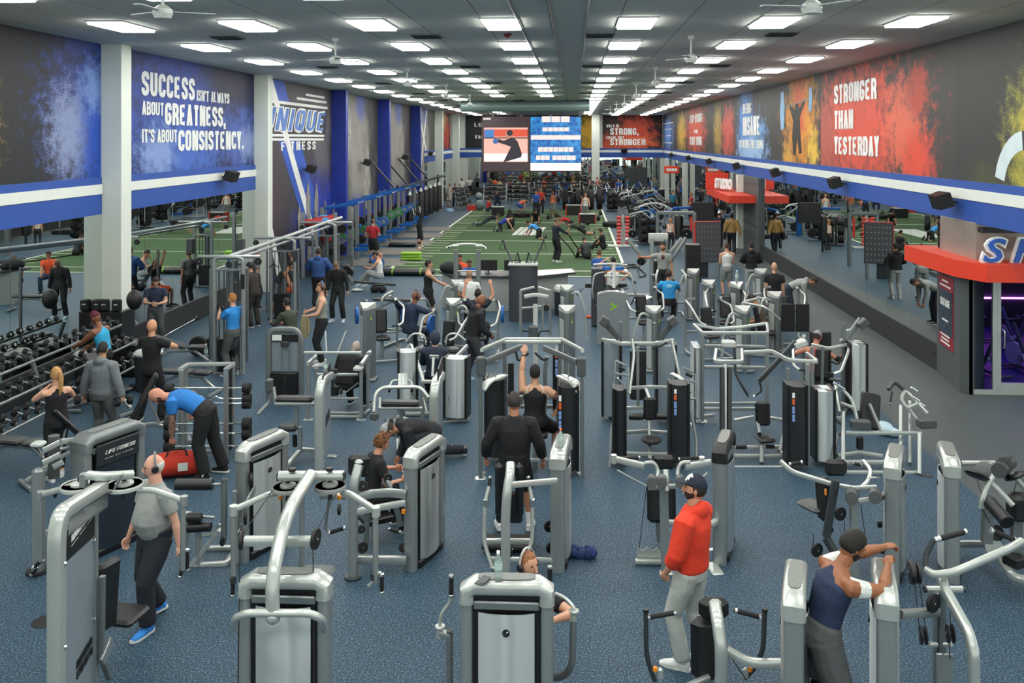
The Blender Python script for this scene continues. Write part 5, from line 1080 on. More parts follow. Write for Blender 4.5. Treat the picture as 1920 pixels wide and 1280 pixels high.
strokes('---- ---- ---', V((a.x, a.y, a.z+.085))+tn*.1+tn.cross(V((0, 0, 1)))*.028, sl, (0, 0, 1), .022, .45, offw, m.o, sw=.12, th=.004, inv=m.T.I, name='label_text')
zz = H-(1258-CY)*7.5/F; strokes('HAMMER', V((a.x, a.y, zz))+tn*.22+tn.cross(V((0, 0, 1)))*.024, sl, (0, 0, 1), .07, .34, black, m.o, sw=.2, th=.004, inv=m.T.I, name='label_text'); strokes('STRENGTH', V((a.x, a.y, zz-.09))+tn*.22+tn.cross(V((0, 0, 1)))*.024, sl, (0, 0, 1), .07, .34, black, m.o, sw=.2, th=.004, inv=m.T.I, name='label_text')
m.x('hub_plate', silver, (190, 935, d1), (.02, .2, .22), bev=.004); m.x('link_plate', silver, (140, 968, d0+.3), (.02, .22, .2), rx=12, bev=.004)
m.b('top_bar', silver2, .09, .06, [(163, 890, d1), (190, 893, d1), (250, 889, d1+.15)], rad=.1)
def disc(m, p, r=.165, mt=plas):
    c = m.P(p); mb = MB(); mb.cyl(c-V((0, 0, .02)), c+V((0, 0, .012)), r, 30, .006); o = m.T.part('cam_disc', mb, mt, world=True)
    mb = MB(); mb.lathe([(r*.92, .012), (r*.96, .022), (r*.99, .012)], c, n=30); mb.lathe([(r*.5, .0), (r*.5, .03), (r*.2, .045)], c, n=16); m.T.part('disc_rim', mb, mt, world=True, parent=o)
    mb = MB(); mb.cyl(c-V((0, 0, .12)), c+V((0, 0, .09)), .022, 12); m.T.part('spindle', mb, dgrey, world=True, parent=o)
disc(m, (233, 910, 8.1)); disc(m, (150, 911, 8.0))
m.x('stop_bracket', silver, (222, 902, 8.0), (.02, .05, .16), ry=25, bev=.004); m.x('stop_bracket', silver, (157, 900, 7.95), (.06, .06, .13), bev=.006)
m.b('arm', silver2, .05, .05, [(136, 909, 8.0), (110, 918, 8.0), (76, 927, 8.0)], [(257, 919, 8.15), (285, 918, 8.2), (345, 938, 8.2)], rad=.1)
m.t('arm_tube', silver, .024, [(78, 928, 8.0), (78, 1052, 8.0)], [(343, 940, 8.2), (343, 1068, 8.2)]); m.c('joint', silver, .035, ((76, 920, 8.), (76, 937, 8.)), ((345, 929, 8.2), (345, 948, 8.2)))
m.grip((80, 1048, 8.), (63, 1064, 8.)); m.grip((343, 1062, 8.2), (337, 1082, 8.2)); m.grip((351, 1030, 8.25), (351, 1070, 8.25))
m.x('back_pad', pad, (198, 1116, 8.15), (.10, .30, .62), rz=-8, rx=-6, bev=.03); m.x('seat_pad', pad, (228, 1152, 8.45), (.42, .34, .07), rz=-8, bev=.025)
m.b('seat_frame', grey_m, .05, .05, [(192, 1080, 7.95), (190, 1230, 7.95), (205, 1270, 8.1)]); m.x('seat_bracket', silver, (200, 1220, 8.), (.03, .2, .1), rx=35, bev=.006)
m.b('base_rail', silver2, .08, .05, [(150, 1335, 8.0), (222, 1262, 8.7)], [(100, 1350, 7.5), (240, 1350, 7.8)]); m.c('foot_pad', rubber, .14, ((86, 1164, 9.30), (86, 1172, 9.30)))
m.cable([(128, 968, 7.4), (225, 912, 8.05)]); m.c('bolt', chrome, .016, *[((113, y, d0+.0), (126, y, d0+.02)) for y in (1056, 1212)], *[((172, y, d1-.05), (180, y, d1-.05)) for y in (1013, 1160)])

# --- big dark tower behind it
T = wtower(W(206, 0, 11.0)*V((1, 1, 0)) if 0 else V(((206-1076.5)/F*11.0, 11.0-.3, 0)), R(66), 'tall rounded weight tower with smoked front panel and white script logo, beside the ponytailed woman', L=.86, Wd=.30, Hh=1.48, sh=smoke, logo=False, faces=(-1, 1), capm=grey_m)
T.part('logo_header', MB().box((0, -.17, 1.25), (.60, .03, .26), bev=.01), mat('logo_header_dark', '#262a2e', .4)); strokes('LIFE FITNESS', (-.2, -.192, 1.25), (1, 0, 0), (0, 0, 1), .045, .42, lwhite, T.o, sw=.13, th=.004, shear=.3, name='label_text'); strokes('--- -- ----', (-.2, -.192, 1.19), (1, 0, 0), (0, 0, 1), .022, .40, lwhite, T.o, sw=.13, th=.004, name='label_text')
m = Mach('leg_machine', 'silver four-bar linkage machine joined to the dark tower, in front of the blonde woman', 71, 1072)
m.post('column', silver, .13, .13, (72, 1072, 1.22)); m.c('foot', rubber, .13, ((71, 1073, m.D), (71, 1067, m.D))); m.x('column_cap', plas, (72, 832, 10.3), (.14, .14, .05))
m.b('link_bar', silver2, .02, .07, [(80, 845, 10.35), (112, 829, 10.5)], [(80, 868, 10.35), (112, 852, 10.5)], [(100, 875, 10.5), (118, 866, 10.5)]); m.c('roller_pad', gpad, .065, ((101, 816, 10.6), (101, 895, 10.6)))
m.b('crossbar', silver2, .06, .07, [(78, 1000, 10.4), (150, 985, 10.9)], [(112, 828, 10.6), (152, 824, 10.9)]); m.t('hoop', silver, .02, [(110, 842, 10.7), (140, 838, 10.8), (142, 868, 10.8)]); m.grip((72, 1062, 10.2), (58, 1078, 10.2)); m.pulley((104, 925, 10.5), .05, (1, .3, 0))

# --- leg roller machine behind the walking man
m = Mach('leg_curl_machine', 'silver leg machine with long black roller pad behind the man in the grey t-shirt', 400, 1060)
d = m.D
m.c('roller_pad', pad, .066, ((330, 908, d), (399, 908, d))); m.c('roller_axle', chrome, .018, ((398, 908, d), (420, 907, d))); m.b('swing_arm', grey_m, .065, .065, [(420, 899, d), (420, 1006, d)]); m.x('arm_cap', dgrey, (420, 899, d), (.08, .08, .03))
m.c('roller_pad', pad, .055, ((352, 970, d-.1), (378, 970, d-.1)), ((352, 989, d-.1), (396, 987, d-.1))); m.t('axle', silver, .018, [(375, 968, d), (402, 970, d)], [(380, 1004, d), (400, 1002, d), (412, 982, d)])
m.b('base_rail', silver2, .07, .06, [(357, 1060, d), (425, 1056, d), (436, 1040, d+.2)], [(383, 1028, d+.4), (465, 1026, d+.4)], [(360, 1058, d), (412, 993, d)]); m.b('frame', silver, .07, .07, [(372, 1062, d), (372, 985, d)], [(345, 1062, d), (352, 960, d)]); m.pulley((418, 1012, d), .07, (1, 0, 0))

# --- near centre-left fly machine with broad tower
def xat(px, zc): return (px-1076.5)/F*zc
wtower(V((xat(526, 7.35), 7.38, 0)), 0, 'broad brushed-metal weight tower nearest the camera, left of the tower with the water bottle', name='weight_tower', logo=False)
m = Mach('pec_fly_machine', 'silver fly machine with arched centre tube rising over the nearest left tower', 566, 1300)
mb = MB(); mb.sweep(fillet([W(512, 1162, 7.1), W(510, 1085, 7.12), W(530, 990, 7.4), W(548, 944, 7.6), W(583, 889, 8.1)], .3, 6), [(x*.058, y*.05) for x, y in circ(14)], fixed=(1, 0, 0)); m.T.part('arched_tube', mb, silver2, world=True)
m.T.part('tube_gloss_joint', MB().ball(W(512, 1156, 7.1), (.062, .055, .06)), silver2, world=True)
m.t('front_hoop', silver2, .031, [(439, 1180, 7.3), (440, 1158, 7.12), (462, 1149, 7.08), (580, 1149, 7.08), (604, 1160, 7.12), (609, 1180, 7.3)], rad=.12, seg=14)
m.b('top_crossbar', silver2, .10, .085, [(523, 892, 8.15), (645, 891, 8.15)], r=.035); m.x('end_cap', dgrey, (523, 892, 8.15), (.025, .095, .08), bev=.01); m.x('end_cap', dgrey, (645, 891, 8.15), (.025, .095, .08), bev=.01)
m.c('knob', black, .035, ((548, 883, 8.12), (548, 877, 8.12)), ((618, 882, 8.12), (618, 876, 8.12)))
disc(m, (540, 914, 8.15), .145, mat('disc_grey', '#8b8f8c', .45)); disc(m, (619, 912, 8.15), .145, mat('disc_grey', '#8b8f8c', .45))
m.b('arm', silver2, .05, .055, [(519, 924, 8.15), (505, 926, 8.1), (443, 953, 8.0)], [(641, 922, 8.15), (655, 925, 8.1), (706, 957, 8.0)], rad=.08, r=.02); m.c('joint', silver2, .04, ((438, 947, 8.), (438, 966, 8.)), ((705, 950, 8.), (705, 968, 8.)))
m.t('arm_tube', silver, .027, [(437, 962, 8.), (438, 1078, 8.)], [(704, 962, 8.), (704, 1090, 8.)]); m.x('lower_joint', dgrey, (437, 1086, 8.), (.05, .06, .08)); m.x('lower_joint', dgrey, (700, 1080, 8.), (.05, .06, .08))
m.grip((437, 1085, 8.), (436, 1118, 8.)); m.grip((716, 1076, 8.), (716, 1112, 8.)); m.t('lever', silver2, .014, [(700, 1090, 8.), (690, 1098, 8.)], [(704, 1080, 8.), (712, 1072, 8.), (716, 1078, 8.)], rad=.02)
m.b('pulley_beam', silver2, .075, .08, [(459, 1014, 7.55), (584, 1014, 7.55)], r=.02); m.pulley((452, 1013, 7.55), .075, (1, .25, 0)); m.pulley((592, 1010, 7.55), .088, (1, -.15, 0))
m.cable([(450, 1025, 7.5), (446, 1300, 7.3)], [(587, 1025, 7.5), (589, 1300, 7.3)], [(458, 998, 7.6), (513, 915, 8.1)], [(595, 992, 7.6), (636, 915, 8.1)]); m.t('rear_post', silver, .028, [(566, 895, 8.3), (566, 1265, 8.3)]); m.x('seat_pad', gpad, (590, 1076, 8.3), (.34, .3, .06), bev=.03)
m.b('side_tube', silver, .055, .055, [(600, 928, 8.4), (650, 930, 8.4)]); m.t('row_handle', grey_m, .014, [(617, 935, 8.4), (612, 975, 8.4), (610, 990, 8.4), (618, 999, 8.4)], rad=.04); m.grip((616, 999, 8.4), (648, 989, 8.4)); m.pulley((636, 955, 8.3), .05, (1, .2, 0)); m.c('adjust_knob', orange, .018, ((636, 936, 8.3), (636, 928, 8.3)), ((526, 936, 8.2), (526, 929, 8.2)))

# --- tower left of the woman's machine + its pulley arm
wtower(V((xat(497, 11.0), 10.75, 0)), R(66), 'slim weight tower with brushed side left of the curly-haired woman')
m = Mach('pulley_arm_machine', 'grey linkage with black pulleys fixed to the slim tower behind the fly machine', 455, 1062)
m.pulley((471, 898, 10.6), .08, (1, .4, 0)); m.pulley((460, 967, 10.2), .10, (1, .4, 0)); m.pulley((452, 1000, 10.2), .09, (1, .4, 0)); m.b('plate_arm', silver, .02, .10, [(478, 915, 10.6), (462, 945, 10.3), (455, 985, 10.3), (447, 1003, 10.2)], rad=.1); m.b('base_rail', silver2, .07, .06, [(450, 1040, 10.6), (470, 1036, 10.9)]); m.b('strut', silver, .05, .05, [(440, 920, 10.5), (444, 1055, 10.5)])

# --- woman's machine
wtower(V((xat(799, 10.8), 10.65, 0)), R(70), 'large silver weight tower with round badge between the seated woman and the man in black')
m = Mach('seated_row_machine', 'silver seated row machine with black chest pad used by the curly-haired woman', 662, 1083)
d = m.D
m.b('front_post', silver, .11, .11, [(662, 1083, d), (662, 930, d), (664, 905, d), (673, 872, d+.1)], rad=.3, r=.035, fixed=(1, 0, 0)); m.c('foot', dgrey, .10, ((662, 1085, d), (662, 1078, d)))
m.x('chest_pad', pad, (673, 873, d+.18), (.26, .09, .26), bev=.04); m.x('pad_cap', plas, (673, 866, d+.1), (.10, .08, .06), bev=.025)
mb = MB(); mb.sweep(fillet([W(668, 935, d), W(690, 926, d), W(730, 923, d+.1), W(760, 926, d+.15)], .2), rrect(.05, .10, .02), up=(0, 0, 1)); m.T.part('upper_beam', mb, silver, world=True)
m.b('middle_beam', silver2, .06, .07, [(668, 959, d), (760, 942, d+.1)]); m.b('lower_beam', silver, .08, .10, [(668, 1048, d+.1), (762, 1050, d+.1)], r=.02)
for p, r in (((680, 911, d+.1), .062), ((677, 992, d+.2), .05), ((680, 1026, d+.2), .065), ((756, 1026, d+.2), .055), ((727, 896, d+.6), .055), ((742, 911, d+.5), .04)): m.pulley(p, r, (.5, -1, .2), .04)
m.c('adjust_knob', orange, .026, ((756, 962, d+.1), (757, 955, d+.1))); m.b('inner_strut', grey_m, .06, .06, [(690, 950, d+.4), (686, 1020, d+.4)], [(725, 900, d+.6), (738, 925, d+.5)], [(742, 950, d+.3), (752, 985, d+.3)]); m.x('seat_pad', pad, (702, 967, 11.2), (.4, .38, .08), rz=-55); m.b('seat_post', grey_m, .07, .07, [(702, 970, 11.2), (702, 1010, 11.2)]); m.grip((730, 992, d+.5), (752, 998, d+.4))

# --- dip / knee-raise station with side tower
wtower(V((xat(1052, 10.75), 10.72, 0)), R(84), 'slim weight tower with orange-capped bottle on top, beside the large man in black', Wd=.17)
m = Mach('dip_station', 'silver dip station with long side handles and black pads before the large man', 948, 1148)
d = m.D
mb = MB(); mb.sweep(fillet([W(948, 1146, d), W(948, 965, d), W(951, 920, d), W(957, 884, d+.08), W(957, 872, d+.2)], .35, 6), rrect(.10, .10, .035, 3), fixed=(1, 0, 0)); m.T.part('arched_post', mb, silver2, world=True)
m.x('back_pad', pad, (936, 918, d+.32), (.09, .1, .62), rx=4, bev=.04); m.x('back_pad', pad, (974, 918, d+.32), (.09, .1, .62), rx=4, bev=.04); m.x('pad_plate', pad, (955, 950, d+.36), (.3, .06, .36), bev=.03)
m.b('crossbar', silver2, .05, .065, [(956, 909, d), (1043, 901, d+.3)], r=.015)
m.t('side_handle_tube', silver2, .022, [(917, 912, d+.2), (910, 939, d+.15), (907, 1015, d+.1), (926, 1072, d)], [(993, 912, d+.2), (998, 939, d+.15), (998, 1015, d+.1), (980, 1060, d)], rad=.1); m.grip((919, 893, d+.25), (917, 915, d+.2), .02); m.grip((990, 893, d+.25), (993, 915, d+.2), .02)
m.c('collar', chrome, .03, ((911, 935, d+.15), (911, 950, d+.15)), ((998, 935, d+.15), (998, 950, d+.15)), ((923, 1062, d), (923, 1074, d)))
m.b('step_bar', silver2, .05, .06, [(909, 1014, d+.3), (995, 1014, d+.3)], [(918, 1048, d+.7), (1045, 1050, d+.9)], r=.015); m.x('foot_platform', rubber, (952, 1016, 10.95), (.62, .35, .06)); m.pulley((1030, 986, 10.5), .07, (.5, -1, 0)); m.pulley((1034, 1026, 10.5), .07, (.5, -1, 0)); m.pulley((958, 1030, d+.6), .08, (1, 0, 0))

# --- near centre chest press
wtower(V((xat(950, 7.35), 7.38, 0)), 0, 'broad brushed-metal weight tower in the centre foreground with a water bottle and phone on top', name='weight_tower')
m = Mach('chest_press_machine', 'silver press arms with upright black grips on both sides of the centre foreground tower', 950, 1330)
m.grip((846, 1078, 7.6), (846, 1118, 7.6), .021); m.t('press_tube', silver2, .016, [(846, 1117, 7.6), (843, 1130, 7.6), (826, 1152, 7.6), (825, 1175, 7.6)], [(1041, 1112, 7.75), (1062, 1122, 7.7), (1076, 1138, 7.6), (1077, 1150, 7.6)], rad=.06)
m.c('flange', silver2, .045, ((825, 1176, 7.6), (825, 1172, 7.6)), ((1076, 1147, 7.6), (1076, 1143, 7.6))); m.t('press_arm', grey_m, .030, [(843, 1185, 7.6), (843, 1400, 7.6)], [(1075, 1163, 7.6), (1074, 1245, 7.6), (1058, 1270, 7.7), (1008, 1268, 7.8)], rad=.2, seg=12)
m.b('elbow', silver, .06, .05, [(824, 1185, 7.6), (843, 1190, 7.6)]); m.x('arm_cap', black, (843, 1184, 7.6), (.06, .06, .02)); m.c('collar', silver2, .026, ((1075, 1150, 7.6), (1075, 1163, 7.6)), ((824, 1178, 7.6), (824, 1196, 7.6))); m.grip((1031, 1061, 7.85), (1031, 1100, 7.85), .021)
m.b('seat_frame', silver, .07, .07, [(960, 1270, 8.0), (985, 1240, 8.6)]); m.x('seat_pad', pad, (985, 1229, 8.6), (.42, .4, .08), bev=.03); m.x('back_pad', pad, (985, 1150, 8.95), (.34, .08, .6), rx=-6, bev=.03); m.t('foot_bar', silver, .025, [(1010, 1290, 7.9), (960, 1290, 7.9)])

# --- near right shoulder press
wtower(V((xat(1493, 7.4), 7.55, 0)), R(74), 'slim weight tower in the right foreground with oval grey top, beside the shoulder press arms')
m = Mach('shoulder_press_machine', 'silver shoulder press with black pad and two grips near the red hoodie', 1350, 1330)
mb = MB(); mb.sweep(fillet([W(1353, 1330, 7.6), W(1352, 1212, 7.5), W(1345, 1160, 7.6), W(1341, 1138, 7.75)], .3, 5), rrect(.105, .10, .035, 3), fixed=(1, 0, 0)); m.T.part('arched_post', mb, silver2, world=True)
m.x('head_pad', pad, (1338, 1140, 7.95), (.27, .11, .20), bev=.05); m.x('pad_cap', plas, (1341, 1132, 7.85), (.11, .06, .09), bev=.03); m.x('back_pad', pad, (1322, 1215, 8.0), (.26, .14, .55), rx=-5, bev=.06); m.x('seat_pad', pad, (1310, 1290, 8.3), (.42, .42, .1), bev=.04)
m.t('press_arm', dgrey, .022, [(1211, 1146, 7.7), (1212, 1232, 7.7), (1228, 1276, 7.7)], [(1434, 1145, 7.7), (1431, 1218, 7.7), (1416, 1250, 7.7), (1396, 1272, 7.7)], rad=.12); m.grip((1215, 1157, 7.7), (1267, 1148, 7.7), .021); m.grip((1427, 1157, 7.7), (1378, 1144, 7.7), .021); m.c('arm_cap', black, .026, ((1211, 1147, 7.7), (1211, 1141, 7.7)), ((1434, 1146, 7.7), (1434, 1140, 7.7)))
m.b('crossbar', silver2, .075, .07, [(1362, 1218, 7.6), (1405, 1243, 7.55), (1474, 1244, 7.5)], rad=.12, r=.02); m.c('adjust_knob', orange, .02, ((1228, 1258, 7.6), (1229, 1250, 7.6)), ((1406, 1258, 7.6), (1407, 1250, 7.6))); m.x('adjust_bracket', silver2, (1238, 1262, 7.65), (.05, .05, .10), rz=20); m.x('adjust_bracket', silver2, (1398, 1262, 7.65), (.05, .05, .10), rz=20); m.cable([(1366, 1225, 7.6), (1400, 1275, 7.6)])
m.b('seat_rail', silver, .06, .06, [(1265, 1300, 7.8), (1330, 1270, 7.9)])

# --- tower being leaned on, and its arm machine
wtower(V((xat(1663, 7.4), 7.62, 0)), R(74), 'slim weight tower in the right foreground with the bearded man leaning on its top')
m = Mach('high_row_machine', 'silver machine with bent handlebar, pulleys and black grips at the right foreground edge', 1790, 1310)
mb = MB(); mb.sweep(fillet([W(1826, 1400, 7.5), W(1826, 1222, 7.5), W(1816, 1185, 7.6), W(1770, 1102, 7.9), W(1764, 1080, 8.0)], .25, 5), rrect(.085, .10, .03, 3), fixed=(1, 0, 0)); m.T.part('arched_post', mb, silver2, world=True)
m.b('handlebar', silver2, .065, .065, [(1733, 1066, 7.95), (1750, 1077, 7.9), (1786, 1074, 7.9), (1888, 1030, 8.0), (1916, 1014, 8.1)], rad=.12, r=.025); m.b('handle_upright', dgrey, .05, .05, [(1737, 1070, 7.95), (1735, 1042, 8.0), (1750, 1012, 8.0)], rad=.05, r=.02)
m.grip((1760, 1010, 8.0), (1812, 996, 8.0), .024); m.grip((1905, 1013, 8.1), (1858, 994, 8.1), .024); m.c('end_cap', chrome, .026, ((1752, 1012, 8.), (1762, 1010, 8.))); m.b('crossbar', silver2, .05, .055, [(1735, 1104, 7.9), (1806, 1104, 7.9)], r=.02)
m.c('bar_end', dgrey, .03, ((1732, 1104, 7.9), (1737, 1104, 7.9)), ((1804, 1104, 7.9), (1809, 1104, 7.9))); m.pulley((1710, 1073, 7.9), .10, (1, -.15, 0), .045); m.pulley((1722, 1075, 7.9), .085, (1, -.15, 0), .03); m.pulley((1750, 1130, 7.8), .085, (.6, -1, 0), .03)
for px in (1727, 1736, 1777, 1787): m.pulley((px, 1190 if px < 1750 else 1187, 7.8), .08, (1, -.2, 0), .02)
m.b('rear_post', grey_m, .10, .08, [(1761, 1110, 8.0), (1761, 1380, 8.0)], fixed=(1, 0, 0)); m.x('oval_plate', silver, (1771, 1262, 7.85), (.15, .02, .36), bev=.008); m.b('link_beam', silver, .06, .07, [(1688, 1151, 7.7), (1758, 1146, 7.9)]); m.cable([(1715, 1090, 7.9), (1724, 1180, 7.8)], [(1724, 1092, 7.9), (1735, 1175, 7.8)], [(1782, 1180, 7.8), (1781, 1105, 7.9)], [(1781, 1200, 7.8), (1781, 1235, 7.8)], [(1762, 1110, 7.95), (1759, 1240, 7.95)])
m.c('bracket', silver2, .022, ((1742, 1208, 7.85), (1756, 1208, 7.9)), ((1770, 1208, 7.9), (1784, 1208, 7.85)))

# --- roller machine in the middle right
wt = wtower(V((xat(1357, 10.9), 11.0, 0)), R(72), 'weight tower with black rounded head and white printed side panel behind the red hoodie', capm=black, logo=False, sh=shroud)
m = Mach('ab_machine', 'silver machine with four grey rollers facing the camera, behind the man in the red hoodie', 1250, 1074)
d = m.D
m.b('post', silver, .10, .09, [(1248, 1072, d), (1244, 905, d)], fixed=(1, 0, 0)); m.x('foot', silver2, (1249, 1073, d), (.16, .12, .03)); m.x('foot', silver2, (1340, 1066, d+.1), (.14, .3, .03), rz=10); m.b('base_rail', silver2, .07, .05, [(1191, 1052, d+.2), (1266, 1053, d+.2)], [(1262, 1046, d+.6), (1345, 1030, d+.6)])
mb = MB(); pts = [(0, 0), (.30, 0), (.30, .07), (.24, .13), (.18, .09), (.12, .13), (.06, .09), (0, .12)]; mb.prism(pts, W(1195, 1046, d+.25), (1, 0, 0), (0, 0, 1), (0, .02, 0)); m.T.part('scalloped_plate', mb, silver2, world=True)
m.c('roller', gpad, .062, *[((x, 905, d-.30), (x, 898, d-.08)) for x in (1222, 1241, 1276, 1296)])
m.b('cross_bracket', silver2, .06, .05, [(1216, 914, d-.05), (1316, 908, d)], [(1248, 880, d), (1250, 920, d-.1)]); m.t('hoop', silver2, .022, [(1209, 868, d), (1226, 866, d), (1234, 880, d), (1232, 905, d-.1)], [(1294, 866, d), (1278, 866, d), (1270, 880, d), (1272, 905, d-.1)], rad=.08)
m.b('arm', silver2, .05, .07, [(1152, 860, d+.1), (1208, 873, d)], [(1285, 875, d), (1332, 866, d+.1)]); m.c('arm_end', silver2, .035, ((1151, 852, d+.1), (1151, 868, d+.1)), ((1316, 856, d+.1), (1316, 872, d+.1))); m.t('rod', silver2, .01, [(1157, 881, d), (1212, 911, d)], [(1326, 886, d), (1306, 905, d)])
m.grip((1155, 858, d+.5), (1200, 858, d+.5)); m.grip((1272, 860, d+.5), (1316, 858, d+.5)); m.x('head_pad', pad, (1246, 866, d+.5), (.27, .09, .18), bev=.05); m.x('back_pad', pad, (1240, 940, d+.7), (.36, .1, .5), rx=-10, bev=.06); m.b('link_beam', silver2, .07, .07, [(1254, 980, d+.1), (1338, 983, d+.1), (1347, 970, d+.3)], rad=.08, r=.02); m.b('seat_post', grey_m, .06, .06, [(1232, 960, d+.7), (1236, 1015, d+.7)]); m.cable([(1212, 915, d), (1198, 1030, d+.2)])

# --- arm machine right of it
wtower(V((xat(1673, 10.45), 10.6, 0)), R(66), 'slim weight tower with oval grey top, left of the matching tower by the walkway')
m = Mach('triceps_machine', 'silver machine with long bent arm, two grey rollers and black pads', 1566, 1040)
d = 10.2
m.b('long_arm', silver2, .05, .06, [(1463, 864, d+.4), (1484, 884, d+.3), (1566, 909, d+.1), (1612, 917, d)], rad=.15, r=.02); m.b('right_arm', silver2, .05, .05, [(1612, 917, d), (1628, 903, d+.1), (1634, 882, d+.3), (1619, 864, d+.5)], rad=.08, r=.02)
m.c('roller', gpad, .072, ((1597, 934, d-.25), (1597, 924, d-.02)), ((1641, 933, d-.25), (1641, 923, d-.02))); m.b('axle_bar', silver2, .05, .05, [(1595, 915, d), (1643, 913, d)]); m.b('link_beam', silver2, .06, .06, [(1609, 940, d), (1648, 934, d), (1670, 920, d+.3)], rad=.05)
m.b('post', silver, .09, .09, [(1601, 935, d), (1601, 1078, d)], fixed=(1, 0, 0)); m.x('head_pad', pad, (1567, 876, d+.3), (.26, .09, .20), bev=.05); m.x('back_pad', pad, (1546, 935, d+.4), (.2, .16, .5), rx=-8, rz=20, bev=.05); m.x('seat_pad', gpad, (1524, 948, d+.5), (.24, .34, .07), rz=30, bev=.03)
m.b('dark_post', dgrey, .08, .08, [(1567, 900, d), (1549, 1006, d)], [(1549, 1008, d), (1568, 1040, d-.1)]); m.pulley((1576, 963, d), .08, (.5, -1, 0)); m.pulley((1532, 1031, d), .08, (.5, -1, 0)); m.pulley((1557, 993, d+.1), .04, (.5, -1, 0)); m.pulley((1655, 1028, d+.2), .06, (.5, -1, 0)); m.grip((1480, 870, d+.4), (1504, 866, d+.4)); m.grip((1598, 868, d+.5), (1616, 872, d+.5)); m.cable([(1614, 945, d), (1624, 1018, d)], [(1526, 1000, d), (1524, 1024, d)], [(1583, 975, d), (1584, 1060, d)]); m.x('plate_bracket', silver, (1640, 895, d), (.14, .02, .02)); m.x('yellow_marker', orange, (1548, 922, d), (.02, .03, .07), bev=.004); m.x('pin_handle', black, (1650, 983, d+.3), (.06, .04, .08)); m.b('base_rail', silver, .07, .06, [(1545, 1055, d), (1605, 1068, d)])

# --- right edge machine
wtower(V((xat(1781, 10.4), 10.7, 0)), R(74), 'slim weight tower with oval grey top, farther right, beside the grey walkway')
m = Mach('biceps_machine', 'silver curl machine with round pulley plate and black rollers at the right edge', 1895, 1090)
d = 10.1
m.b('beam', silver2, .06, .06, [(1803, 868, d+.4), (1866, 868, d+.3)], r=.025); m.c('pulley_plate', silver, .12, ((1848, 884, d+.15), (1850, 882, d+.2))); m.c('roller', dgrey, .085, ((1873, 882, d-.05), (1882, 876, d+.25)), ((1884, 870, d+.15), (1892, 866, d+.4)))
for px, py in ((1832, 891), (1903, 892)): m.T.part('elbow_pad', MB().ball(m.P((px, py, d+.1)), (.13, .16, .035), 16, 8, Euler((R(-20), R(25 if px < 1850 else -25), 0)).to_matrix()), pad, world=True)
m.b('curved_arm', silver2, .06, .06, [(1868, 886, d), (1850, 910, d), (1842, 935, d-.1), (1840, 952, d-.1)], [(1895, 886, d+.1), (1935, 930, d+.1)], [(1860, 905, d), (1900, 948, d-.2)], rad=.15, r=.025); m.c('roller_pad', pad, .075, ((1856, 942, d-.2), (1888, 978, d-.5))); m.c('roller_end', black, .08, ((1886, 976, d-.5), (1889, 980, d-.53)))
m.b('column', grey_m, .11, .10, [(1853, 930, d), (1850, 1016, d)], [(1905, 955, d), (1905, 1050, d)], fixed=(1, 0, 0)); m.b('base_rail', silver2, .08, .08, [(1803, 1019, d+.7), (1853, 1019, d+.4), (1902, 1084, d-.3), (1960, 1092, d-.3)], rad=.1, r=.02); m.c('hub', silver, .10, ((1860, 1022, d+.2), (1864, 1026, d+.1))); m.x('seat_pad', pad, (1912, 950, d-.1), (.26, .2, .3), bev=.04); m.pulley((1868, 998, d+.1), .09, (.3, -1, .3), .05); m.cable([(1832, 900, d), (1848, 948, d-.1)], [(1842, 955, d-.1), (1868, 1000, d)], [(1905, 905, d), (1898, 935, d)]); m.x('pedal', black, (1903, 1050, d-.1), (.2, .2, .12), rz=30)

# ================= MACHINES, MIDDLE =================
def shroudbox(m, n, px, py, z0, z1, w, d, mt, rz=0, edge=True):
    """upright rounded shroud standing over the floor point px,py"""
    q = G(px, py); Q = M4.Rotation(R(rz), 3, 'Z'); mb = MB(); k = 8
    a = [(-w/2+w*i/k, -d/2-.05*sin(pi*i/k)) for i in range(k+1)]; poly = [tuple((Q@V((x, y, 0)))[:2]) for x, y in a+[(w/2, d/2), (-w/2, d/2)]]
    mb.prism(poly, q+V((0, 0, z0)), (1, 0, 0), (0, 1, 0), (0, 0, z1-z0)); o = m.T.part(n, mb, mt, world=True)
    if edge:
        mb = MB()
        for s in (-1, 1): mb.box(q+Q@V((s*(w/2+.02), 0, 0))+V((0, 0, (z0+z1)/2)), (.04, d+.02, z1-z0+.04), Q, .005)
        m.T.part('shroud_edge', mb, black, world=True)
    return o
def hs_label(m, px, py, z, w, mt=black):
    q = G(px, py); strokes('HAMMER', q+V((-w/2, -.16, z)), (1, 0, 0), (0, 0, 1), .06, w, mt, m.o, sw=.2, th=.004, inv=m.T.I, name='label_text'); strokes('STRENGTH', q+V((-w/2, -.16, z-.08)), (1, 0, 0), (0, 0, 1), .06, w, mt, m.o, sw=.2, th=.004, inv=m.T.I, name='label_text')
def strip_label(m, px, py, z0, z1, off=(0, -.09)):
    """narrow vertical banner with coloured brand letters"""
    q = G(px, py)+V((off[0], off[1], 0)); L = z1-z0
    for a, b, c in ((.0, .18, lwhite), (.22, .42, mat('mark_orange', '#d8622c')), (.48, .72, mat('mark_blue', '#7f9fd8')), (.76, 1., mat('mark_blue', '#7f9fd8'))): strokes('--' if a else '-', q+V((-.015, -.012, z1-a*L)), (0, 0, -1), (1, 0, 0), .055, (b-a)*L, c, m.o, sw=.7, th=.004, inv=m.T.I, name='label_mark', gap=.06)
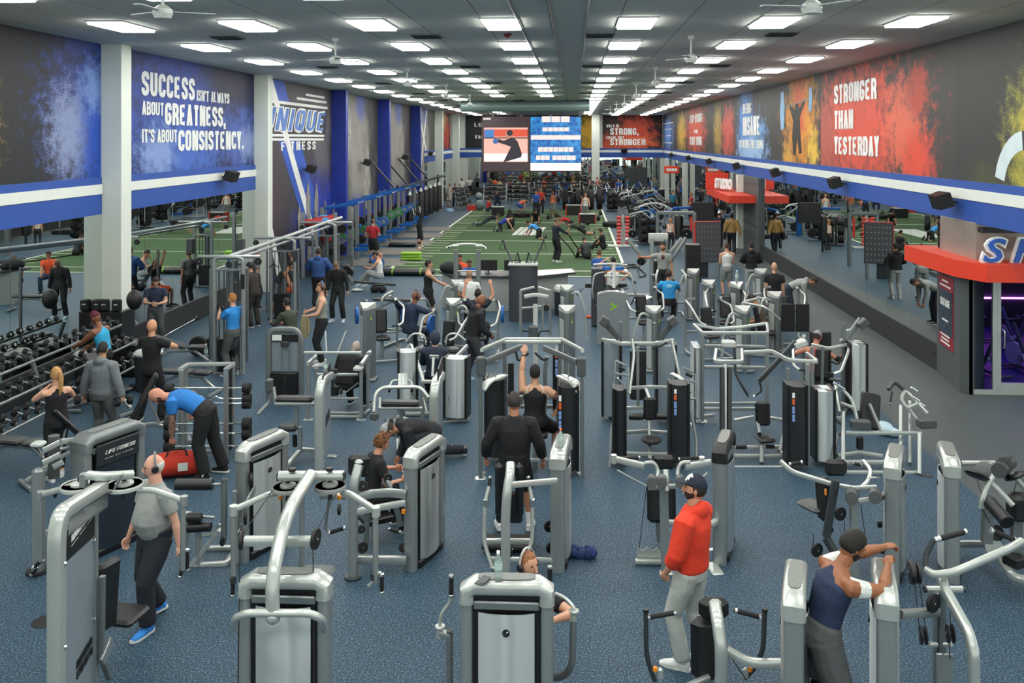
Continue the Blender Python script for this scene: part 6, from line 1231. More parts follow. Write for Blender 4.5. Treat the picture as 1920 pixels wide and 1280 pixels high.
# frame used by the man reaching up
m = Mach('pulldown_frame', 'tall silver dual pulldown frame with black side shrouds around the man in the black cap', 1000, 896)
d = m.D; dr = d+1.3
m.b('front_post', grey_m, .055, .055, [(901, 896, d), (901, 700, d)], [(1092, 897, d), (1091, 700, d)]); m.x('foot', silver, (901, 897, d), (.18, .14, .03)); m.x('foot', silver, (1092, 898, d), (.18, .14, .03)); m.x('weight_box', gpad, (902, 686, d), (.13, .13, .28)); m.x('weight_box', gpad, (1090, 687, d), (.13, .13, .28))
m.b('top_beam', silver2, .05, .06, [(903, 656, d), (947, 636, dr), (1054, 636, dr), (1092, 657, d)], [(942, 641, dr-.1), (1052, 641, dr-.1)], rad=.05); m.b('lower_beam', grey_m, .04, .09, [(910, 678, d), (977, 650, d+.9)], [(1020, 652, d+.9), (1082, 679, d)])
m.b('inner_post', grey_m, .065, .06, [(945, 640, dr), (949, 800, dr)], [(1052, 640, dr), (1045, 800, dr)], [(977, 700, dr+.3), (977, 760, dr+.3)], [(1025, 668, dr), (1022, 690, dr), (1022, 770, dr)], rad=.1); m.b('crossbar', silver, .05, .06, [(948, 744, dr), (1047, 745, dr)], [(955, 762, dr+.2), (1040, 762, dr+.2)])
shroudbox(m, 'side_shroud', 929, 862, .12, 1.32, .24, .4, sbk); shroudbox(m, 'side_shroud', 1066, 884, .1, 1.35, .24, .4, sbk); m.b('shroud_cap', silver2, .18, .03, [(905, 730, d+.1), (916, 714, d+.15), (945, 703, d+.4)], [(1051, 704, d+.4), (1075, 714, d+.15), (1087, 732, d+.1)], rad=.1)
m.t('pull_handle', rubber, .018, [(967, 657, d+.8), (971, 678, d+.8), (991, 662, d+.8)], [(1003, 661, d+.8), (1018, 675, d+.8), (1028, 672, d+.8)], rad=.06); m.t('guide_rod', silver, .012, [(929, 662, d+.3), (929, 712, d+.3)], [(1066, 662, d+.3), (1066, 714, d+.3)]); m.x('knob_housing', plas, (983, 656, d+.9), (.12, .1, .08), bev=.03); m.b('base_rail', silver, .07, .05, [(1072, 872, d+.7), (1092, 896, d)], [(921, 872, d+.7), (901, 896, d)], [(948, 800, dr), (1045, 800, dr)]); m.x('seat_pad', pad, (1003, 812, 13.6), (.4, .36, .09), bev=.03); m.b('seat_post', grey_m, .07, .07, [(1003, 815, 13.6), (1003, 876, 13.6)]); m.b('knee_step', silver, .06, .05, [(960, 862, 13.4), (1045, 862, 13.4)])
strip_label(m, 1049, 886, .75, 1.25, (0, -.22)); strip_label(m, 1042, 840, 1.2, 1.7, (0, 0)); m.b('black_column', sbk, .1, .08, [(958, 680, dr+.3), (958, 760, dr+.3)], [(1042, 665, dr+.1), (1042, 770, dr+.1)], fixed=(1, 0, 0))

m = Mach('front_pulldown_machine', 'silver plate-look pulldown machine with black seat and levers, behind the four-roller machine', 1222, 862)
d = m.D
shroudbox(m, 'rear_shroud', 1146, 785, .1, 1.42, .28, .3, shroud); shroudbox(m, 'rear_shroud', 1248, 790, .1, 1.40, .30, .3, shroud); hs_label(m, 1146, 785, .45, .24); hs_label(m, 1248, 790, .42, .24)
db = F*H/(786-CY)
m.b('rear_beam', silver2, .05, .07, [(1130, 637, db), (1162, 644, db-.3), (1228, 644, db-.3), (1262, 638, db)]); m.b('raised_arm', gpad, .08, .10, [(1130, 600, db-.2), (1160, 634, db-.1)], [(1264, 600, db-.2), (1239, 634, db-.1)]); m.x('arm_head', gpad, (1133, 602, db-.3), (.16, .16, .16), ry=35); m.x('arm_head', gpad, (1261, 602, db-.3), (.16, .16, .16), ry=-35)
m.b('upright', grey_m, .05, .05, [(1164, 603, db), (1164, 700, db)], [(1227, 605, db), (1227, 726, db)]); m.b('lever', silver2, .04, .06, [(1185, 635, d+.9), (1189, 664, d+.8), (1180, 738, d+.5)], [(1259, 636, d+.9), (1283, 745, d+.5)], rad=.1)
for cx, cy in ((1166, 700), (1292, 712)):
    m.b('link_cage', silver, .02, .04, [(cx-12, cy-24, d+.6), (cx-14, cy+32, d+.5)], [(cx+12, cy-12, d+.6), (cx+12, cy+34, d+.5)], [(cx-13, cy+34, d+.5), (cx+12, cy+36, d+.5)], [(cx-13, cy, d+.5), (cx+12, cy+4, d+.5)], [(cx-12, cy-24, d+.6), (cx+8, cy-14, d+.6)]); m.c('damper', chrome, .02, ((cx-8, cy+8, d+.5), (cx+4, cy+24, d+.5))); m.c('damper', black, .028, ((cx-6, cy-12, d+.55), (cx+6, cy-6, d+.55)))
m.b('long_leg', grey_m, .045, .045, [(1161, 738, d+.5), (1147, 800, d+.3), (1143, 892, d-.4)], [(1291, 742, d+.5), (1306, 826, d+.2), (1306, 866, d)]); m.x('foot', silver, (1143, 893, d-.45), (.12, .12, .03)); m.b('crossbar', silver2, .05, .06, [(1182, 727, d+1.), (1222, 725, d+.9), (1262, 727, d+1.)], [(1167, 811, d+.6), (1210, 808, d+.7), (1260, 811, d+.6)], [(1167, 850, d+.1), (1262, 852, d+.1)], [(1170, 765, d+1.3), (1215, 763, d+1.3)])
m.b('centre_post', silver, .05, .05, [(1196, 650, d+1.3), (1196, 760, d+1.3)]); shroudbox(m, 'centre_shroud', 1196, 800, .5, 1.35, .28, .1, sbk, edge=False)
m.x('back_pad', pad, (1219, 766, d+.5), (.22, .07, .36), rx=-6, bev=.03); m.x('thigh_pad', pad, (1193, 781, d+.45), (.24, .14, .08)); m.x('thigh_pad', pad, (1241, 781, d+.45), (.2, .14, .08)); m.T.part('seat_pad', MB().ball(m.P((1222, 824, d+.35)), (.17, .17, .06), 16, 8), pad, world=True); m.b('seat_post', silver, .06, .06, [(1217, 785, d+.55), (1218, 830, d+.4), (1218, 862, d)]); m.b('strut', silver2, .05, .05, [(1210, 727, d+.95), (1218, 748, d+.6)])
shroudbox(m, 'front_shroud', 1161, 872, .1, 1.22, .14, .3, sbk); shroudbox(m, 'front_shroud', 1272, 872, .1, 1.30, .24, .3, sbk); strip_label(m, 1262, 872, .85, 1.25, (0, -.2)); m.b('shroud_cap', silver2, .1, .03, [(1259, 700, d+.2), (1272, 706, d+.1), (1284, 716, d)]); m.t('grip_bar', rubber, .016, [(1190, 643, db-.3), (1198, 654, db-.4), (1212, 654, db-.4)], [(1222, 654, db-.4), (1240, 648, db-.4), (1250, 642, db-.3)]); m.b('base_foot', silver2, .07, .05, [(1109, 786, db+.2), (1132, 772, db+.6), (1150, 780, db)]); m.b('side_rail', silver2, .05, .05, [(1284, 786, d+.8), (1300, 800, d+.6)])

m = Mach('open_press_machine', 'open silver frame machine with low black seat and two hooked handles', 1430, 870)
d = m.D; db = F*H/(790-CY)
m.b('rear_post', silver, .06, .06, [(1317, 790, db), (1317, 625, db)], [(1438, 770, db), (1438, 622, db)]); m.x('foot', silver, (1316, 790, db), (.2, .14, .03)); m.b('top_loop', silver2, .05, .06, [(1317, 624, db), (1300, 608, db+.8), (1345, 616, db+1.), (1390, 613, db+1.), (1438, 606, db+.8), (1440, 624, db), (1317, 624, db)], rad=.05)
m.b('rear_crossbar', silver, .05, .06, [(1320, 648, db), (1434, 650, db+.4)], [(1320, 688, db), (1436, 689, db)], [(1320, 757, db), (1425, 756, db)], [(1320, 767, db), (1430, 766, db)], [(1320, 780, db), (1340, 778, db)]); shroudbox(m, 'side_shroud', 1304, 784, .1, 1.35, .12, .5, brush, edge=False); m.b('shroud_edge', black, .06, .06, [(1311, 650, db+.1), (1311, 780, db+.1)])
m.b('front_loop', silver2, .05, .07, [(1343, 656, d+1.2), (1340, 678, d+.6), (1392, 678, d+.6), (1391, 656, d+1.2)], [(1394, 661, d+1.1), (1447, 658, d+1.1), (1478, 675, d+.7), (1533, 678, d+.5), (1513, 663, d+1.1)], rad=.06); m.x('lever_head', plas, (1366, 644, d+1.0), (.22, .2, .10)); m.x('lever_head', plas, (1500, 644, d+1.0), (.22, .2, .10), ry=-20)
m.b('centre_post', silver, .05, .05, [(1360, 682, d+.6), (1360, 860, d+.1)]); m.b('centre_shroud', sbk, .06, .2, [(1354, 690, d+.65), (1354, 858, d+.15)], [(1367, 690, d+.65), (1367, 858, d+.15)], fixed=(1, 0, 0)); shroudbox(m, 'front_shroud', 1491, 876, .1, 1.30, .24, .3, sbk); strip_label(m, 1480, 876, .78, 1.22, (0, -.2)); m.b('front_post', silver, .06, .06, [(1514, 885, d-.1), (1514, 682, d-.1)], [(1523, 796, db), (1523, 650, db)], [(1477, 690, d+.8), (1477, 785, d+.8)])
m.t('lever', dgrey, .022, [(1377, 650, d+1.), (1379, 700, d+.9), (1391, 722, d+.8), (1403, 742, d+.8)], rad=.1); m.b('dark_arm', dgrey, .06, .08, [(1492, 640, d+1.), (1423, 714, d+.8)]); m.t('lever', dgrey, .018, [(1424, 716, d+.8), (1429, 732, d+.8), (1415, 742, d+.8)]); m.c('grip_end', chrome, .02, ((1402, 740, d+.8), (1405, 744, d+.8)), ((1416, 741, d+.8), (1412, 744, d+.8)))
m.x('back_pad', pad, (1430, 775, d+.6), (.24, .08, .38), rx=-8, bev=.03); m.x('seat_pad', pad, (1434, 822, d+.35), (.28, .3, .07), rz=12, bev=.03); m.b('seat_post', grey_m, .06, .06, [(1420, 790, d+.6), (1424, 812, d+.45)], [(1428, 826, d+.3), (1428, 868, d)]); m.b('base_bar', silver2, .05, .05, [(1376, 788, d+.9), (1412, 781, d+1.1)], [(1443, 783, d+1.), (1470, 787, d+.9)], [(1376, 838, d+.3), (1464, 837, d+.3)], [(1376, 854, d+.15), (1464, 854, d+.15)], [(1376, 876, d-.1), (1471, 876, d-.1)], [(1464, 846, d+.2), (1484, 868, d)]); m.b('rear_leg', grey_m, .06, .06, [(1478, 786, d+.9), (1462, 846, d+.2)]); m.b('tread_strip', rubber, .055, .055, [(1380, 838, d+.28), (1400, 838, d+.28)], [(1436, 837, d+.28), (1452, 837, d+.28)])

m = Mach('incline_press_machine', 'silver press frame with two large loop arms and grey box pads, left of the walkway', 1640, 885)
d = m.D; db = F*H/(770-CY)
shroudbox(m, 'rear_shroud', 1604, 772, .1, 1.30, .26, .4, brush); hs_label(m, 1604, 772, .4, .22); m.b('rear_post', grey_m, .08, .06, [(1582, 768, db), (1582, 606, db)], fixed=(1, 0, 0)); m.b('rear_arm', grey_m, .07, .09, [(1614, 597, db), (1588, 634, db)]); m.x('rear_arm_head', gpad, (1618, 606, db-.1), (.18, .18, .14), ry=-40); m.b('rear_beam', silver2, .05, .06, [(1522, 646, db), (1553, 653, db-.2), (1614, 641, db)], [(1586, 620, db), (1600, 618, db)]); shroudbox(m, 'rear_panel', 1538, 745, .45, 1.3, .40, .1, sbk, edge=False); m.b('centre_rod', grey_m, .05, .04, [(1543, 650, db-.4), (1541, 735, db-.4)]); m.t('grip', rubber, .016, [(1556, 676, db-.4), (1572, 684, db-.4), (1578, 668, db-.4)])
shroudbox(m, 'front_shroud', 1542, 868, .1, 1.18, .24, .35, brush); hs_label(m, 1542, 868, .42, .2); m.b('frame', silver, .06, .06, [(1530, 742, d+.6), (1549, 748, d+.5), (1554, 772, d+.5), (1581, 796, d+.4)], [(1581, 772, d+.4), (1581, 878, d+.0)], [(1689, 760, d+.7), (1689, 872, d+.1)], [(1706, 752, d+.9), (1706, 868, d+.3)], [(1724, 812, d+.2), (1724, 888, d-.1)], [(1602, 812, d+.3), (1570, 812, d+.6), (1565, 840, d+.4)], rad=.12)
m.b('crossbar', silver2, .05, .06, [(1585, 811, d+.3), (1728, 812, d+.3)], [(1583, 866, d+.1), (1660, 866, d+.1)], [(1585, 885, d-.05), (1726, 886, d-.05)], [(1570, 854, d+.3), (1610, 848, d+.4), (1655, 855, d+.3)], rad=.04); m.b('loop_arm', silver2, .04, .05, [(1556, 748, d+.6), (1572, 722, d+.8), (1598, 748, d+.6), (1607, 786, d+.4)], [(1566, 722, d+.8), (1574, 772, d+.5)], [(1576, 755, d+.6), (1600, 764, d+.5)], [(1740, 776, d+.3), (1698, 731, d+.8), (1688, 748, d+.7), (1726, 794, d+.4)], [(1702, 765, d+.5), (1722, 756, d+.5)], rad=.1)
m.x('box_pad', gpad, (1613, 795, d+.35), (.30, .16, .13), rz=-6); m.x('box_pad', gpad, (1737, 793, d+.3), (.28, .16, .13), rz=8); m.b('curved_hook', dgrey, .06, .05, [(1694, 730, d+.8), (1676, 714, d+.9), (1666, 730, d+.8)], rad=.1); m.t('hook_handle', dgrey, .014, [(1673, 733, d+.8), (1669, 756, d+.8)]); m.c('hook_end', chrome, .02, ((1669, 755, d+.8), (1669, 760, d+.8)))
m.x('back_pad', pad, (1631, 770, d+.6), (.32, .06, .56), ry=12, rx=-22, bev=.03); m.b('pad_strut', silver, .04, .05, [(1630, 757, d+.55), (1652, 808, d+.3)]); m.c('damper', chrome, .02, *[((1563+dx, 717+dy, d+.7), (1574+dx, 724+dy, d+.7)) for dx, dy in ((0, 0), (-8, 10), (10, 6))], *[((1712+dx, 744+dy, d+.5), (1724+dx, 752+dy, d+.5)) for dx, dy in ((0, 0), (10, 10), (-4, -18))]); m.x('latch', black, (1612, 830, d+.3), (.10, .08, .2)); m.x('foot', dgrey, (1728, 889, d-.1), (.3, .1, .03), rz=-40)
o = solo('blue_towel', MB().ball((0, 0, .09), (.17, .2, .11), 20, 12).ball((.12, -.12, .06), (.12, .14, .07), 14, 8), cloth('#b9d3de'), 'crumpled pale blue towel behind the incline press on the grey walkway', 'towel', G(1656, 812))

# left-middle group
m = Mach('leg_press_station', 'grey selector machine with a white display panel and black weight stack beside the olive-shirted man', 535, 752)
d = m.D
m.b('arch_frame', grey_m, .09, .10, [(504, 752, d), (504, 618, d), (556, 617, d), (565, 640, d), (565, 752, d)], rad=.14, fixed=(0, 1, 0)); m.x('back_panel', shroud, (535, 662, d+.03), (.56, .04, .75), bev=.006); m.x('display_header', black, (535, 633, d-.02), (.52, .03, .14), bev=.006); m.x('instruction_card', white, (519, 633, d-.045), (.19, .01, .11), bev=.003); m.x('weight_stack', black, (534, 718, d-.02), (.52, .2, .44), bev=.01); m.c('guide_rod', chrome, .01, ((528, 645, d-.06), (528, 700, d-.06)), ((541, 645, d-.06), (541, 700, d-.06))); m.x('pulley_block', dgrey, (534, 645, d-.08), (.16, .06, .10)); m.c('selector_hole', chrome, .006, *[((534, 702+5*i, d-.135), (534, 702.3+5*i, d-.14)) for i in range(8)])
m = Mach('leg_extension_machine', 'silver leg extension with long black pad, drop seat and a curved label tower, centre left', 595, 878)
d = m.D
m.b('tower_post', silver2, .14, .13, [(599, 878, d), (599, 735, d), (604, 712, d+.1), (618, 704, d+.7)], rad=.14, fixed=(1, 0, 0), r=.03); a = W(604, 760, d+.05); b_ = W(618, 735, d+.75); side_panel(m, 'side_panel', shroud, a, b_, .12, 1.22, .12, 1.22); side_panel(m, 'label_plate', black, a, b_, 1.24, 1.42, 1.24, 1.46); side_panel(m, 'small_label', black, a+(b_-a)*.3, a+(b_-a)*.8, .55, .72, .58, .75, off=.004)
m.x('long_pad', pad, (552, 748, d+.3), (.60, .2, .09), bev=.03); m.b('pad_rail', silver, .05, .05, [(515, 757, d+.2), (590, 757, d+.2)], [(513, 725, d+.3), (517, 756, d+.25)]); m.x('ankle_pad', gpad, (505, 722, d+.5), (.10, .14, .20)); m.b('lower_leg_arm', grey_m, .06, .06, [(507, 735, d+.5), (506, 752, d+.5), (484, 776, d+.4)], rad=.1); m.x('drop_seat', pad, (541, 801, d+.3), (.32, .24, .08), bev=.03); m.b('seat_post', silver, .06, .06, [(556, 758, d+.3), (556, 800, d+.3)], [(562, 800, d+.3), (563, 842, d+.3)]); m.b('base_rail', silver2, .07, .06, [(538, 873, d), (564, 842, d+.4), (595, 844, d+.5)]); m.x('foot', dgrey, (532, 876, d), (.14, .1, .03)); m.x('foot', silver, (622, 855, d+.5), (.16, .1, .03)); m.x('gear_block', black, (553, 826, d+.3), (.07, .06, .2))
m = Mach('press_rack', 'low silver frame with two upright handles before the man in black leather', 630, 786)
d = m.D
m.b('top_bar', silver2, .05, .05, [(570, 661, d+.4), (677, 661, d+.4)]); m.b('post', silver, .06, .06, [(578, 786, d), (578, 684, d)], [(677, 786, d), (677, 680, d)], [(690, 768, d+.5), (690, 660, d+.5)], [(593, 690, d+.4), (593, 745, d+.4)]); m.b('rail', silver2, .06, .07, [(577, 682, d), (592, 668, d+.5)], [(677, 684, d), (694, 660, d+.7)]); m.b('crossbar', silver, .05, .05, [(594, 702, d+.1), (671, 702, d+.1)], [(620, 747, d+.1), (672, 747, d+.1)], [(600, 774, d+.1), (688, 774, d+.1)], [(600, 781, d), (675, 781, d)], [(675, 783, d), (692, 768, d+.4)]); m.t('upright_handle', silver2, .018, [(610, 620, d+.7), (612, 658, d+.6)], [(649, 620, d+.7), (634, 658, d+.6)]); m.x('foot', silver, (578, 787, d), (.2, .12, .03)); m.x('foot', silver, (677, 787, d), (.2, .12, .03)); m.x('weight_block', black, (627, 732, d+.2), (.16, .1, .18)); m.x('post_cap', plas, (672, 690, d), (.16, .2, .07)); m.pulley((640, 733, d+.15), .06, (1, 0, 0)); m.t('rod', silver, .012, [(640, 742, d+.1), (671, 718, d+.1)]); m.x('mount_plate', dgrey, (625, 697, d+.1), (.16, .04, .12)); m.b('mast', dgrey, .06, .05, [(624, 705, d+.15), (624, 726, d+.15)])
for T0 in [person(G(646, 770), R(-20), 'bald man in a black leather jacket hunched on the press machine', sit(.42, lean=30, hp=24), LK(skin='#9a8f88', top='long', tc='#121316', bc='#121316', hs='bald', loose=.03), **MD)]: pass
m = Mach('lying_leg_curl', 'silver machine with curved overhead bar, flat black pad and small headrest, centre left', 752, 862)
d = m.D
m.t('curved_bar', silver2, .03, [(701, 772, d), (703, 738, d+.1), (718, 726, d+.2), (788, 725, d+.2), (804, 745, d+.1)], rad=.25, seg=12); m.x('bar_weight', gpad, (702, 780, d), (.12, .1, .12)); m.t('inner_handle', silver2, .018, [(731, 728, d+.3), (734, 713, d+.4), (771, 713, d+.4), (773, 728, d+.3)], rad=.08); m.grip((731, 722, d+.3), (729, 738, d+.3)); m.grip((773, 722, d+.3), (771, 738, d+.3)); m.b('perforated_post', silver, .16, .03, [(755, 700, d+.4), (755, 722, d+.3)]); m.x('long_pad', pad, (751, 756, d+.2), (.62, .2, .09), bev=.03); m.b('pad_rail', silver, .05, .04, [(712, 765, d+.1), (792, 765, d+.1)], [(712, 745, d+.2), (712, 766, d+.1)], [(795, 745, d+.2), (800, 772, d+.1)]); m.x('head_rest', pad, (740, 793, d+.3), (.32, .12, .16), bev=.04); m.b('rest_strap', silver2, .05, .03, [(740, 786, d+.2), (740, 806, d+.2), (744, 822, d+.3)]); m.x('rest_base', pad, (741, 811, d+.35), (.3, .2, .06)); m.b('post', silver, .06, .06, [(752, 766, d+.3), (752, 790, d+.3)], [(746, 822, d+.3), (748, 862, d+.1)])
m.b('tower_post', silver2, .15, .14, [(814, 862, d+.1), (814, 738, d+.1), (818, 716, d+.2), (826, 704, d+.8)], rad=.14, fixed=(1, 0, 0), r=.03); a = W(820, 760, d+.15); b_ = W(828, 745, d+.8); side_panel(m, 'side_panel', shroud, a, b_, .12, 1.2, .12, 1.2); side_panel(m, 'label_plate', black, a, b_, 1.22, 1.4, 1.22, 1.44); m.b('base_rail', silver, .07, .05, [(748, 862, d+.1), (812, 862, d+.1)])
m = Mach('iso_row_machine', 'silver dual row machine with two lettered side shrouds around the hooded person', 812, 790)
d = m.D
shroudbox(m, 'side_shroud', 765, 772, .1, 1.15, .30, .3, brush, 8); shroudbox(m, 'side_shroud', 857, 788, .1, 1.15, .36, .3, brush, -8); hs_label(m, 765, 772, .42, .26, mat('label_dark_red', '#4a2628')); hs_label(m, 857, 788, .42, .28, mat('label_dark_red', '#4a2628'))
m.b('swing_arm', silver2, .05, .07, [(762, 655, d+.8), (770, 645, d+.8), (783, 680, d+.5), (795, 720, d+.1)], [(876, 648, d+.8), (855, 670, d+.5), (832, 682, d+.3), (826, 708, d+.1)], rad=.1); m.t('loop_handle', silver2, .02, [(762, 640, d+1.), (774, 624, d+1.), (796, 627, d+1.), (799, 646, d+1.)], [(835, 646, d+1.), (838, 627, d+1.), (856, 624, d+1.), (873, 638, d+1.)], rad=.1); m.grip((799, 640, d+1.), (799, 656, d+1.)); m.grip((835, 640, d+1.), (835, 656, d+1.)); m.x('chest_pad', gpad, (788, 655, d+1.), (.22, .16, .10), bev=.03); m.x('chest_pad', gpad, (851, 655, d+1.), (.2, .16, .10), bev=.03); m.b('mast', silver, .05, .05, [(813, 670, d+.5), (811, 706, d+.3)]); m.x('mast_plate', silver, (814, 669, d+.5), (.18, .04, .08)); m.b('base_rail', silver2, .07, .06, [(745, 781, d+.1), (789, 793, d-.1)], [(826, 792, d), (880, 786, d)], [(790, 715, d+.1), (830, 715, d+.1)], [(760, 775, d+.3), (860, 775, d+.3)]); m.b('post', grey_m, .07, .07, [(792, 716, d+.1), (792, 792, d)], [(828, 716, d+.1), (828, 792, d)]); m.x('seat_pad', pad, (816, 716, 17), (.38, .36, .08))
# ================= SMALL TRIANGULAR-TOPPED TOWERS =================
def ttower(px, pt, hz, lab, rz=0, arm=0):
    """three-sided grey tower whose top edge is seen at px,pt; hz = its height"""
    zc = F*(H-hz)/(pt-CY); q = W(px, pt, zc); T = Thing('slim_tower', lab, 'exercise machine', (q.x, q.y, 0), R(rz))
    tri = [(-.17, .10), (.17, .10), (.04, -.20), (-.04, -.20)]
    mb = MB(); mb.prism(tri, (0, 0, 0), (1, 0, 0), (0, 1, 0), (0, 0, hz-.12)); T.part('shell', mb, grey_m)
    mb = MB(); a = mb.ring([V((x*1.03, y*1.03, hz-.12)) for x, y in tri]); b = mb.ring([V((x*1.03, y*1.03, hz-(.0 if y > 0 else .07))) for x, y in tri]); mb.bridge(a, b); mb.cap(a, True); mb.cap(b); T.part('top_cap', mb, plas)
    e = V((.13, -.30, 0)).normalized(); mb = MB(); mb.box(V((-.108, -.055, (hz-.2)*.5)), (.02, .20, hz-.35), M4.Rotation(R(23.4), 3, 'Z'), .004); T.part('front_panel', mb, plas)
    T.part('logo_mark', MB().prism([(0, 0), (.05, .05), (0, .1), (.02, .05)], (.10, -.09, hz-.34), (-.397, .918, 0), (0, 0, 1), (.02, .008, 0)), greenp)
    mb = MB()
    if arm: mb.bar([(.0*arm, .0, hz*.8), (arm*.28, -.05, hz*.93), (arm*.45, -.1, hz*.6), (arm*.5, -.1, .1)], .05, .05, .15); T.part('arm', mb, silver2)
    T.part('base_foot', MB().box((0, -.02, .03), (.42, .34, .06), bev=.015), grey_m); return T
for a in ((688, 568, 1.62, 'tall slim tower right of the standing man in the black sweater', 0, 0), (849, 560, 1.42, 'slim tower left of the man in the black hoodie', 0, 1), (857, 525, 1.42, 'slim tower beside the desk, behind the first one with a blue plate', 0, -1),
          (1063, 535, 1.42, 'slim tower in front of the bin with the rounded lid', 0, 1), (1063, 573, 1.62, 'slim tower right of the pulldown machine, nearer than the bin', 0, 0), (1226, 574, 1.42, 'slim tower behind the front pulldown machine', 0, -1),
          (1330, 525, 1.42, 'slim tower right of the man in the bright blue t-shirt', 0, 0), (1382, 529, 1.42, 'slim tower with a water bottle on top below the man in white', 0, 0), (1394, 574, 1.42, 'slim tower just behind the open press frame', 0, -1),
          (1454, 547, 1.42, 'slim tower right of the curly-haired boy', 0, -1), (1428, 504, 1.42, 'slim tower in front of the person in black hoodie and pale sweatpants', 0, -1), (1301, 504, 1.42, 'slim tower near the pegboard wall', 0, -1)): ttower(*a)
# small generic plate machines between them
def small_machine(px, py, lab, rz=0, plate=None, group=None, name='plate_loaded_machine', hh=1.25, tw=1):
    q = G(px, py); T = Thing(name, lab, 'exercise machine', q, R(rz), group); P = T.part
    for x in (-.42, .42): P('side_frame', MB().bar([(x, -.5, .04), (x, .45, .04), (x, .45, hh), (x*.8, .1, hh+.1)], .06, .06, .12), silver)
    P('crossbar', MB().bar([(-.42, .45, .5), (.42, .45, .5)], .05, .05), silver); P('crossbar', MB().bar([(-.42, -.45, .05), (.42, -.45, .05)], .05, .05), silver)
    P('seat_pad', MB().box((0, -.1, .5), (.34, .36, .08), bev=.03), pad); P('seat_post', MB().bar([(0, -.1, .06), (0, -.1, .46)], .06, .06), silver); P('back_pad', MB().box((0, .16, .85), (.28, .09, .55), Euler((R(-10), 0, 0)).to_matrix(), .03), pad)
    for s in (-1, 1):
        P('lever_arm', MB().tube([(s*.42, .42, hh), (s*.5, -.1, hh-.05), (s*.42, -.45, hh-.35), (s*.3, -.5, hh-.4)], .026, 8, .1), silver2); P('hand_grip', MB().cyl((s*.32, -.5, hh-.4), (s*.16, -.5, hh-.4), .02, 8), rubber)
        if plate: P('weight_plate', MB().cyl((s*.50, .42, hh-.3), (s*.56, .42, hh-.3), .2, 18), plate)
    return T.o
s0 = small_machine(716, 672, 'small plate machine with blue plates beside the tall slim tower', 20, bluem)
dup(s0, G(836, 700), R(-15), 'plate machine with blue plates left of the man in the black hoodie'); dup(s0, G(898, 672), R(2), 'pressing machine with blue plates under the man pushing two handles up')
s1 = small_machine(1330, 668, 'silver lever machine behind the open press frame, below the printed blue t-shirt', 15, None)
for px, py, rz, l in ((1255, 594, 180, 'machine seat frame under the man in the printed blue t-shirt'), (1360, 640, -10, 'lever machine behind the tower with the water bottle'), (1432, 662, 70, 'lever machine used by the curly-haired boy'), (1470, 640, -5, 'lever machine in front of the bald man in black'), (1205, 640, 10, 'lever machine behind the green-marked cable tower'), (762, 650, 160, 'lever machine under the man in the navy sweater'), (1540, 770, -25, 'machine seat frame under the person in the pink tank top')): dup(s1, G(px, py), R(rz), l)
m = Mach('lat_pulldown', 'silver lat pulldown machine with white crossbar in front of the dark round pillar', 1005, 735)
d = m.D
m.b('upright', silver, .06, .06, [(976, 625, d+1.6), (976, 545, d+1.6)], [(1031, 628, d+1.6), (1031, 543, d+1.6)], [(1017, 620, d+1.5), (1017, 555, d+1.5)]); m.b('mast', plas, .10, .08, [(1004, 700, d+.8), (1004, 570, d+.9)], fixed=(1, 0, 0)); m.b('top_arm', silver2, .04, .05, [(976, 544, d+1.6), (1002, 538, d+1.6)], [(1009, 538, d+1.6), (1031, 545, d+1.6)]); m.b('top_crossbar', plas, .08, .07, [(983, 556, d+1.1), (1004, 552, d+1.1), (1028, 556, d+1.1)], rad=.05); m.x('back_pad', gpad, (1000, 625, d+.6), (.2, .1, .35), bev=.06); m.t('handle', rubber, .017, [(978, 620, d+.8), (993, 621, d+.8), (996, 632, d+.8)], [(1030, 620, d+.8), (1012, 621, d+.8), (1009, 632, d+.8)]); m.b('crossbar', silver, .05, .05, [(976, 578, d+1.6), (1031, 573, d+1.6)]); m.pulley((1024, 577, d+1.5), .07, (0, 1, 0)); m.b('base', silver, .06, .06, [(1004, 700, d+.8), (1005, 735, d)])
# round dark pillar with angled strap arms
q = G(981, 601); T = Thing('strap_training_pillar', 'dark pillar topped with four angled arms and triangle handles beside the desk', 'training pillar', q)
T.part('pillar', MB().prism([(-.40, -.1), (-.2, -.24), (.2, -.24), (.40, -.1), (.40, .25), (-.40, .25)], (0, 0, 0), (1, 0, 0), (0, 1, 0), (0, 0, 1.55)), mat('pillar_dark', '#3c3f45', .6)); T.part('top_plate', MB().box((0, 0, 1.59), (.82, .52, .07), bev=.02), plas)
for x0, x1, z1 in ((-.30, -.58, 2.28), (.30, .58, 2.28), (-.08, -.16, 1.92), (.08, .16, 1.92)):
    T.part('angled_arm', MB().bar([(x0, 0, 1.6), (x1, 0, z1)], .05, .05), gpad); T.part('triangle_handle', MB().tube([(x1, -.05, z1), (x1-.08, -.05, z1-.28), (x1+.08, -.05, z1-.28), (x1, -.05, z1)], .010, 6, .01), black)
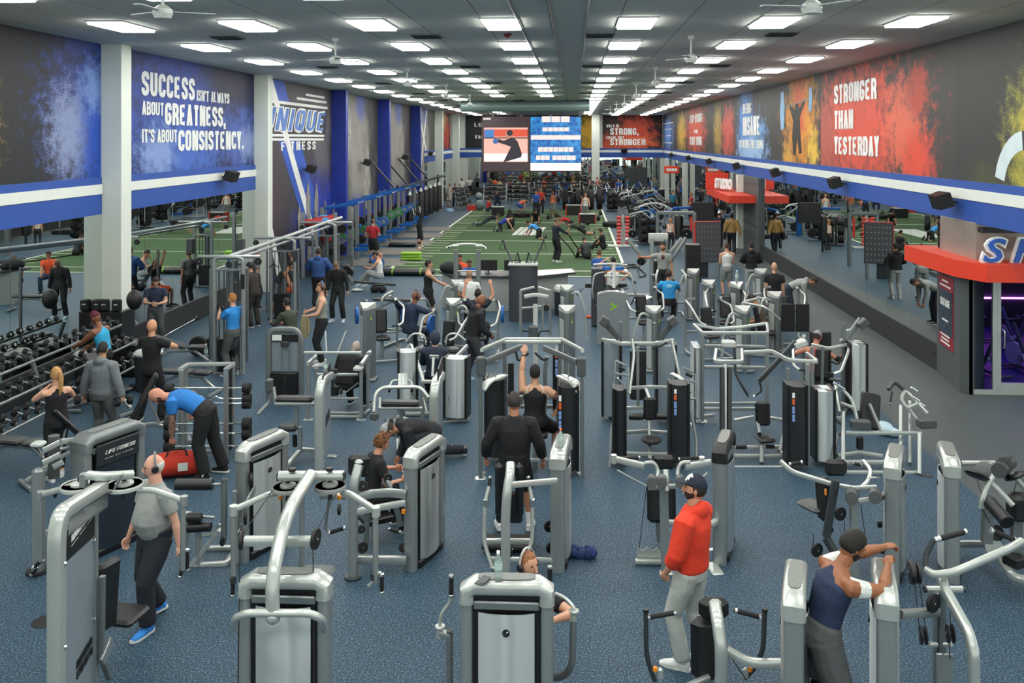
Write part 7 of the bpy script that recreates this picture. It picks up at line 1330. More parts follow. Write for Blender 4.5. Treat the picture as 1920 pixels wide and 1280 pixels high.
# desk
q = G(925, 583); T = Thing('service_desk', 'grey curved service desk with dark worktop in front of the turf', 'desk', q)
deskm = mat('desk_grey', '#9aa19d', .5, 0, .03, 4); X0 = -1.75
T.part('front_panel', MB().prism([(-1.6, .5), (-1.2, .1), (-.3, -.05), (1.3, .1), (2.2, .75), (2.2, .95), (1.3, .35), (-.3, .25), (-1.1, .38), (-1.45, .65)], (0, 0, 0), (1, 0, 0), (0, 1, 0), (0, 0, 1.0)), deskm)
T.part('worktop', MB().prism([(-1.75, .8), (-1.3, .05), (-.3, -.12), (1.4, .0), (2.45, .75), (2.35, 1.5), (1.3, 1.1), (-1.2, 1.0)], (0, 0, 1.0), (1, 0, 0), (0, 1, 0), (0, 0, .05)), mat('worktop_dark', '#3b3e42', .35))
T.part('white_worktop_end', MB().prism([(.95, .0), (1.4, .03), (2.4, .76), (2.3, 1.45), (1.3, 1.08), (.95, 1.05)], (0, 0, 1.052), (1, 0, 0), (0, 1, 0), (0, 0, .012)), mat('poster_paper', '#e3dcd4', .5, 0, .15, 6))
for x, l in ((-.18, 'left'), (.55, 'right')):
    t_ = Thing('computer_monitor', 'black computer monitor on the service desk, %s one' % l, 'monitor', q+V((x, .42, 1.05))); t_.part('screen', MB().box((0, 0, .25), (.52, .04, .32), bev=.01), black); t_.part('stand', MB().lathe([(.12, 0), (.11, .015), (.02, .02), (.02, .14)]), black)
def bottle(loc, lab, capc='#e8ecea', h=.24, liq='#9fb8b4'):
    T = Thing('water_bottle', lab, 'bottle', loc); k = h/.24; g = bpy.data.materials.get('bottle_plastic') or None
    if g is None:
        g = bpy.data.materials.new('bottle_plastic'); nt, N, L, b = nodes(g); b.inputs['Base Color'].default_value = (.72, .85, .82, 1); b.inputs['Roughness'].default_value = .12; b.inputs['Transmission Weight'].default_value = .75; b.inputs['IOR'].default_value = 1.2
    T.part('bottle_body', MB().lathe([(.026*k, 0), (.033*k, .008), (.033*k, .06*k), (.030*k, .075*k), (.033*k, .09*k), (.033*k, .15*k), (.024*k, .19*k), (.013*k, .21*k), (.013*k, .22*k)]), g); T.part('bottle_label', MB().lathe([(.0338*k, .09*k), (.0342*k, .092*k), (.0342*k, .145*k), (.0338*k, .147*k)]), mat('label_green', '#b9cfc6', .5)); T.part('bottle_cap', MB().lathe([(.015*k, .218*k), (.015*k, .24*k), (.013*k, .243*k)]), mat('cap_'+capc.strip('#'), capc, .4)); return T.o
bottle(q+V((-.28, .9, 1.05)), 'amber bottle standing on the service desk beside the left monitor', '#c98a3a', .34)
for x, y, l in ((1.45, .65, 'front'), (1.75, 1.0, 'rear'), (1.1, .85, 'left')): solo('paper_sheet', MB().box((0, 0, 0), (.3, .22, .006), bev=.001), offw, 'white paper on the pale end of the service desk, %s sheet' % l, 'paper', q+V((x, y, 1.07)), .3*x)
solo('backpack', MB().ball((0, 0, .14), (.34, .28, .2), 18, 12).ball((.15, -.12, .1), (.18, .16, .12)), cloth('#17181b'), 'black bag lying on the left end of the service desk', 'bag', q+V((-1.35, .55, 1.05)))
person(q+V((-.85, 1.5, 0)), R(172), 'person in a blue printed t-shirt behind the desk monitors', sit(.45, hp=22, lean=10), LK(skin='#b98466', tc='#1f5fae', bc='#1d1f22', hair='#4a3024', print='#dfe6ee', hs='short'), **MD)
person(q+V((-1.3, 2.5, 0)), R(160), 'person in an orange top sitting behind the desk, left of the blue t-shirt', sit(.45, hp=20), LK(skin='#b98466', tc='#d9542c', bc='#2b3a55', hair='#2a1d16'), **MD)
# chin-up frame
m = Mach('chin_up_frame', 'grey chin-up frame with curved top bar, behind the man in the white t-shirt', 878, 622)
d = m.D; m.b('post', grey_m, .12, .10, [(855, 622, d), (855, 468, d)], [(897, 622, d), (897, 468, d)], fixed=(1, 0, 0)); m.b('top_bar', silver2, .07, .05, [(836, 465, d-.1), (852, 459, d), (876, 457, d), (900, 459, d), (911, 465, d-.1)], rad=.2); m.b('crossbar', silver, .05, .05, [(857, 508, d), (895, 508, d)]); m.x('top_bracket', plas, (855, 460, d), (.16, .3, .05)); m.x('top_bracket', plas, (898, 460, d), (.16, .3, .05)); m.grip((837, 466, d-.1), (843, 462, d-.1)); m.grip((905, 462, d-.1), (911, 466, d-.1))
def bin_(loc, lab, r=.28, h=.85):
    T = Thing('trash_can', lab, 'trash can', loc); T.part('body', MB().lathe([(r*.9, 0), (r*.95, .02), (r, h*.82)], n=24), dgrey); T.part('lid', MB().lathe([(r*1.06, h*.82), (r*1.08, h*.9), (r*.9, h), (r*.5, h*1.02), (r*.45, h*.97)], n=24), plas); return T.o
bin0 = bin_(G(1057, 590), 'round dark bin with pale domed lid right of the service desk')
dup(bin0, G(1241, 371), 0, 'small bin by the far white columns')
# two-sided cable tower with green arrow
m = Mach('cable_fly_tower', 'grey fly machine with green arrow on its rounded back and blue pads on top', 1152, 622)
d = m.D; q = G(1150, 645)
mb = MB(); n = 10; mb.prism([(-.40, 0), (.40, 0), (.40, 1.2)]+[(.40*cos(pi*i/n), 1.2+.10*sin(pi*i/n)) for i in range(1, n)]+[(-.40, 1.2)], q+V((0, 0, .0)), (1, 0, 0), (0, 0, 1), (0, .25, 0)); m.T.part('back_shell', mb, silver, world=True)
m.T.part('arrow_mark', MB().prism([(-.10, 0), (.12, .11), (-.08, .22), (-.06, .15), (.0, .11), (-.06, .06)], q+V((0, -.012, .82)), (1, 0, 0), (0, 0, 1), (0, .01, 0)), greenp, world=True); m.b('mast', plas, .09, .08, [(1151, 540, d+.1), (1151, 495, d+.3)], fixed=(1, 0, 0)); m.b('top_crossbar', silver2, .08, .05, [(1112, 496, d+.3), (1151, 494, d+.3), (1176, 497, d+.3)], [(1133, 517, d+.2), (1176, 517, d+.2)]); m.T.part('blue_pad', MB().lathe([(.10, 0), (.13, .02), (.12, .08), (.04, .10)], m.P((1138, 506, d+.3))), bluem, world=True); m.T.part('blue_pad', MB().lathe([(.10, 0), (.13, .02), (.12, .08), (.04, .10)], m.P((1161, 506, d+.3))), bluem, world=True)
m.t('hanging_arm', silver, .022, [(1133, 510, d+.2), (1114, 514, d+.1), (1110, 545, d), (1113, 560, d)], [(1170, 508, d+.2), (1184, 514, d+.1), (1189, 545, d), (1193, 555, d)], rad=.1); m.grip((1113, 558, d), (1117, 572, d)); m.grip((1190, 556, d), (1183, 572, d)); m.x('dark_pillar', mat('pillar_dark', '#3c3f45'), (1121, 555, d+.8), (.36, .4, 1.55)); m.x('roller_pad', pad, (1104, 535, d+.5), (.2, .12, .12)); m.x('roller_pad', pad, (1167, 535, d+.5), (.25, .12, .12)); m.t('triangle_handle', black, .008, [(1099, 537, d+.4), (1080, 553, d+.4), (1088, 552, d+.4), (1087, 541, d+.4)], rad=.01)
q2 = G(1080, 594); solo('flip_flop_shoe', MB().sweep([(0, 0, .03), (.14, .0, .04), (.27, 0, .03)], circ(10), scales=[(.04, .03), (.05, .035), (.04, .02)], round_caps=.5), cloth('#d9542c'), 'orange shoe of a person hidden behind the dark pillar', 'shoe', G(1096, 596))
# dual cable arm column (functional trainer)
m = Mach('functional_trainer', 'grey cable trainer with two long swinging arms behind the grey printed t-shirt', 1235, 568)
d = m.D+.8; m.b('column', grey_m, .12, .3, [(1222, 580, d-.3), (1222, 448, d)], [(1248, 560, d), (1248, 448, d)], fixed=(1, 0, 0)); m.b('head', plas, .14, .3, [(1216, 446, d), (1252, 446, d)]); m.x('header', black, (1235, 456, d-.1), (.45, .1, .12)); m.b('swing_arm', silver2, .09, .10, [(1175, 447, d-.6), (1201, 478, d-.3), (1210, 490, d)], [(1286, 445, d-.6), (1262, 482, d-.3), (1258, 490, d)], [(1278, 446, d-.5), (1257, 472, d-.3)], rad=.1); m.pulley((1288, 438, d-.6), .17, (.3, 1, .3), .05); m.pulley((1202, 490, d-.3), .13, (.3, 1, .3), .06); m.pulley((1186, 438, d+1.2), .14, (.3, 1, .3), .05); m.x('black_stack', black, (1299, 492, d+.4), (.45, .5, 1.2)); m.x('base', silver, (1192, 553, d-.5), (.9, .1, .08)); m.x('weight_stack', dgrey, (1236, 520, d), (.36, .3, 1.1)); m.T.part('foot_plate', MB().box(m.P((1205, 560, d-.8)), (.5, .4, .03), Euler((0, R(-15), R(30))).to_matrix()), silver2, world=True)
# peg board on posts
T = Thing('peg_board', 'dark pegboard climbing panel with a red edge beside the walkway', 'climbing panel', G(1327, 520), R(12)); w_ = .98
T.part('board', MB().box((0, 0, 1.30), (w_, .12, 1.50), bev=.01), mat('board_dark', '#4a4b50', .6)); T.part('red_edge', MB().box((-w_/2-.015, 0, 1.30), (.03, .14, 1.5), bev=.004), redp); T.part('red_top', MB().box((0, 0, 2.06), (w_, .14, .02), bev=.003), redp)
T.part('post', MB().cyl((.38, 0, 0), (.38, 0, .56), .07, 16), silver); T.part('base_panel', MB().box((-.25, .1, .28), (.6, .06, .56), bev=.01), dgrey)
for r in range(7):
    for c in range(7): T.part('peg_hole', MB().cyl((-.40+.13*c, -.058, .68+.2*r), (-.40+.13*c, -.068, .68+.2*r), .017, 8, .002), brush)
m = Mach('square_rig', 'grey square rig with posts and top beam left of the pegboard', 1300, 495)
d = m.D; m.b('post', grey_m, .14, .12, [(1233, 495, d+1), (1233, 398, d+1)], [(1302, 495, d), (1302, 398, d)], [(1329, 440, d+3), (1329, 385, d+3)], fixed=(1, 0, 0)); m.b('top_beam', grey_m, .12, .14, [(1233, 399, d+1), (1302, 399, d)]); m.x('red_panel', redp, (1296, 425, d-.1), (.1, .02, .8)); m.x('black_screen', black, (1318, 398, d+3), (1.0, .1, .9)); m.b('top_rail', bluem, .1, .1, [(1262, 390, d+3), (1316, 389, d+3.5)])
T = Thing('punching_bag', 'black punching bag hanging in the grey square rig', 'punching bag', G(1273, 470)); T.part('bag', MB().lathe([(.12, .5), (.19, .53), (.20, 1.5), (.17, 1.6), (.05, 1.66)], n=18), black); T.part('strap', MB().tube([(0, 0, 1.62), (0, 0, 2.2)], .012, 6), black); T.part('stand', MB().tube([(0, .0, 0), (0, 0, .5)], .05, 8), black)
m = Mach('blue_pull_rack', 'blue and white multi-grip pull-up post behind the grey square rig', 1223, 440)
d = m.D; m.b('post', bluem, .26, .2, [(1223, 440, d), (1223, 392, d)], fixed=(1, 0, 0)); m.b('curved_bar', offw, .08, .06, [(1198, 390, d-.4), (1207, 383, d-.2), (1225, 380, d-.2), (1243, 383, d-.2), (1252, 388, d-.4)], rad=.3); m.b('arm', bluem, .10, .12, [(1199, 389, d-.4), (1218, 400, d)], [(1246, 398, d), (1275, 390, d+.5)]); m.x('emblem', white, (1223, 405, d-.12), (.14, .02, .16))
person(G(1257, 468), R(-30), 'child with a blonde ponytail in a white top beside the hanging bag', P_(), LK(f=1, skin='#d9a58a', top='tank', tc='#d9c3b4', bc='#2b2c30', hair='#b5854a', hs='pony'), h=1.42, **MD)
# ================= CABLE CROSSOVER STATION =================
m = Mach('cable_crossover', 'long multi-station cable frame with rounded arches and weight stacks by the second white column', 455, 700)
for k, (lx, rx, pt, fz) in enumerate(((402, 456, 482, 19.1), (508, 552, 447, 24.6), (594, 628, 418, 30.0))):
    z = H-(pt-CY)*fz/F; fy = CY+F*H/fz
    m.t('arch', silver, .05, [(lx, fy, fz), (lx, pt+4, fz), (lx+8, pt, fz), (rx-8, pt, fz), (rx, pt+4, fz), (rx, fy, fz)], rad=.25, seg=12)
    for s, dx in ((1, 9), (-1, -7)):
        xx = rx+dx*.8 if s > 0 else lx+dx; d2 = fz+1.1; m.b('stack_post', grey_m, .06, .06, [(xx, CY+F*H/d2, d2), (xx, pt+22, d2)])
    m.b('stack_rail', grey_m, .05, .05, [(lx, pt+24, fz), (rx, pt+24, fz)], [(rx, pt+24, fz), (rx+8, pt+20, fz+1.1)]); c = (lx+rx)/2
    for j in range(5):
        xx = lx+(rx-lx)*(j+1)/6; m.t('guide_rod', dgrey, .012, [(xx, pt+26, fz+.1), (xx, fy-25, fz+.1)])
    m.x('weight_stack', black, (c, fy-34*19/fz, fz+.12), (.4, .3, .8)); m.b('centre_mast', grey_m, .14, .10, [(c+2, pt+26, fz+.25), (c+2, fy-10, fz+.25)], fixed=(1, 0, 0)); m.t('cross_arm', silver, .04, [(lx-(30 if k == 0 else 32), pt-1, fz), (rx+32, pt-1, fz)]); m.pulley((c, pt+14, fz-.05), .07, (0, 1, 0)); m.pulley((rx+28, pt+8, fz), .08, (0, 1, 0)); m.pulley((lx-28, pt+8, fz), .08, (0, 1, 0)); m.b('base', grey_m, .08, .05, [(lx, fy-2, fz), (rx, fy-2, fz)])
m.t('spine_beam', silver2, .05, [(429, 481, 19.1), (530, 446, 24.6), (611, 417, 30.0), (640, 408, 32)]); m.t('spine_beam', silver, .035, [(440, 486, 19.1), (540, 452, 24.6), (617, 424, 30.0)])
m.t('row_bar', rubber, .015, [(505, 502, 24.2), (513, 494, 24.2), (523, 502, 24.2)]); m.x('lat_pad', gpad, (452, 462, 26), (.2, .2, .45)); m.x('info_plate', black, (455, 528, 19.0), (.09, .02, .32)); m.x('info_plate', dgrey, (553, 480, 24.5), (.09, .02, .32))
# second cable frame along the left wall, seen mostly in the mirror edge
m = Mach('cable_tower_frame', 'tall silver cable frame at the far left edge behind the dumbbell racks', 30, 700)
d = F*H/(700-CY)-.3; m.t('arch', silver, .05, [(-6, 700, d), (-6, 482, d), (4, 474, d), (40, 474, d), (50, 482, d), (50, 700, d)], rad=.25, seg=12)
for xx in (6, 14, 22, 30, 38): m.t('guide_rod', silver, .014, [(xx, 500, d), (xx, 610, d)])
m.t('cross_arm', silver, .035, [(-20, 482, d), (130, 478, d)], [(45, 474, d), (160, 452, d+3)]); m.b('outer_post', grey_m, .08, .08, [(88, 690, d+.5), (88, 492, d+.5)]); m.x('weight_stack', black, (20, 640, d), (.5, .3, .6)); m.t('curved_rail', silver2, .03, [(8, 605, d-.3), (60, 602, d-.3), (95, 590, d)])
# ================= SQUAT RACKS =================
def plate(T, c, r, mt, ax=(1, 0, 0), w=.05, nm='weight_plate'):
    c, a = V(c), V(ax).normalized(); o = T.part(nm, MB().cyl(c-a*w/2, c+a*w/2, r, 26, .008), mt)
    T.part('plate_hub', MB().cyl(c-a*(w/2+.004), c+a*(w/2+.004), r*.42, 20, .003), silver, parent=o); return o
def rack(loc, lab, c1, c2):
    """squat rack facing +x: posts along y"""
    T = Thing('squat_rack', lab, 'squat rack', loc, 0, 'blue squat racks along the left wall')
    for y in (-.62, .62):
        T.part('front_post', MB().box((0, y, 1.2), (.16, .09, 2.4), bev=.012), silver); T.part('rear_post', MB().box((-1.0, y, 1.2), (.09, .09, 2.4), bev=.012), grey_m); T.part('blue_top_rail', MB().bar([(-1.1, y, 2.25), (.0, y, 2.42), (.35, y, 2.50)], .09, .12), bluem)
        T.part('red_badge', MB().box((.083, y, 1.75), (.006, .06, .18), bev=.002), redp); T.part('safety_arm', MB().bar([(.0, y, .62), (.75, y, .62)], .09, .14), bluem); T.part('holes', MB().box((.0815, y, 1.1), (.004, .018, 1.2), bev=.001), black); T.part('j_hook', MB().box((.12, y, 1.45), (.12, .1, .14), bev=.02), bluem)
        for z, mt in ((.45, rubber), (.95, mat('plate_green', '#3d7a4a', .5)), (1.3, rubber)): T.part('stored_plate', MB().cyl((-.7, y*1.15, z), (-.7, y*1.32, z), .21, 20), mt)
    T.part('pull_up_bar', MB().tube([(.3, -.62, 2.48), (.3, .62, 2.48)], .02, 8), silver2); T.part('crossbar', MB().bar([(-1., -.62, 2.3), (-1., .62, 2.3)], .08, .08), bluem); T.part('platform', MB().box((1.0, 0, .015), (2.4, 2.2, .03), bev=.004), mat('platform_grey', '#6d6a66', .7)); return T
r0 = rack(V((-9.1, 35.9, 0)), 'first blue and grey squat rack, nearest along the left wall', 0, 0).o
for k, l in enumerate(('second', 'third', 'fourth', 'fifth')): dup(r0, (-9.1, 39.3+3.3*k, 0), 0, l+' blue and grey squat rack from the front along the left wall')
bplate = mat('plate_blue', '#2c5c9c', .45, 0, .08, 10); gplate = mat('plate_green', '#3d7a4a', .5)
def barbell(loc, lab, L=2.1, pl=((bplate, .225, .78), (bplate, .225, .86)), rz=0, group=None):
    T = Thing('barbell', lab, 'barbell', loc, rz, group); T.part('bar', MB().cyl((-L/2, 0, 0), (L/2, 0, 0), .015, 8), chrome)
    for s in (-1, 1):
        for mt, r, x in pl: plate(T, (s*x, 0, 0), r, mt)
    return T
for y, z, l, pl in ((39.3, 1.28, 'blue-plated barbell on the second squat rack', ((bplate, .225, .80), (bplate, .225, .88))), (42.6, 1.45, 'barbell with green plates on the third squat rack', ((gplate, .225, .80),)), (45.9, 1.45, 'blue-plated barbell on the fourth squat rack', ((bplate, .225, .8),))): barbell(V((-8.75, y, z)), l, rz=pi/2, pl=pl)
barbell(V((-7.9, 34.9, .24)), 'blue-plated barbell on the floor beside the man in the red t-shirt', 1.9, ((bplate, .225, .70), (bplate, .225, .78)), rz=1.9)
m = Mach('storage_rack', 'grey storage rack with red bags on top, behind the cable frame by the blue stripe', 600, 520)
T = m.T; q0 = V((-9.6, 32.6, 0))-m.o.location
for x in (-.3, .9):
    for y in (-.3, .5): T.part('post', MB().box(q0+V((x, y*3, 1.2)), (.12, .1, 2.4), bev=.01), silver)
for z in (.5, 1.2, 1.9): T.part('shelf', MB().box(q0+V((.3, .3, z)), (1.3, 2.4, .05), bev=.01), dgrey)
rn = random.Random(5)
for k in range(9): solo('sand_bag', MB().ball((0, 0, .1), (.34, .15, .13), 14, 8), cloth(('#a8282c', '#a8282c', '#3a84b8', '#7a1f24')[k % 4]), '%s sand bag on the grey storage rack, %s' % (('red', 'red', 'light blue', 'dark red')[k % 4], ('at the left end', 'second from the left', 'third from the left', 'in the middle', 'right of the middle', 'third from the right', 'second from the right', 'at the right end', 'on the middle shelf')[k]), 'bag', q0+m.o.location+V((-.1+.2*(k % 3), -.8+.3*k if k < 8 else 0, 1.925 if k < 8 else 1.225)), k*.7)
T = Thing('heavy_bag_rail', 'long dark steel rail carrying the row of heavy bags', 'rail', (-9.2, 54, 0))
T.part('rail', MB().bar([(0, -7, 2.5), (0, 7, 2.5)], .1, .14), dgrey); 
for y in (-7, 0, 7): T.part('post', MB().box((-.3, y, 1.3), (.12, .12, 2.6), bev=.01), dgrey)
hb = None
for k in range(7):
    l = 'black heavy bag hanging from the long rail, %s from the front' % ('first', 'second', 'third', 'fourth', 'fifth', 'sixth', 'seventh')[k]
    if hb is None:
        T = Thing('heavy_bag', l, 'punching bag', (-9.1, 48.4, 0), 0, 'heavy bags on the left rail'); T.part('bag', MB().lathe([(.15, .35), (.19, .38), (.19, 1.9), (.14, 1.98)], n=16), black); T.part('white_collar', MB().lathe([(.12, 1.98), (.03, 2.2)], n=12), offw); T.part('chain', MB().tube([(0, 0, 2.2), (0, 0, 2.45)], .012, 6), silver); hb = T.o
    else: dup(hb, (-9.1, 48.4+1.75*k, 0), 0, l)
for k in range(4): solo('wall_strut', MB().bar([(0, 0, 2.6), (-1.2, .2, 3.9)], .09, .09), dgrey, 'dark diagonal strut above the blue racks, %s from the front' % ('first', 'second', 'third', 'fourth')[k], 'strut', (-9.3, 45+3.5*k, 0), group='diagonal struts above the racks')
# ================= DUMBBELLS, BENCHES, BAR RACK =================
def dumbbell_mesh(r, L=.12, hw=.075):
    mb = MB(); mb.mi = 0
    for s in (-1, 1):
        mb.cyl((s*L/2, 0, 0), (s*(L/2+hw), 0, 0), r, 8, r*.22)
    mb.mi = 1; mb.cyl((-L/2-.005, 0, 0), (L/2+.005, 0, 0), .016, 8); mb.cyl((L/2+hw, 0, 0), (L/2+hw+.003, 0, 0), r*.45, 10, .001); mb.cyl((-L/2-hw-.003, 0, 0), (-L/2-hw, 0, 0), r*.45, 10, .001); return mb
def dumb_rack(x, y0, y1, lab, rz_, tag_, tiers=3, n=13, grp=''):
    T = Thing('dumbbell_rack', lab, 'dumbbell rack', (x, (y0+y1)/2, 0)); Lr = y1-y0
    for y in (-Lr/2+.1, 0, Lr/2-.1): T.part('leg_frame', MB().bar([(.55, y, .04), (-.1, y, .04), (-.45, y, 1.15)], .07, .06, .05), grey_m)
    tz = [(.42, .38), (.10, .74), (-.22, 1.10)]
    for (dx, z) in tz[:tiers]:
        for s in (-.11, .11): T.part('shelf_rail', MB().bar([(dx+s, -Lr/2, z-s*.35), (dx+s, Lr/2, z-s*.35)], .04, .05, up=(.35, 0, 1)), silver if s > 0 else dgrey)
    protos = []
    for t_, (dx, z) in enumerate(tz[:tiers]):
        for k in range(n):
            y = y0+Lr*(k+.5)/n; r = .055+.02*(1-t_/2)+.012*(k % 3 == 0); key = round(r, 3)
            loc = V((x+dx, y, z+.045+r*.75)); l = 'black dumbbell on the %s, %s shelf' % (grp, ('lowest', 'middle', 'top')[t_])
            o = bpy.data.objects.new('dumbbell', DBM.setdefault(key, dumbbell_mesh(r).mesh('dumbbell', [rubber, chrome]))) ; COL.objects.link(o); o.location = loc; o.rotation_euler = (0, R(20), R(rz_)); tag(o, l, 'dumbbell', 'dumbbells on the %s, %s shelf' % (grp, ('lowest', 'middle', 'top')[t_]))
DBM = {}
dumb_rack(-9.7, 13.2, 18.6, 'long three-tier dumbbell rack along the left mirror', 6, '', 3, 17, 'long rack by the left mirror')
def bench(loc, rz, lab, inc=0):
    T = Thing('weight_bench', lab, 'bench', loc, rz); T.part('seat_pad', MB().box((0, -.35, .44), (.28, .36, .07), bev=.025), pad)
    a = R(inc); T.part('back_pad', MB().box((0, -.13+.42*cos(a), .44+.42*sin(a)), (.28, .84, .07), Euler((a, 0, 0)).to_matrix(), .025), pad); T.part('spine', MB().bar([(0, -.6, .12), (0, -.3, .36), (0, .2, .36), (0, .75, .10)], .06, .06), silver)
    T.part('foot', MB().bar([(-.25, -.6, .04), (.25, -.6, .04)], .06, .06), silver); T.part('foot', MB().bar([(-.25, .75, .04), (.25, .75, .04)], .06, .06), silver)
    if inc: T.part('prop', MB().bar([(0, .3, .36), (0, -.13+.5*cos(a), .40+.5*sin(a))], .04, .04), silver)
    return T.o
b1 = bench(G(32, 880), R(80), 'flat grey bench at the left edge in front of the dumbbell rack'); bench(G(262, 838), R(-60), 'incline bench with raised back between the grey hoodie and the bald man in black', 62)
bench(G(350, 738), R(85), 'flat bench behind the bar rack'); bench(G(150, 888), R(140), 'angled bench beside the blonde woman', 50); bench(G(200, 770), R(70), 'incline bench by the dumbbell rack with the man in turquoise', 45)
bench(G(745, 590), R(85), 'long low flat bench behind the man in the black sweater') 
bench(G(338, 688), R(100), 'low bench between the white column and the cable frame', 20)
for px, py, l in ((243, 728, 'single dumbbell standing on the floor beside the bald man in black'), (218, 842, 'dumbbell on the floor by the feet of the man in grey'), (154, 880, 'dumbbell on the angled bench frame beside the blonde woman'), (168, 872, 'second dumbbell beside the angled bench'), (350, 585, 'dumbbell on the floor near the cable frame')):
    solo('dumbbell', dumbbell_mesh(.07), [rubber, chrome], l, 'dumbbell', G(px, py, .07)+V((0, 0, 0)), R(px*7 % 180))
# dumbbells held in hands
def held(Tp, i, lab, r=.065, axis=None):
    a, e, wr, s = Tp.arms[i]; f = (wr-e).normalized(); p = Tp.M@((wr+f*.075)*Tp.S); o = solo('dumbbell', dumbbell_mesh(r), [rubber, chrome], lab, 'dumbbell', p, Tp.o.rotation_euler.z+(axis or 0)); return o
held(t4, 0, 'large dumbbell held low in the left hand of the man in the grey hoodie', .085, .9); held(t4, 1, 'large dumbbell held low in the right hand of the man in the grey hoodie', .085, .9); held(t8, 0, 'dumbbell held up at the face of the young man in bright blue', .06, 1.2)
m = Mach('bar_rack', 'silver upright rack of fixed barbells behind the bending man in blue', 425, 858)
d = m.D; m.b('post', silver, .07, .07, [(424, 866, d), (424, 690, d)], [(436, 850, d+.5), (436, 688, d+.5)], [(340, 850, d+.2), (340, 694, d+.2)], [(348, 840, d+.6), (348, 690, d+.6)]); m.b('top_rail', silver2, .07, .06, [(338, 692, d+.2), (352, 683, d+.6), (438, 682, d+.5), (424, 692, d)], rad=.03); m.b('hook_strip', black, .05, .10, [(431, 690, d+.3), (431, 842, d+.25)], fixed=(1, 0, 0)); m.b('bottom_rail', silver, .06, .05, [(340, 846, d+.2), (424, 846, d)]); m.b('foot', silver2, .06, .04, [(415, 868, d-.1), (440, 855, d+.4)])
for k, y in enumerate((727, 747, 756, 794, 812, 836)):
    ez = k in (1, 4); T = Thing('fixed_barbell', 'fixed %s barbell on the upright rack, %s from the top' % ('zigzag' if ez else 'straight', ('first', 'second', 'third', 'fourth', 'fifth', 'sixth')[k]), 'barbell', m.P((390, y, d+.1)), R(4), 'fixed barbells on the upright rack')
    T.part('bar', MB().tube([(-.62, 0, 0), (-.2, 0, 0), (-.12, 0, .04), (-.04, 0, -.03), (.04, 0, -.03), (.12, 0, .04), (.2, 0, 0), (.62, 0, 0)] if ez else [(-.62, 0, 0), (.62, 0, 0)], .015, 8, .03), chrome)
    for s in (-1, 1): T.part('head', MB().cyl((s*.56, 0, 0), (s*.68, 0, 0), .08+.006*k, 18), rubber)
# floor bag, towels, bottles, phone
T = Thing('gym_bag', 'red and black gym bag on the floor beneath the bending man in blue', 'bag', G(333, 892), .3)
T.part('bag_body', MB().sweep([(-.36, 0, .17), (-.3, 0, .18), (0, 0, .20), (.3, 0, .18), (.36, 0, .17)], circ(14), scales=[(.10, .10), (.19, .17), (.21, .19), (.19, .17), (.10, .10)], round_caps=.4), cloth('#b5301f')); T.part('end_panel', MB().ball((-.33, 0, .17), (.07, .17, .15)), cloth('#17181b')); T.part('handle', MB().tube([(-.15, -.12, .33), (-.12, -.05, .42), (.12, -.05, .42), (.15, -.12, .33)], .014, 6), cloth('#17181b')); T.part('side_mark', MB().box((.1, -.205, .2), (.14, .01, .12), bev=.003), offw)
tw = MB(); rn = random.Random(9)
for k in range(9): tw.ball((rn.uniform(-.13, .13), rn.uniform(-.10, .10), .03+rn.uniform(0, .05)), (rn.uniform(.07, .12), rn.uniform(.04, .08), rn.uniform(.04, .07)), 12, 8, M4.Rotation(rn.uniform(0, 3), 3, 'Z'))
t_ = solo('towel', tw, cloth('#1f3766'), 'crumpled dark blue towel on the floor beside the centre tower', 'towel', G(1093, 1040)+V((0, 0, .0)))
T = Thing('beige_towel', 'beige towel held by the young man in the grey tank top', 'towel', t10.M@(t10.arms[0][2]*t10.S+V((0, .06, -.02)))); T.part('folds', MB().sweep([(0, 0, .04), (0, 0, -.1), (.01, 0, -.30), (0, 0, -.46)], circ(10), scales=[(.05, .03), (.09, .05), (.11, .05), (.08, .03)]), cloth('#8d8464')); T.part('loose_end', MB().sweep([(.06, 0, .03), (.11, 0, -.1), (.12, 0, -.36)], circ(8), scales=[(.04, .02), (.06, .03), (.06, .02)]), cloth('#8d8464'))
def ontop(px, py, z): return G(px, py, z)
bottle(V((xat(933, 7.28), 7.33, 1.415)), 'clear water bottle with green label on the front centre tower'); bottle(G(1051, 838, 1.445), 'clear bottle with orange cap on the slim tower beside the large man', '#e0622c', .22)
T = Thing('smartphone', 'dark phone lying on the top of the front centre tower', 'phone', V((xat(904, 7.25), 7.30, 1.417)), R(-25)); T.part('case', MB().box((0, 0, .006), (.08, .155, .012), bev=.004), dgrey); T.part('camera_bump', MB().box((.02, -.05, .013), (.03, .03, .003), bev=.001), black)
bottle(V(W(610, 708, 13.9)[:2]+(1.40,)), 'clear water bottle on the label tower of the leg extension', '#e8ecea', .22); bottle(V(W(1382, 529, F*(H-1.42)/269)[:2]+(1.42,))+V((0, .04, 0)), 'white bottle on top of a slim tower below the man in the white sleeveless shirt', '#e8ecea', .3)
bottle(G(386, 672), 'white jug-like bottle on the floor between two black discs', '#e8ecea', .34)
for x, l in ((373, 'left'), (402, 'right')): solo('kettle_disc', MB().cyl((0, -.06, .24), (0, .06, .24), .24, 22, .03), rubber, 'black round plate standing on the floor, %s of the white jug' % l, 'weight plate', G(x, 668))
T = Thing('towel_scrap', 'white paper scrap on the slim tower beside the orange-capped bottle', 'paper', G(1052, 852, 1.45)); T.part('sheet', MB().ball((0, 0, .012), (.06, .04, .015)), offw)
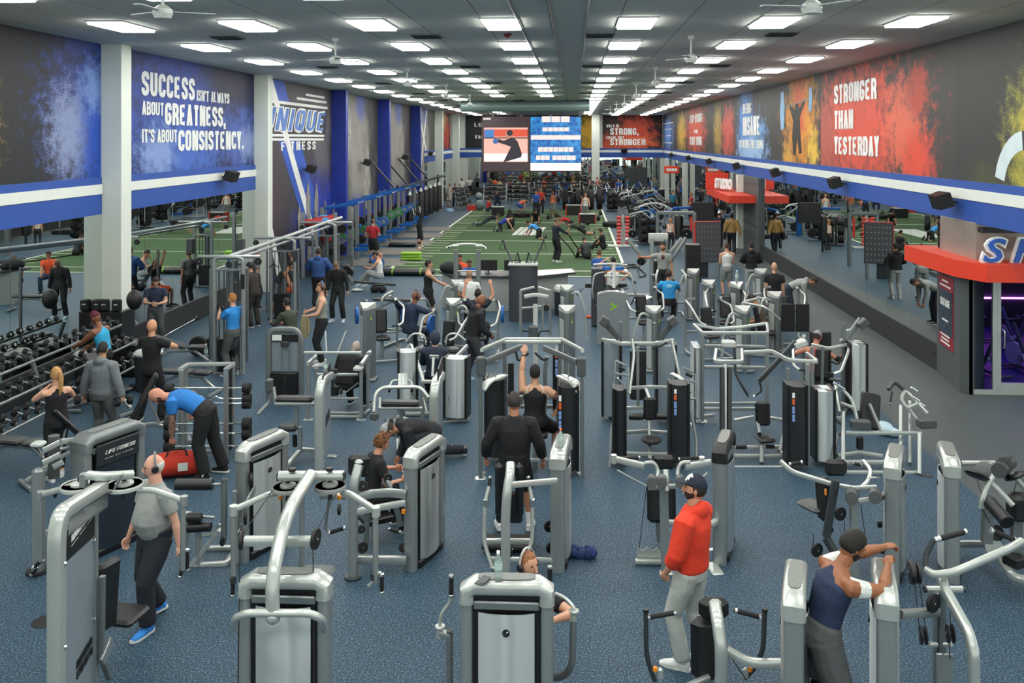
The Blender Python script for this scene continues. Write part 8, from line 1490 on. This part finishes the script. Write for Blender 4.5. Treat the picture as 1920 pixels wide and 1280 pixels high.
# items by the first white column
for px, l in ((170, 'left'), (209, 'right')): 
    T = Thing('towel_dispenser', 'black dispenser on the padded base of the first white column, %s one' % l, 'dispenser', V((-10.50 if px < 180 else -10.22, 19.25-.06, 1.375))); T.part('case', MB().box((0, 0, 0), (.20, .12, .26), bev=.02), black); T.part('label', MB().box((0, -.063, .02), (.09, .005, .03), bev=.002), offw)
solo('wall_dispenser', MB().ball((0, 0, 0), (.17, .14, .22), 18, 12), black, 'rounded black dispenser on the right side of the first white column', 'dispenser', W(252, 562, 19.3))
for px, py, l in ((152, 662, 'left of'), (264, 660, 'right of')):
    T = Thing('chalk_bin', 'dark bin with a white ring lid %s the first white column' % l, 'bin', G(px+14, py+70)); T.part('bin_body', MB().lathe([(.24, 0), (.26, .6), (.27, .72)], n=20), dgrey); T.part('ring_lid', MB().lathe([(.28, .72), (.29, .76), (.24, .80), (.2, .79)], n=20), plas)
solo('plyo_block', MB().box((0, 0, .35), (.7, .6, .7), bev=.02), black, 'black box beside the dark base of the first white column', 'box', G(238, 700))
T = Thing('landmine_bar', 'chrome bar leaning out from the left kickboard with a black end', 'barbell', G(345, 634, .0)); T.part('bar', MB().cyl((-.5, -.3, .05), (.2, .2, .45), .015, 8), chrome); T.part('end', MB().cyl((.2, .2, .45), (.26, .24, .48), .05, 12), black)
# rower and bench under the man in white
m = Mach('rowing_machine', 'rowing machine with long black rail under the man in the white tank top', 705, 556)
d = m.D; m.b('rail', dgrey, .06, .08, [(663, 528, d), (742, 534, d)]); m.x('seat', pad, (712, 533, d), (.4, .3, .06)); m.x('foot_board', gpad, (658, 524, d), (.06, .3, .36), ry=-30); m.b('leg', silver, .04, .04, [(735, 536, d), (738, 556, d)], [(660, 528, d), (655, 552, d)]); m.pulley((652, 510, d+.2), .2, (.3, 1, 0), .1)
solo('shoe_bag', MB().ball((0, 0, .12), (.16, .14, .13)).ball((.25, 0, .11), (.15, .14, .12)), cloth('#1a1b1d'), 'black bag on the floor under the rowing machine rail', 'bag', G(703, 548))
# battle ropes
def rope(pts, lab): return solo('battle_rope', MB().tube([p for p in pts], .025, 8, .5), rubber, lab, 'rope')
A = t41; w0 = A.M@(A.arms[0][2]*A.S); w1 = A.M@(A.arms[1][2]*A.S)
rope([w1, (w1+G(1096, 478))/2+V((0, 0, -.1)), G(1100, 482, .05), G(1165, 508, .04), G(1192, 530, .04)], 'upper black battle rope running from the coach past the sitting man'); rope([w0, w0+V((.4, -.1, -.4)), G(1080, 482, .05), G(1095, 480, .04), G(1150, 505, .04), G(1200, 500, .04)], 'lower black battle rope sagging from the hand of the coach')
rope([G(1168, 493, .04), G(1195, 500, .04), G(1200, 520, .04), G(1212, 515, .04), G(1190, 494, .04), G(1150, 505, .04)], 'looped black rope end on the floor beside the cable trainer')
# turf items
TZ = V((0, 0, .02))
def tire(px, py, lab, r=.55, w=.26, flat=True, group=None, rz=0):
    T = Thing('tire', lab, 'tire', G(px, py)+TZ, R(rz), group); pr = [(r*.55, 0), (r*.9, 0), (r, .04), (r, w-.04), (r*.9, w), (r*.55, w), (r*.5, w*.8), (r*.5, w*.2)]; mb = MB(); ids = []
    for a, z in pr+[pr[0]]: ids.append(mb.ring([((a*cos(2*pi*i/28)), a*sin(2*pi*i/28), z) for i in range(28)]))
    for a, b in zip(ids, ids[1:]): mb.bridge(a, b)
    if not flat: mb.xf(M4.Translation((-w/2, 0, r)) @ M4.Rotation(R(90), 4, 'Y'))
    T.part('carcass', mb, rubber); mb = MB()
    for i in range(28):
        a = 2*pi*i/28; mb.box((r*cos(a)*1.0, r*sin(a)*1.0, w/2), (.03, .05, w*.8), M4.Rotation(a, 3, 'Z'), .004)
    if not flat: mb.xf(M4.Translation((-w/2, 0, r)) @ M4.Rotation(R(90), 4, 'Y'))
    T.part('tread', mb, black); return T.o
tire(979, 407, 'black tire lying flat on the turf beside the blue t-shirt'); tire(1148, 425, 'black tire lying flat on the floor right of the turf'); tire(957, 428, 'dark tire standing behind the planking pair', .42, .3, False, None, 20)
for k, px in enumerate((1060, 1074, 1084, 1098, 1108, 1124)): tire(px, 393-(k % 2), 'big black tire standing upright behind the turf, %s in the row' % ('first', 'second', 'third', 'fourth', 'fifth', 'last')[k], .72 if k != 1 else .5, .4, False, 'upright tires behind the turf', 0)
def pbox(px, py, lab, c=None, w=.8, h=.62):
    T = Thing('plyo_box', lab, 'box', G(px, py)+TZ); T.part('body', MB().box((0, 0, h/2), (w, .6, h-.06), bev=.01), black); T.part('top_board', MB().box((0, 0, h-.02), (w+.04, .64, .05), bev=.01), plas)
    if c:
        for s in (-1, 1): T.part('side_leg', MB().box((s*(w/2+.03), 0, h/2), (.08, .62, h), bev=.01), c)
    return T.o
pbox(934, 405, 'dark box with pale top beside the seated man in navy'); pbox(1075, 404, 'black box with red legs in front of the upright tires', redp, .9, .7); pbox(1101, 418, 'second black box with red sides under the girl in white', redp, .9, .55)
solo('red_case', MB().box((0, 0, .2), (.6, .3, .4), bev=.02), redp, 'red case on the floor left of the grey exercise ball', 'case', G(884, 395)); solo('exercise_ball', MB().ball((0, 0, .37), .37, 24, 16), mat('ball_grey', '#6f8488', .4), 'large grey-blue exercise ball at the turf corner', 'ball', G(900, 394)); solo('exercise_ball', MB().ball((0, 0, .3), .3, 20, 14), mat('ball_pale', '#9fb0b0', .4), 'smaller pale exercise ball behind the grey one', 'ball', G(898, 374))
solo('balance_dome', MB().lathe([(.33, 0), (.33, .05), (.28, .14), (.15, .2), (.03, .22)], n=22), mat('dome_blue', '#7fa8c4', .5), 'pale blue balance dome on the floor near the two standing people', 'balance dome', G(843, 396))
mt = [solo('white_mat', MB().box((0, 0, .012), (.25, 4.2, .024), bev=.004), offw, 'long white mat strip on the turf, %s in the row' % n, 'mat', G(972+10.5*k, 434)+TZ, R(-3), 'white mat strips on the turf') for k, n in enumerate(('first', 'second', 'third', 'fourth', 'fifth'))]
T = Thing('green_step_stack', 'stack of lime green steps at the corner of the turf', 'step platform', G(771, 488)+TZ)
for k in range(3): T.part('step', MB().box((0, 0, .06+.11*k), (.85, .4, .10), bev=.03), greenp)
T = Thing('weight_sled_pad', 'long black pad with two lime green straps at the near edge of the turf', 'pad', G(765, 516)+TZ); T.part('pad_body', MB().box((0, 0, .12), (2.0, .5, .22), bev=.08), pad)
for x in (-.55, .5): T.part('strap', MB().box((x, 0, .12), (.22, .52, .24), bev=.08), greenp)
solo('sled_pad', MB().box((0, 0, .1), (1.3, .5, .18), bev=.06), pad, 'black padded bench under the handstander', 'bench', G(755, 462)); 
for k, (px, py) in enumerate(((1122, 414), (1126, 404), (1102, 422), (1028, 412), (956, 402), (1044, 408))):
    T = Thing('kettlebell', 'black kettlebell %s' % ('by the right sideline of the turf', 'farther along the right sideline of the turf', 'at the feet of the girl in the white top', 'in front of the salmon shirt', 'beside the dark plyo box', 'right of the salmon shirt')[k], 'kettlebell', G(px, py)+TZ); T.part('bell', MB().ball((0, 0, .13), .13), rubber); T.part('handle', MB().tube([(-.07, 0, .22), (-.06, 0, .32), (.06, 0, .32), (.07, 0, .22)], .018, 8, .04), rubber)
T = Thing('dumbbell_tower', 'upright rack of red hexagonal dumbbells right of the turf', 'dumbbell rack', G(1168, 462)); T.part('frame', MB().bar([(0, .1, 0), (0, .1, 1.5)], .1, .06), plas); T.part('base', MB().box((0, 0, .03), (1.4, .6, .06), bev=.01), plas)
for k in range(8):
    for s in (-1, 1): T.part('red_dumbbell', MB().cyl((s*.10, -.15, .2+.17*k), (s*.30, -.15, .2+.17*k), .075, 6), redp)
# ================= FAR FLOOR: PEOPLE =================
FP = [(843, 389, 150, 'w', 'e', 'tall person in a white tank top at the heavy bags', 'tank'), (853, 388, 210, 'k', 'k', 'person in black beside the white tank top near the heavy bags', 'tee'), (880, 362, 0, 'w', 'k', 'person in a white t-shirt and black shorts by the far left column', 'tee'),
 (937, 374, 5, 'l', 'g', 'person in a lime green tank top walking away beyond the turf', 'tank'), (1005, 408, 180, 'b', 'k', 'person in a blue t-shirt standing on the far end of the turf', 'tee'), (1014, 402, 190, 'r', 'k', 'person in red behind the blue t-shirt on the far turf', 'tee'), (1037, 410, 150, 's', 'g', 'person in a salmon top and grey leggings with hands on hips', 'tank'),
 (1098, 415, 175, 'w', 'g', 'girl in a white crop top standing at the red-legged box', 'tank'), (1075, 360, 0, 'y', 'k', 'person in a mustard shirt standing beyond the upright tires', 'tee'), (995, 366, -90, 'k', 'g', 'person in black and green shorts in front of the far shelves', 'tee'), (1130, 363, 10, 'k', 'r', 'person in a black tank top and red shorts right of the far column', 'tank'),
 (1228, 372, 180, 'g', 'b', 'person in a grey sweatshirt and blue shorts by the dark double door', 'long'), (1262, 408, 180, 't', 'k', 'man in a teal t-shirt walking towards the blue pull-up post', 'tee'), (1272, 398, 120, 'k', 'k', 'person in a dark jacket by the slim white column', 'long'), (920, 366, 60, 'n', 'k', 'person in navy bending near the far shelves', 'tee'), (928, 361, 30, 'o', 'n', 'person in orange among the far racks', 'tee'),
 (970, 358, 0, 'l', 'k', 'person in a pale green top in the far crowd under the right screen', 'tee'), (983, 357, 120, 'w', 'k', 'person in white in the far crowd between the screens', 'tank'), (1040, 356, -60, 'w', 'g', 'person in pale clothes left of the mustard shirt', 'tee'), (1106, 356, 90, 'k', 'b', 'person in black left of the far white column', 'tank'), (1120, 359, 20, 's', 'k', 'shirtless-looking person right of the far white column', 'tank'),
 (1060, 352, 0, 'n', 'k', 'person in navy far behind the mustard shirt', 'tee'), (1150, 356, -60, 'k', 'k', 'person in black farther right beside the far column', 'tee'), (1160, 352, 30, 'b', 'k', 'person in blue among the far machines left of the dark door', 'tee'), (1176, 366, -80, 't', 'k', 'person in teal leaning on a far machine beside the dark door', 'tee'), (956, 352, 30, 'r', 'k', 'person in red far behind under the left screen', 'tee'), (1020, 352, 200, 'o', 'k', 'person in an orange top in the farthest crowd', 'tee'), (1088, 372, 20, 'k', 'k', 'person in black behind the upright tires', 'tee'), (866, 352, 20, 'w', 'g', 'person in white at the far left mirror', 'tee'), (1296, 414, 90, 'r', 'k', 'person in a red t-shirt by the dark tiled doorway', 'tee'), (1330, 404, -150, 'n', 'k', 'person in navy beside the dark tiled doorway', 'tee')]
CC = dict(w='#d9dcd8', k='#1a1b1f', e='#c9c3b4', l='#a8c46a', g='#6a7072', b='#2456a0', r='#b8342c', s='#d8755c', y='#b59a4e', t='#27708c', n='#1f2a42', o='#cf5a30')
SKN = ['#c6957a', '#b98466', '#8a5a40', '#d3a188']
for k, (px, py, rz, a, b, l, tp) in enumerate(FP):
    f = ('girl' in l or 'salmon' in l); py = py if py > 367 else 368+(k*5 % 9); person(G(px, py), R(rz), l, P_(hands=[(-.27, .05+.15*(k % 2), .85), (.27, .1*(k % 3), .85)], feet=[(-.12, .08*(k % 2), .085), (.12, -.06*(k % 2), .085)]), LK(skin=SKN[k % 4], tc=CC[a], bc=CC[b], top=tp, bottom='shorts' if k % 3 == 0 or 'shorts' in l else ('leggings' if f else 'long'), hair=('#1d1613', '#4a3024', '#8a6a40')[k % 3], hs='pony' if f else 'short', f=1 if f else 0), **FR)
SITP = P_(pelvis=(0, 0, .16), lean=14, feet=[(-.2, .50, .09), (.2, .5, .09)], knees=[(-.3, .2, 1), (.3, .2, 1)], hands=[(-.2, .4, .4), (.2, .4, .4)])
person(G(914, 397), R(-60), 'person in a red t-shirt sitting on the turf corner beside the ball', SITP, LK(tc='#b8342c', bc='#1f2a42', hair='#1d1613'), **FR); person(G(932, 390), R(190), 'man in a navy sweatshirt sitting behind the dark plyo box', sit(.4), LK(tc='#1f2a42', top='long', bc='#1f2a42', hair='#1d1613'), **FR); person(G(972, 398), R(-70), 'person in coral and blue bending over on the turf behind the flat tire', P_(pelvis=(0, 0, .5), lean=70, hands=[(-.2, .45, .1), (.2, .45, .1)]), LK(tc='#d8755c', bc='#2456a0', bottom='shorts', hair='#1d1613'), **FR)
# ================= FAR FLOOR: EQUIPMENT =================
def far_rack(loc, lab, rz=0):
    T = Thing('dumbbell_rack', lab, 'dumbbell rack', loc, rz)
    for x in (-.9, .9): T.part('side_frame', MB().bar([(x, -.3, 0), (x, .1, 1.5)], .06, .06), silver)
    for z in (.25, .6, .95, 1.3): T.part('shelf', MB().box((0, -.25+z*.26, z), (1.8, .3, .04), Euler((R(15), 0, 0)).to_matrix(), .006), silver); T.part('dumbbell_row', MB().box((0, -.25+z*.26, z+.09), (1.7, .2, .11), Euler((R(15), 0, 0)).to_matrix(), .04), rubber)
    return T.o
fr0 = far_rack(V((-6.3, 70, 0)), 'far dumbbell rack with pale shelves near the left columns')
for x, y, rz, l in ((-4.6, 72, 0, 'dumbbell rack under the left screen, left one'), (-2.4, 73, 0, 'dumbbell rack under the gap between the screens'), (-.4, 74, 0, 'dumbbell rack under the right screen'), (-8.2, 63, 1.3, 'dumbbell rack against the left mirror beyond the heavy bags'), (-8.3, 66, 1.3, 'second dumbbell rack against the left mirror, farther on'), (-4.0, 77, 0, 'dumbbell rack by the far mirror, left'), (.9, 76, 0, 'dumbbell rack by the far mirror, centre'), (-1.8, 77.5, 0, 'dumbbell rack by the far mirror, left of centre'), (3.2, 77, 0, 'dumbbell rack by the far mirror, right'), (-6.2, 76.5, 0, 'dumbbell rack at the far left corner')): dup(fr0, (x, y, 0), rz, l)
def far_mach(loc, lab, c, rz=0):
    T = Thing('plate_machine', lab, 'exercise machine', loc, rz)
    for x in (-.55, .55): T.part('frame', MB().bar([(x, -.8, .05), (x, .6, .05), (x*.9, .5, 1.35), (x*.9, -.2, 1.5)], .08, .08, .1), c)
    T.part('crossbar', MB().bar([(-.5, .5, 1.2), (.5, .5, 1.2)], .08, .08), c); T.part('seat', MB().box((0, -.2, .5), (.4, .5, .1), bev=.03), pad); T.part('backrest', MB().box((0, .2, .9), (.4, .1, .7), Euler((R(-15), 0, 0)).to_matrix(), .03), pad); T.part('lever', MB().bar([(-.5, -.2, 1.45), (-.4, -.8, 1.0), (.4, -.8, 1.0), (.5, -.2, 1.45)], .06, .06, .15), silver)
    for s in (-1, 1):
        T.part('weight_plate', MB().cyl((s*.62, .45, 1.0), (s*.74, .45, 1.0), .24, 16), rubber); T.part('weight_plate', MB().cyl((s*.62, -.5, .4), (s*.74, -.5, .4), .24, 16), rubber)
    return T.o
fm = {'blue': far_mach(V((2.9, 68, 0)), 'blue-framed plate machine left of the far white column', bluem), 'silver': far_mach(V((1.2, 66.5, 0)), 'silver plate machine behind the upright tires', silver)}
for c, x, y, rz, l in (('blue', -.8, 69, .4, 'blue-framed machine under the right screen'), ('blue', 4.4, 70.5, -.4, 'blue-framed machine right of the far white column'), ('blue', 5.2, 58, 1.2, 'blue-framed leg machine near the dark double door'), ('silver', 3.3, 64, .3, 'silver machine right of the upright tires'), ('silver', 4.9, 66, -.6, 'silver machine near the dark double door'), ('silver', 5.3, 62, 1.4, 'silver machine by the far right walkway'), ('silver', 4.4, 53, 1.2, 'silver plate machine behind the blue pull-up post'), ('silver', 3.6, 56.5, 1.3, 'silver plate machine right of the far turf end'), ('silver', 3.9, 48.5, 1.3, 'silver plate machine left of the blue pull-up post'), ('silver', -3, 68, 0, 'silver machine under the left screen'), ('blue', 5.9, 74, .2, 'blue-framed machine in front of the far mirror at right'), ('silver', 2.2, 73, .5, 'silver machine in front of the far mirror'), ('silver', 3.4, 44.2, 1.2, 'silver plate machine beside the red dumbbell tower'), ('silver', 3.6, 60.2, 1.5, 'silver machine beyond the turf corner')): dup(fm[c], (x, y, 0), rz, l)
def ptree(loc, lab):
    T = Thing('plate_tree', lab, 'plate tree', loc); T.part('mast', MB().bar([(0, 0, 0), (0, 0, 1.3)], .1, .1), dgrey); T.part('base', MB().box((0, 0, .04), (.7, .6, .08), bev=.02), dgrey)
    for k in range(3):
        for s in (-1, 1): T.part('stored_plate', MB().cyl((s*.10, -.08, .35+.38*k), (s*.38, -.08, .35+.38*k), .22-.03*k, 18), rubber)
    return T.o
p0 = ptree(G(1200, 445), 'black plate tree left of the blue pull-up post')
for px, py, l in ((1190, 432, 'plate tree farther left behind the cable trainer'), (1206, 420, 'plate tree behind the blue pull-up post'), (1148, 396, 'plate tree right of the upright tires'), (1168, 380, 'plate tree near the far right machines'), (1212, 458, 'nearest plate tree beside the cable trainer')): dup(p0, G(px, py), .4, l)
def tread(loc, lab, rz):
    T = Thing('cardio_machine', lab, 'cardio machine', loc, rz); T.part('deck', MB().box((0, 0, .12), (.7, 1.7, .2), bev=.03), black); T.part('console', MB().box((0, .75, 1.3), (.6, .12, .35), bev=.03), dgrey)
    for s in (-1, 1): T.part('upright', MB().bar([(s*.33, .75, .1), (s*.33, .72, 1.2), (s*.33, .2, 1.05)], .06, .06, .1), silver)
    return T.o
c0 = tread(V((5.9, 50.5, 0)), 'dark cardio machine by the far right walkway, first', 1.4); 
for k, (x, y) in enumerate(((5.9, 46), (6.6, 68), (6.6, 71))): dup(c0, (x, y, 0), 1.4, 'dark cardio machine by the far right walkway, %s' % ('second', 'third', 'fourth')[k])
T = Thing('red_wall_sign', 'small lit red sign with white marks by the far white columns', 'sign', (6.6, 60, 3.0)); T.part('panel', MB().box((0, 0, 0), (1.0, .06, .5), bev=.02), redc); strokes('----', (-.35, -.034, -.14), (1, 0, 0), (0, 0, 1), .28, .7, lwhite, T.o, sw=.7, th=.004); T.part('hanger', MB().tube([(0, 0, .25), (0, 0, CEIL-3.0)], .012, 6), dgrey)
T = Thing('folding_screen', 'black two-panel screen on thin legs behind the person in the pink tank top', 'screen', G(1491, 690))
for x in (-.16, .16): T.part('panel', MB().box((x, 0, 1.12), (.30, .04, .62), bev=.01), black); T.part('leg', MB().box((x*1.7, 0, .45), (.03, .03, .9), bev=.004), grey_m)

T = Thing('shoulder_bag', 'black bag slung at the left hip of the man in the tan jacket', 'bag', t35.M@V((-.34, -.06, .78))); T.part('pouch', MB().box((0, 0, 0), (.14, .42, .34), bev=.05), cloth('#15161a')); T.part('strap', MB().tube([(.02, -.18, .14), (.20, -.16, .50), (.46, .0, .74), (.26, .22, .52), (.03, .18, .14)], .014, 6, .1), cloth('#15161a'))
for px, py, l in ((668, 546, 'white paper scrap on the floor under the rowing machine'), (1184, 418, 'white towel on the floor by the plate trees')): solo('small_towel', MB().ball((0, 0, .05), (.16, .12, .05), 14, 8).ball((.12, .05, .04), (.1, .08, .04), 10, 6), offw, l, 'towel', G(px, py))
smooth_join(PEND)
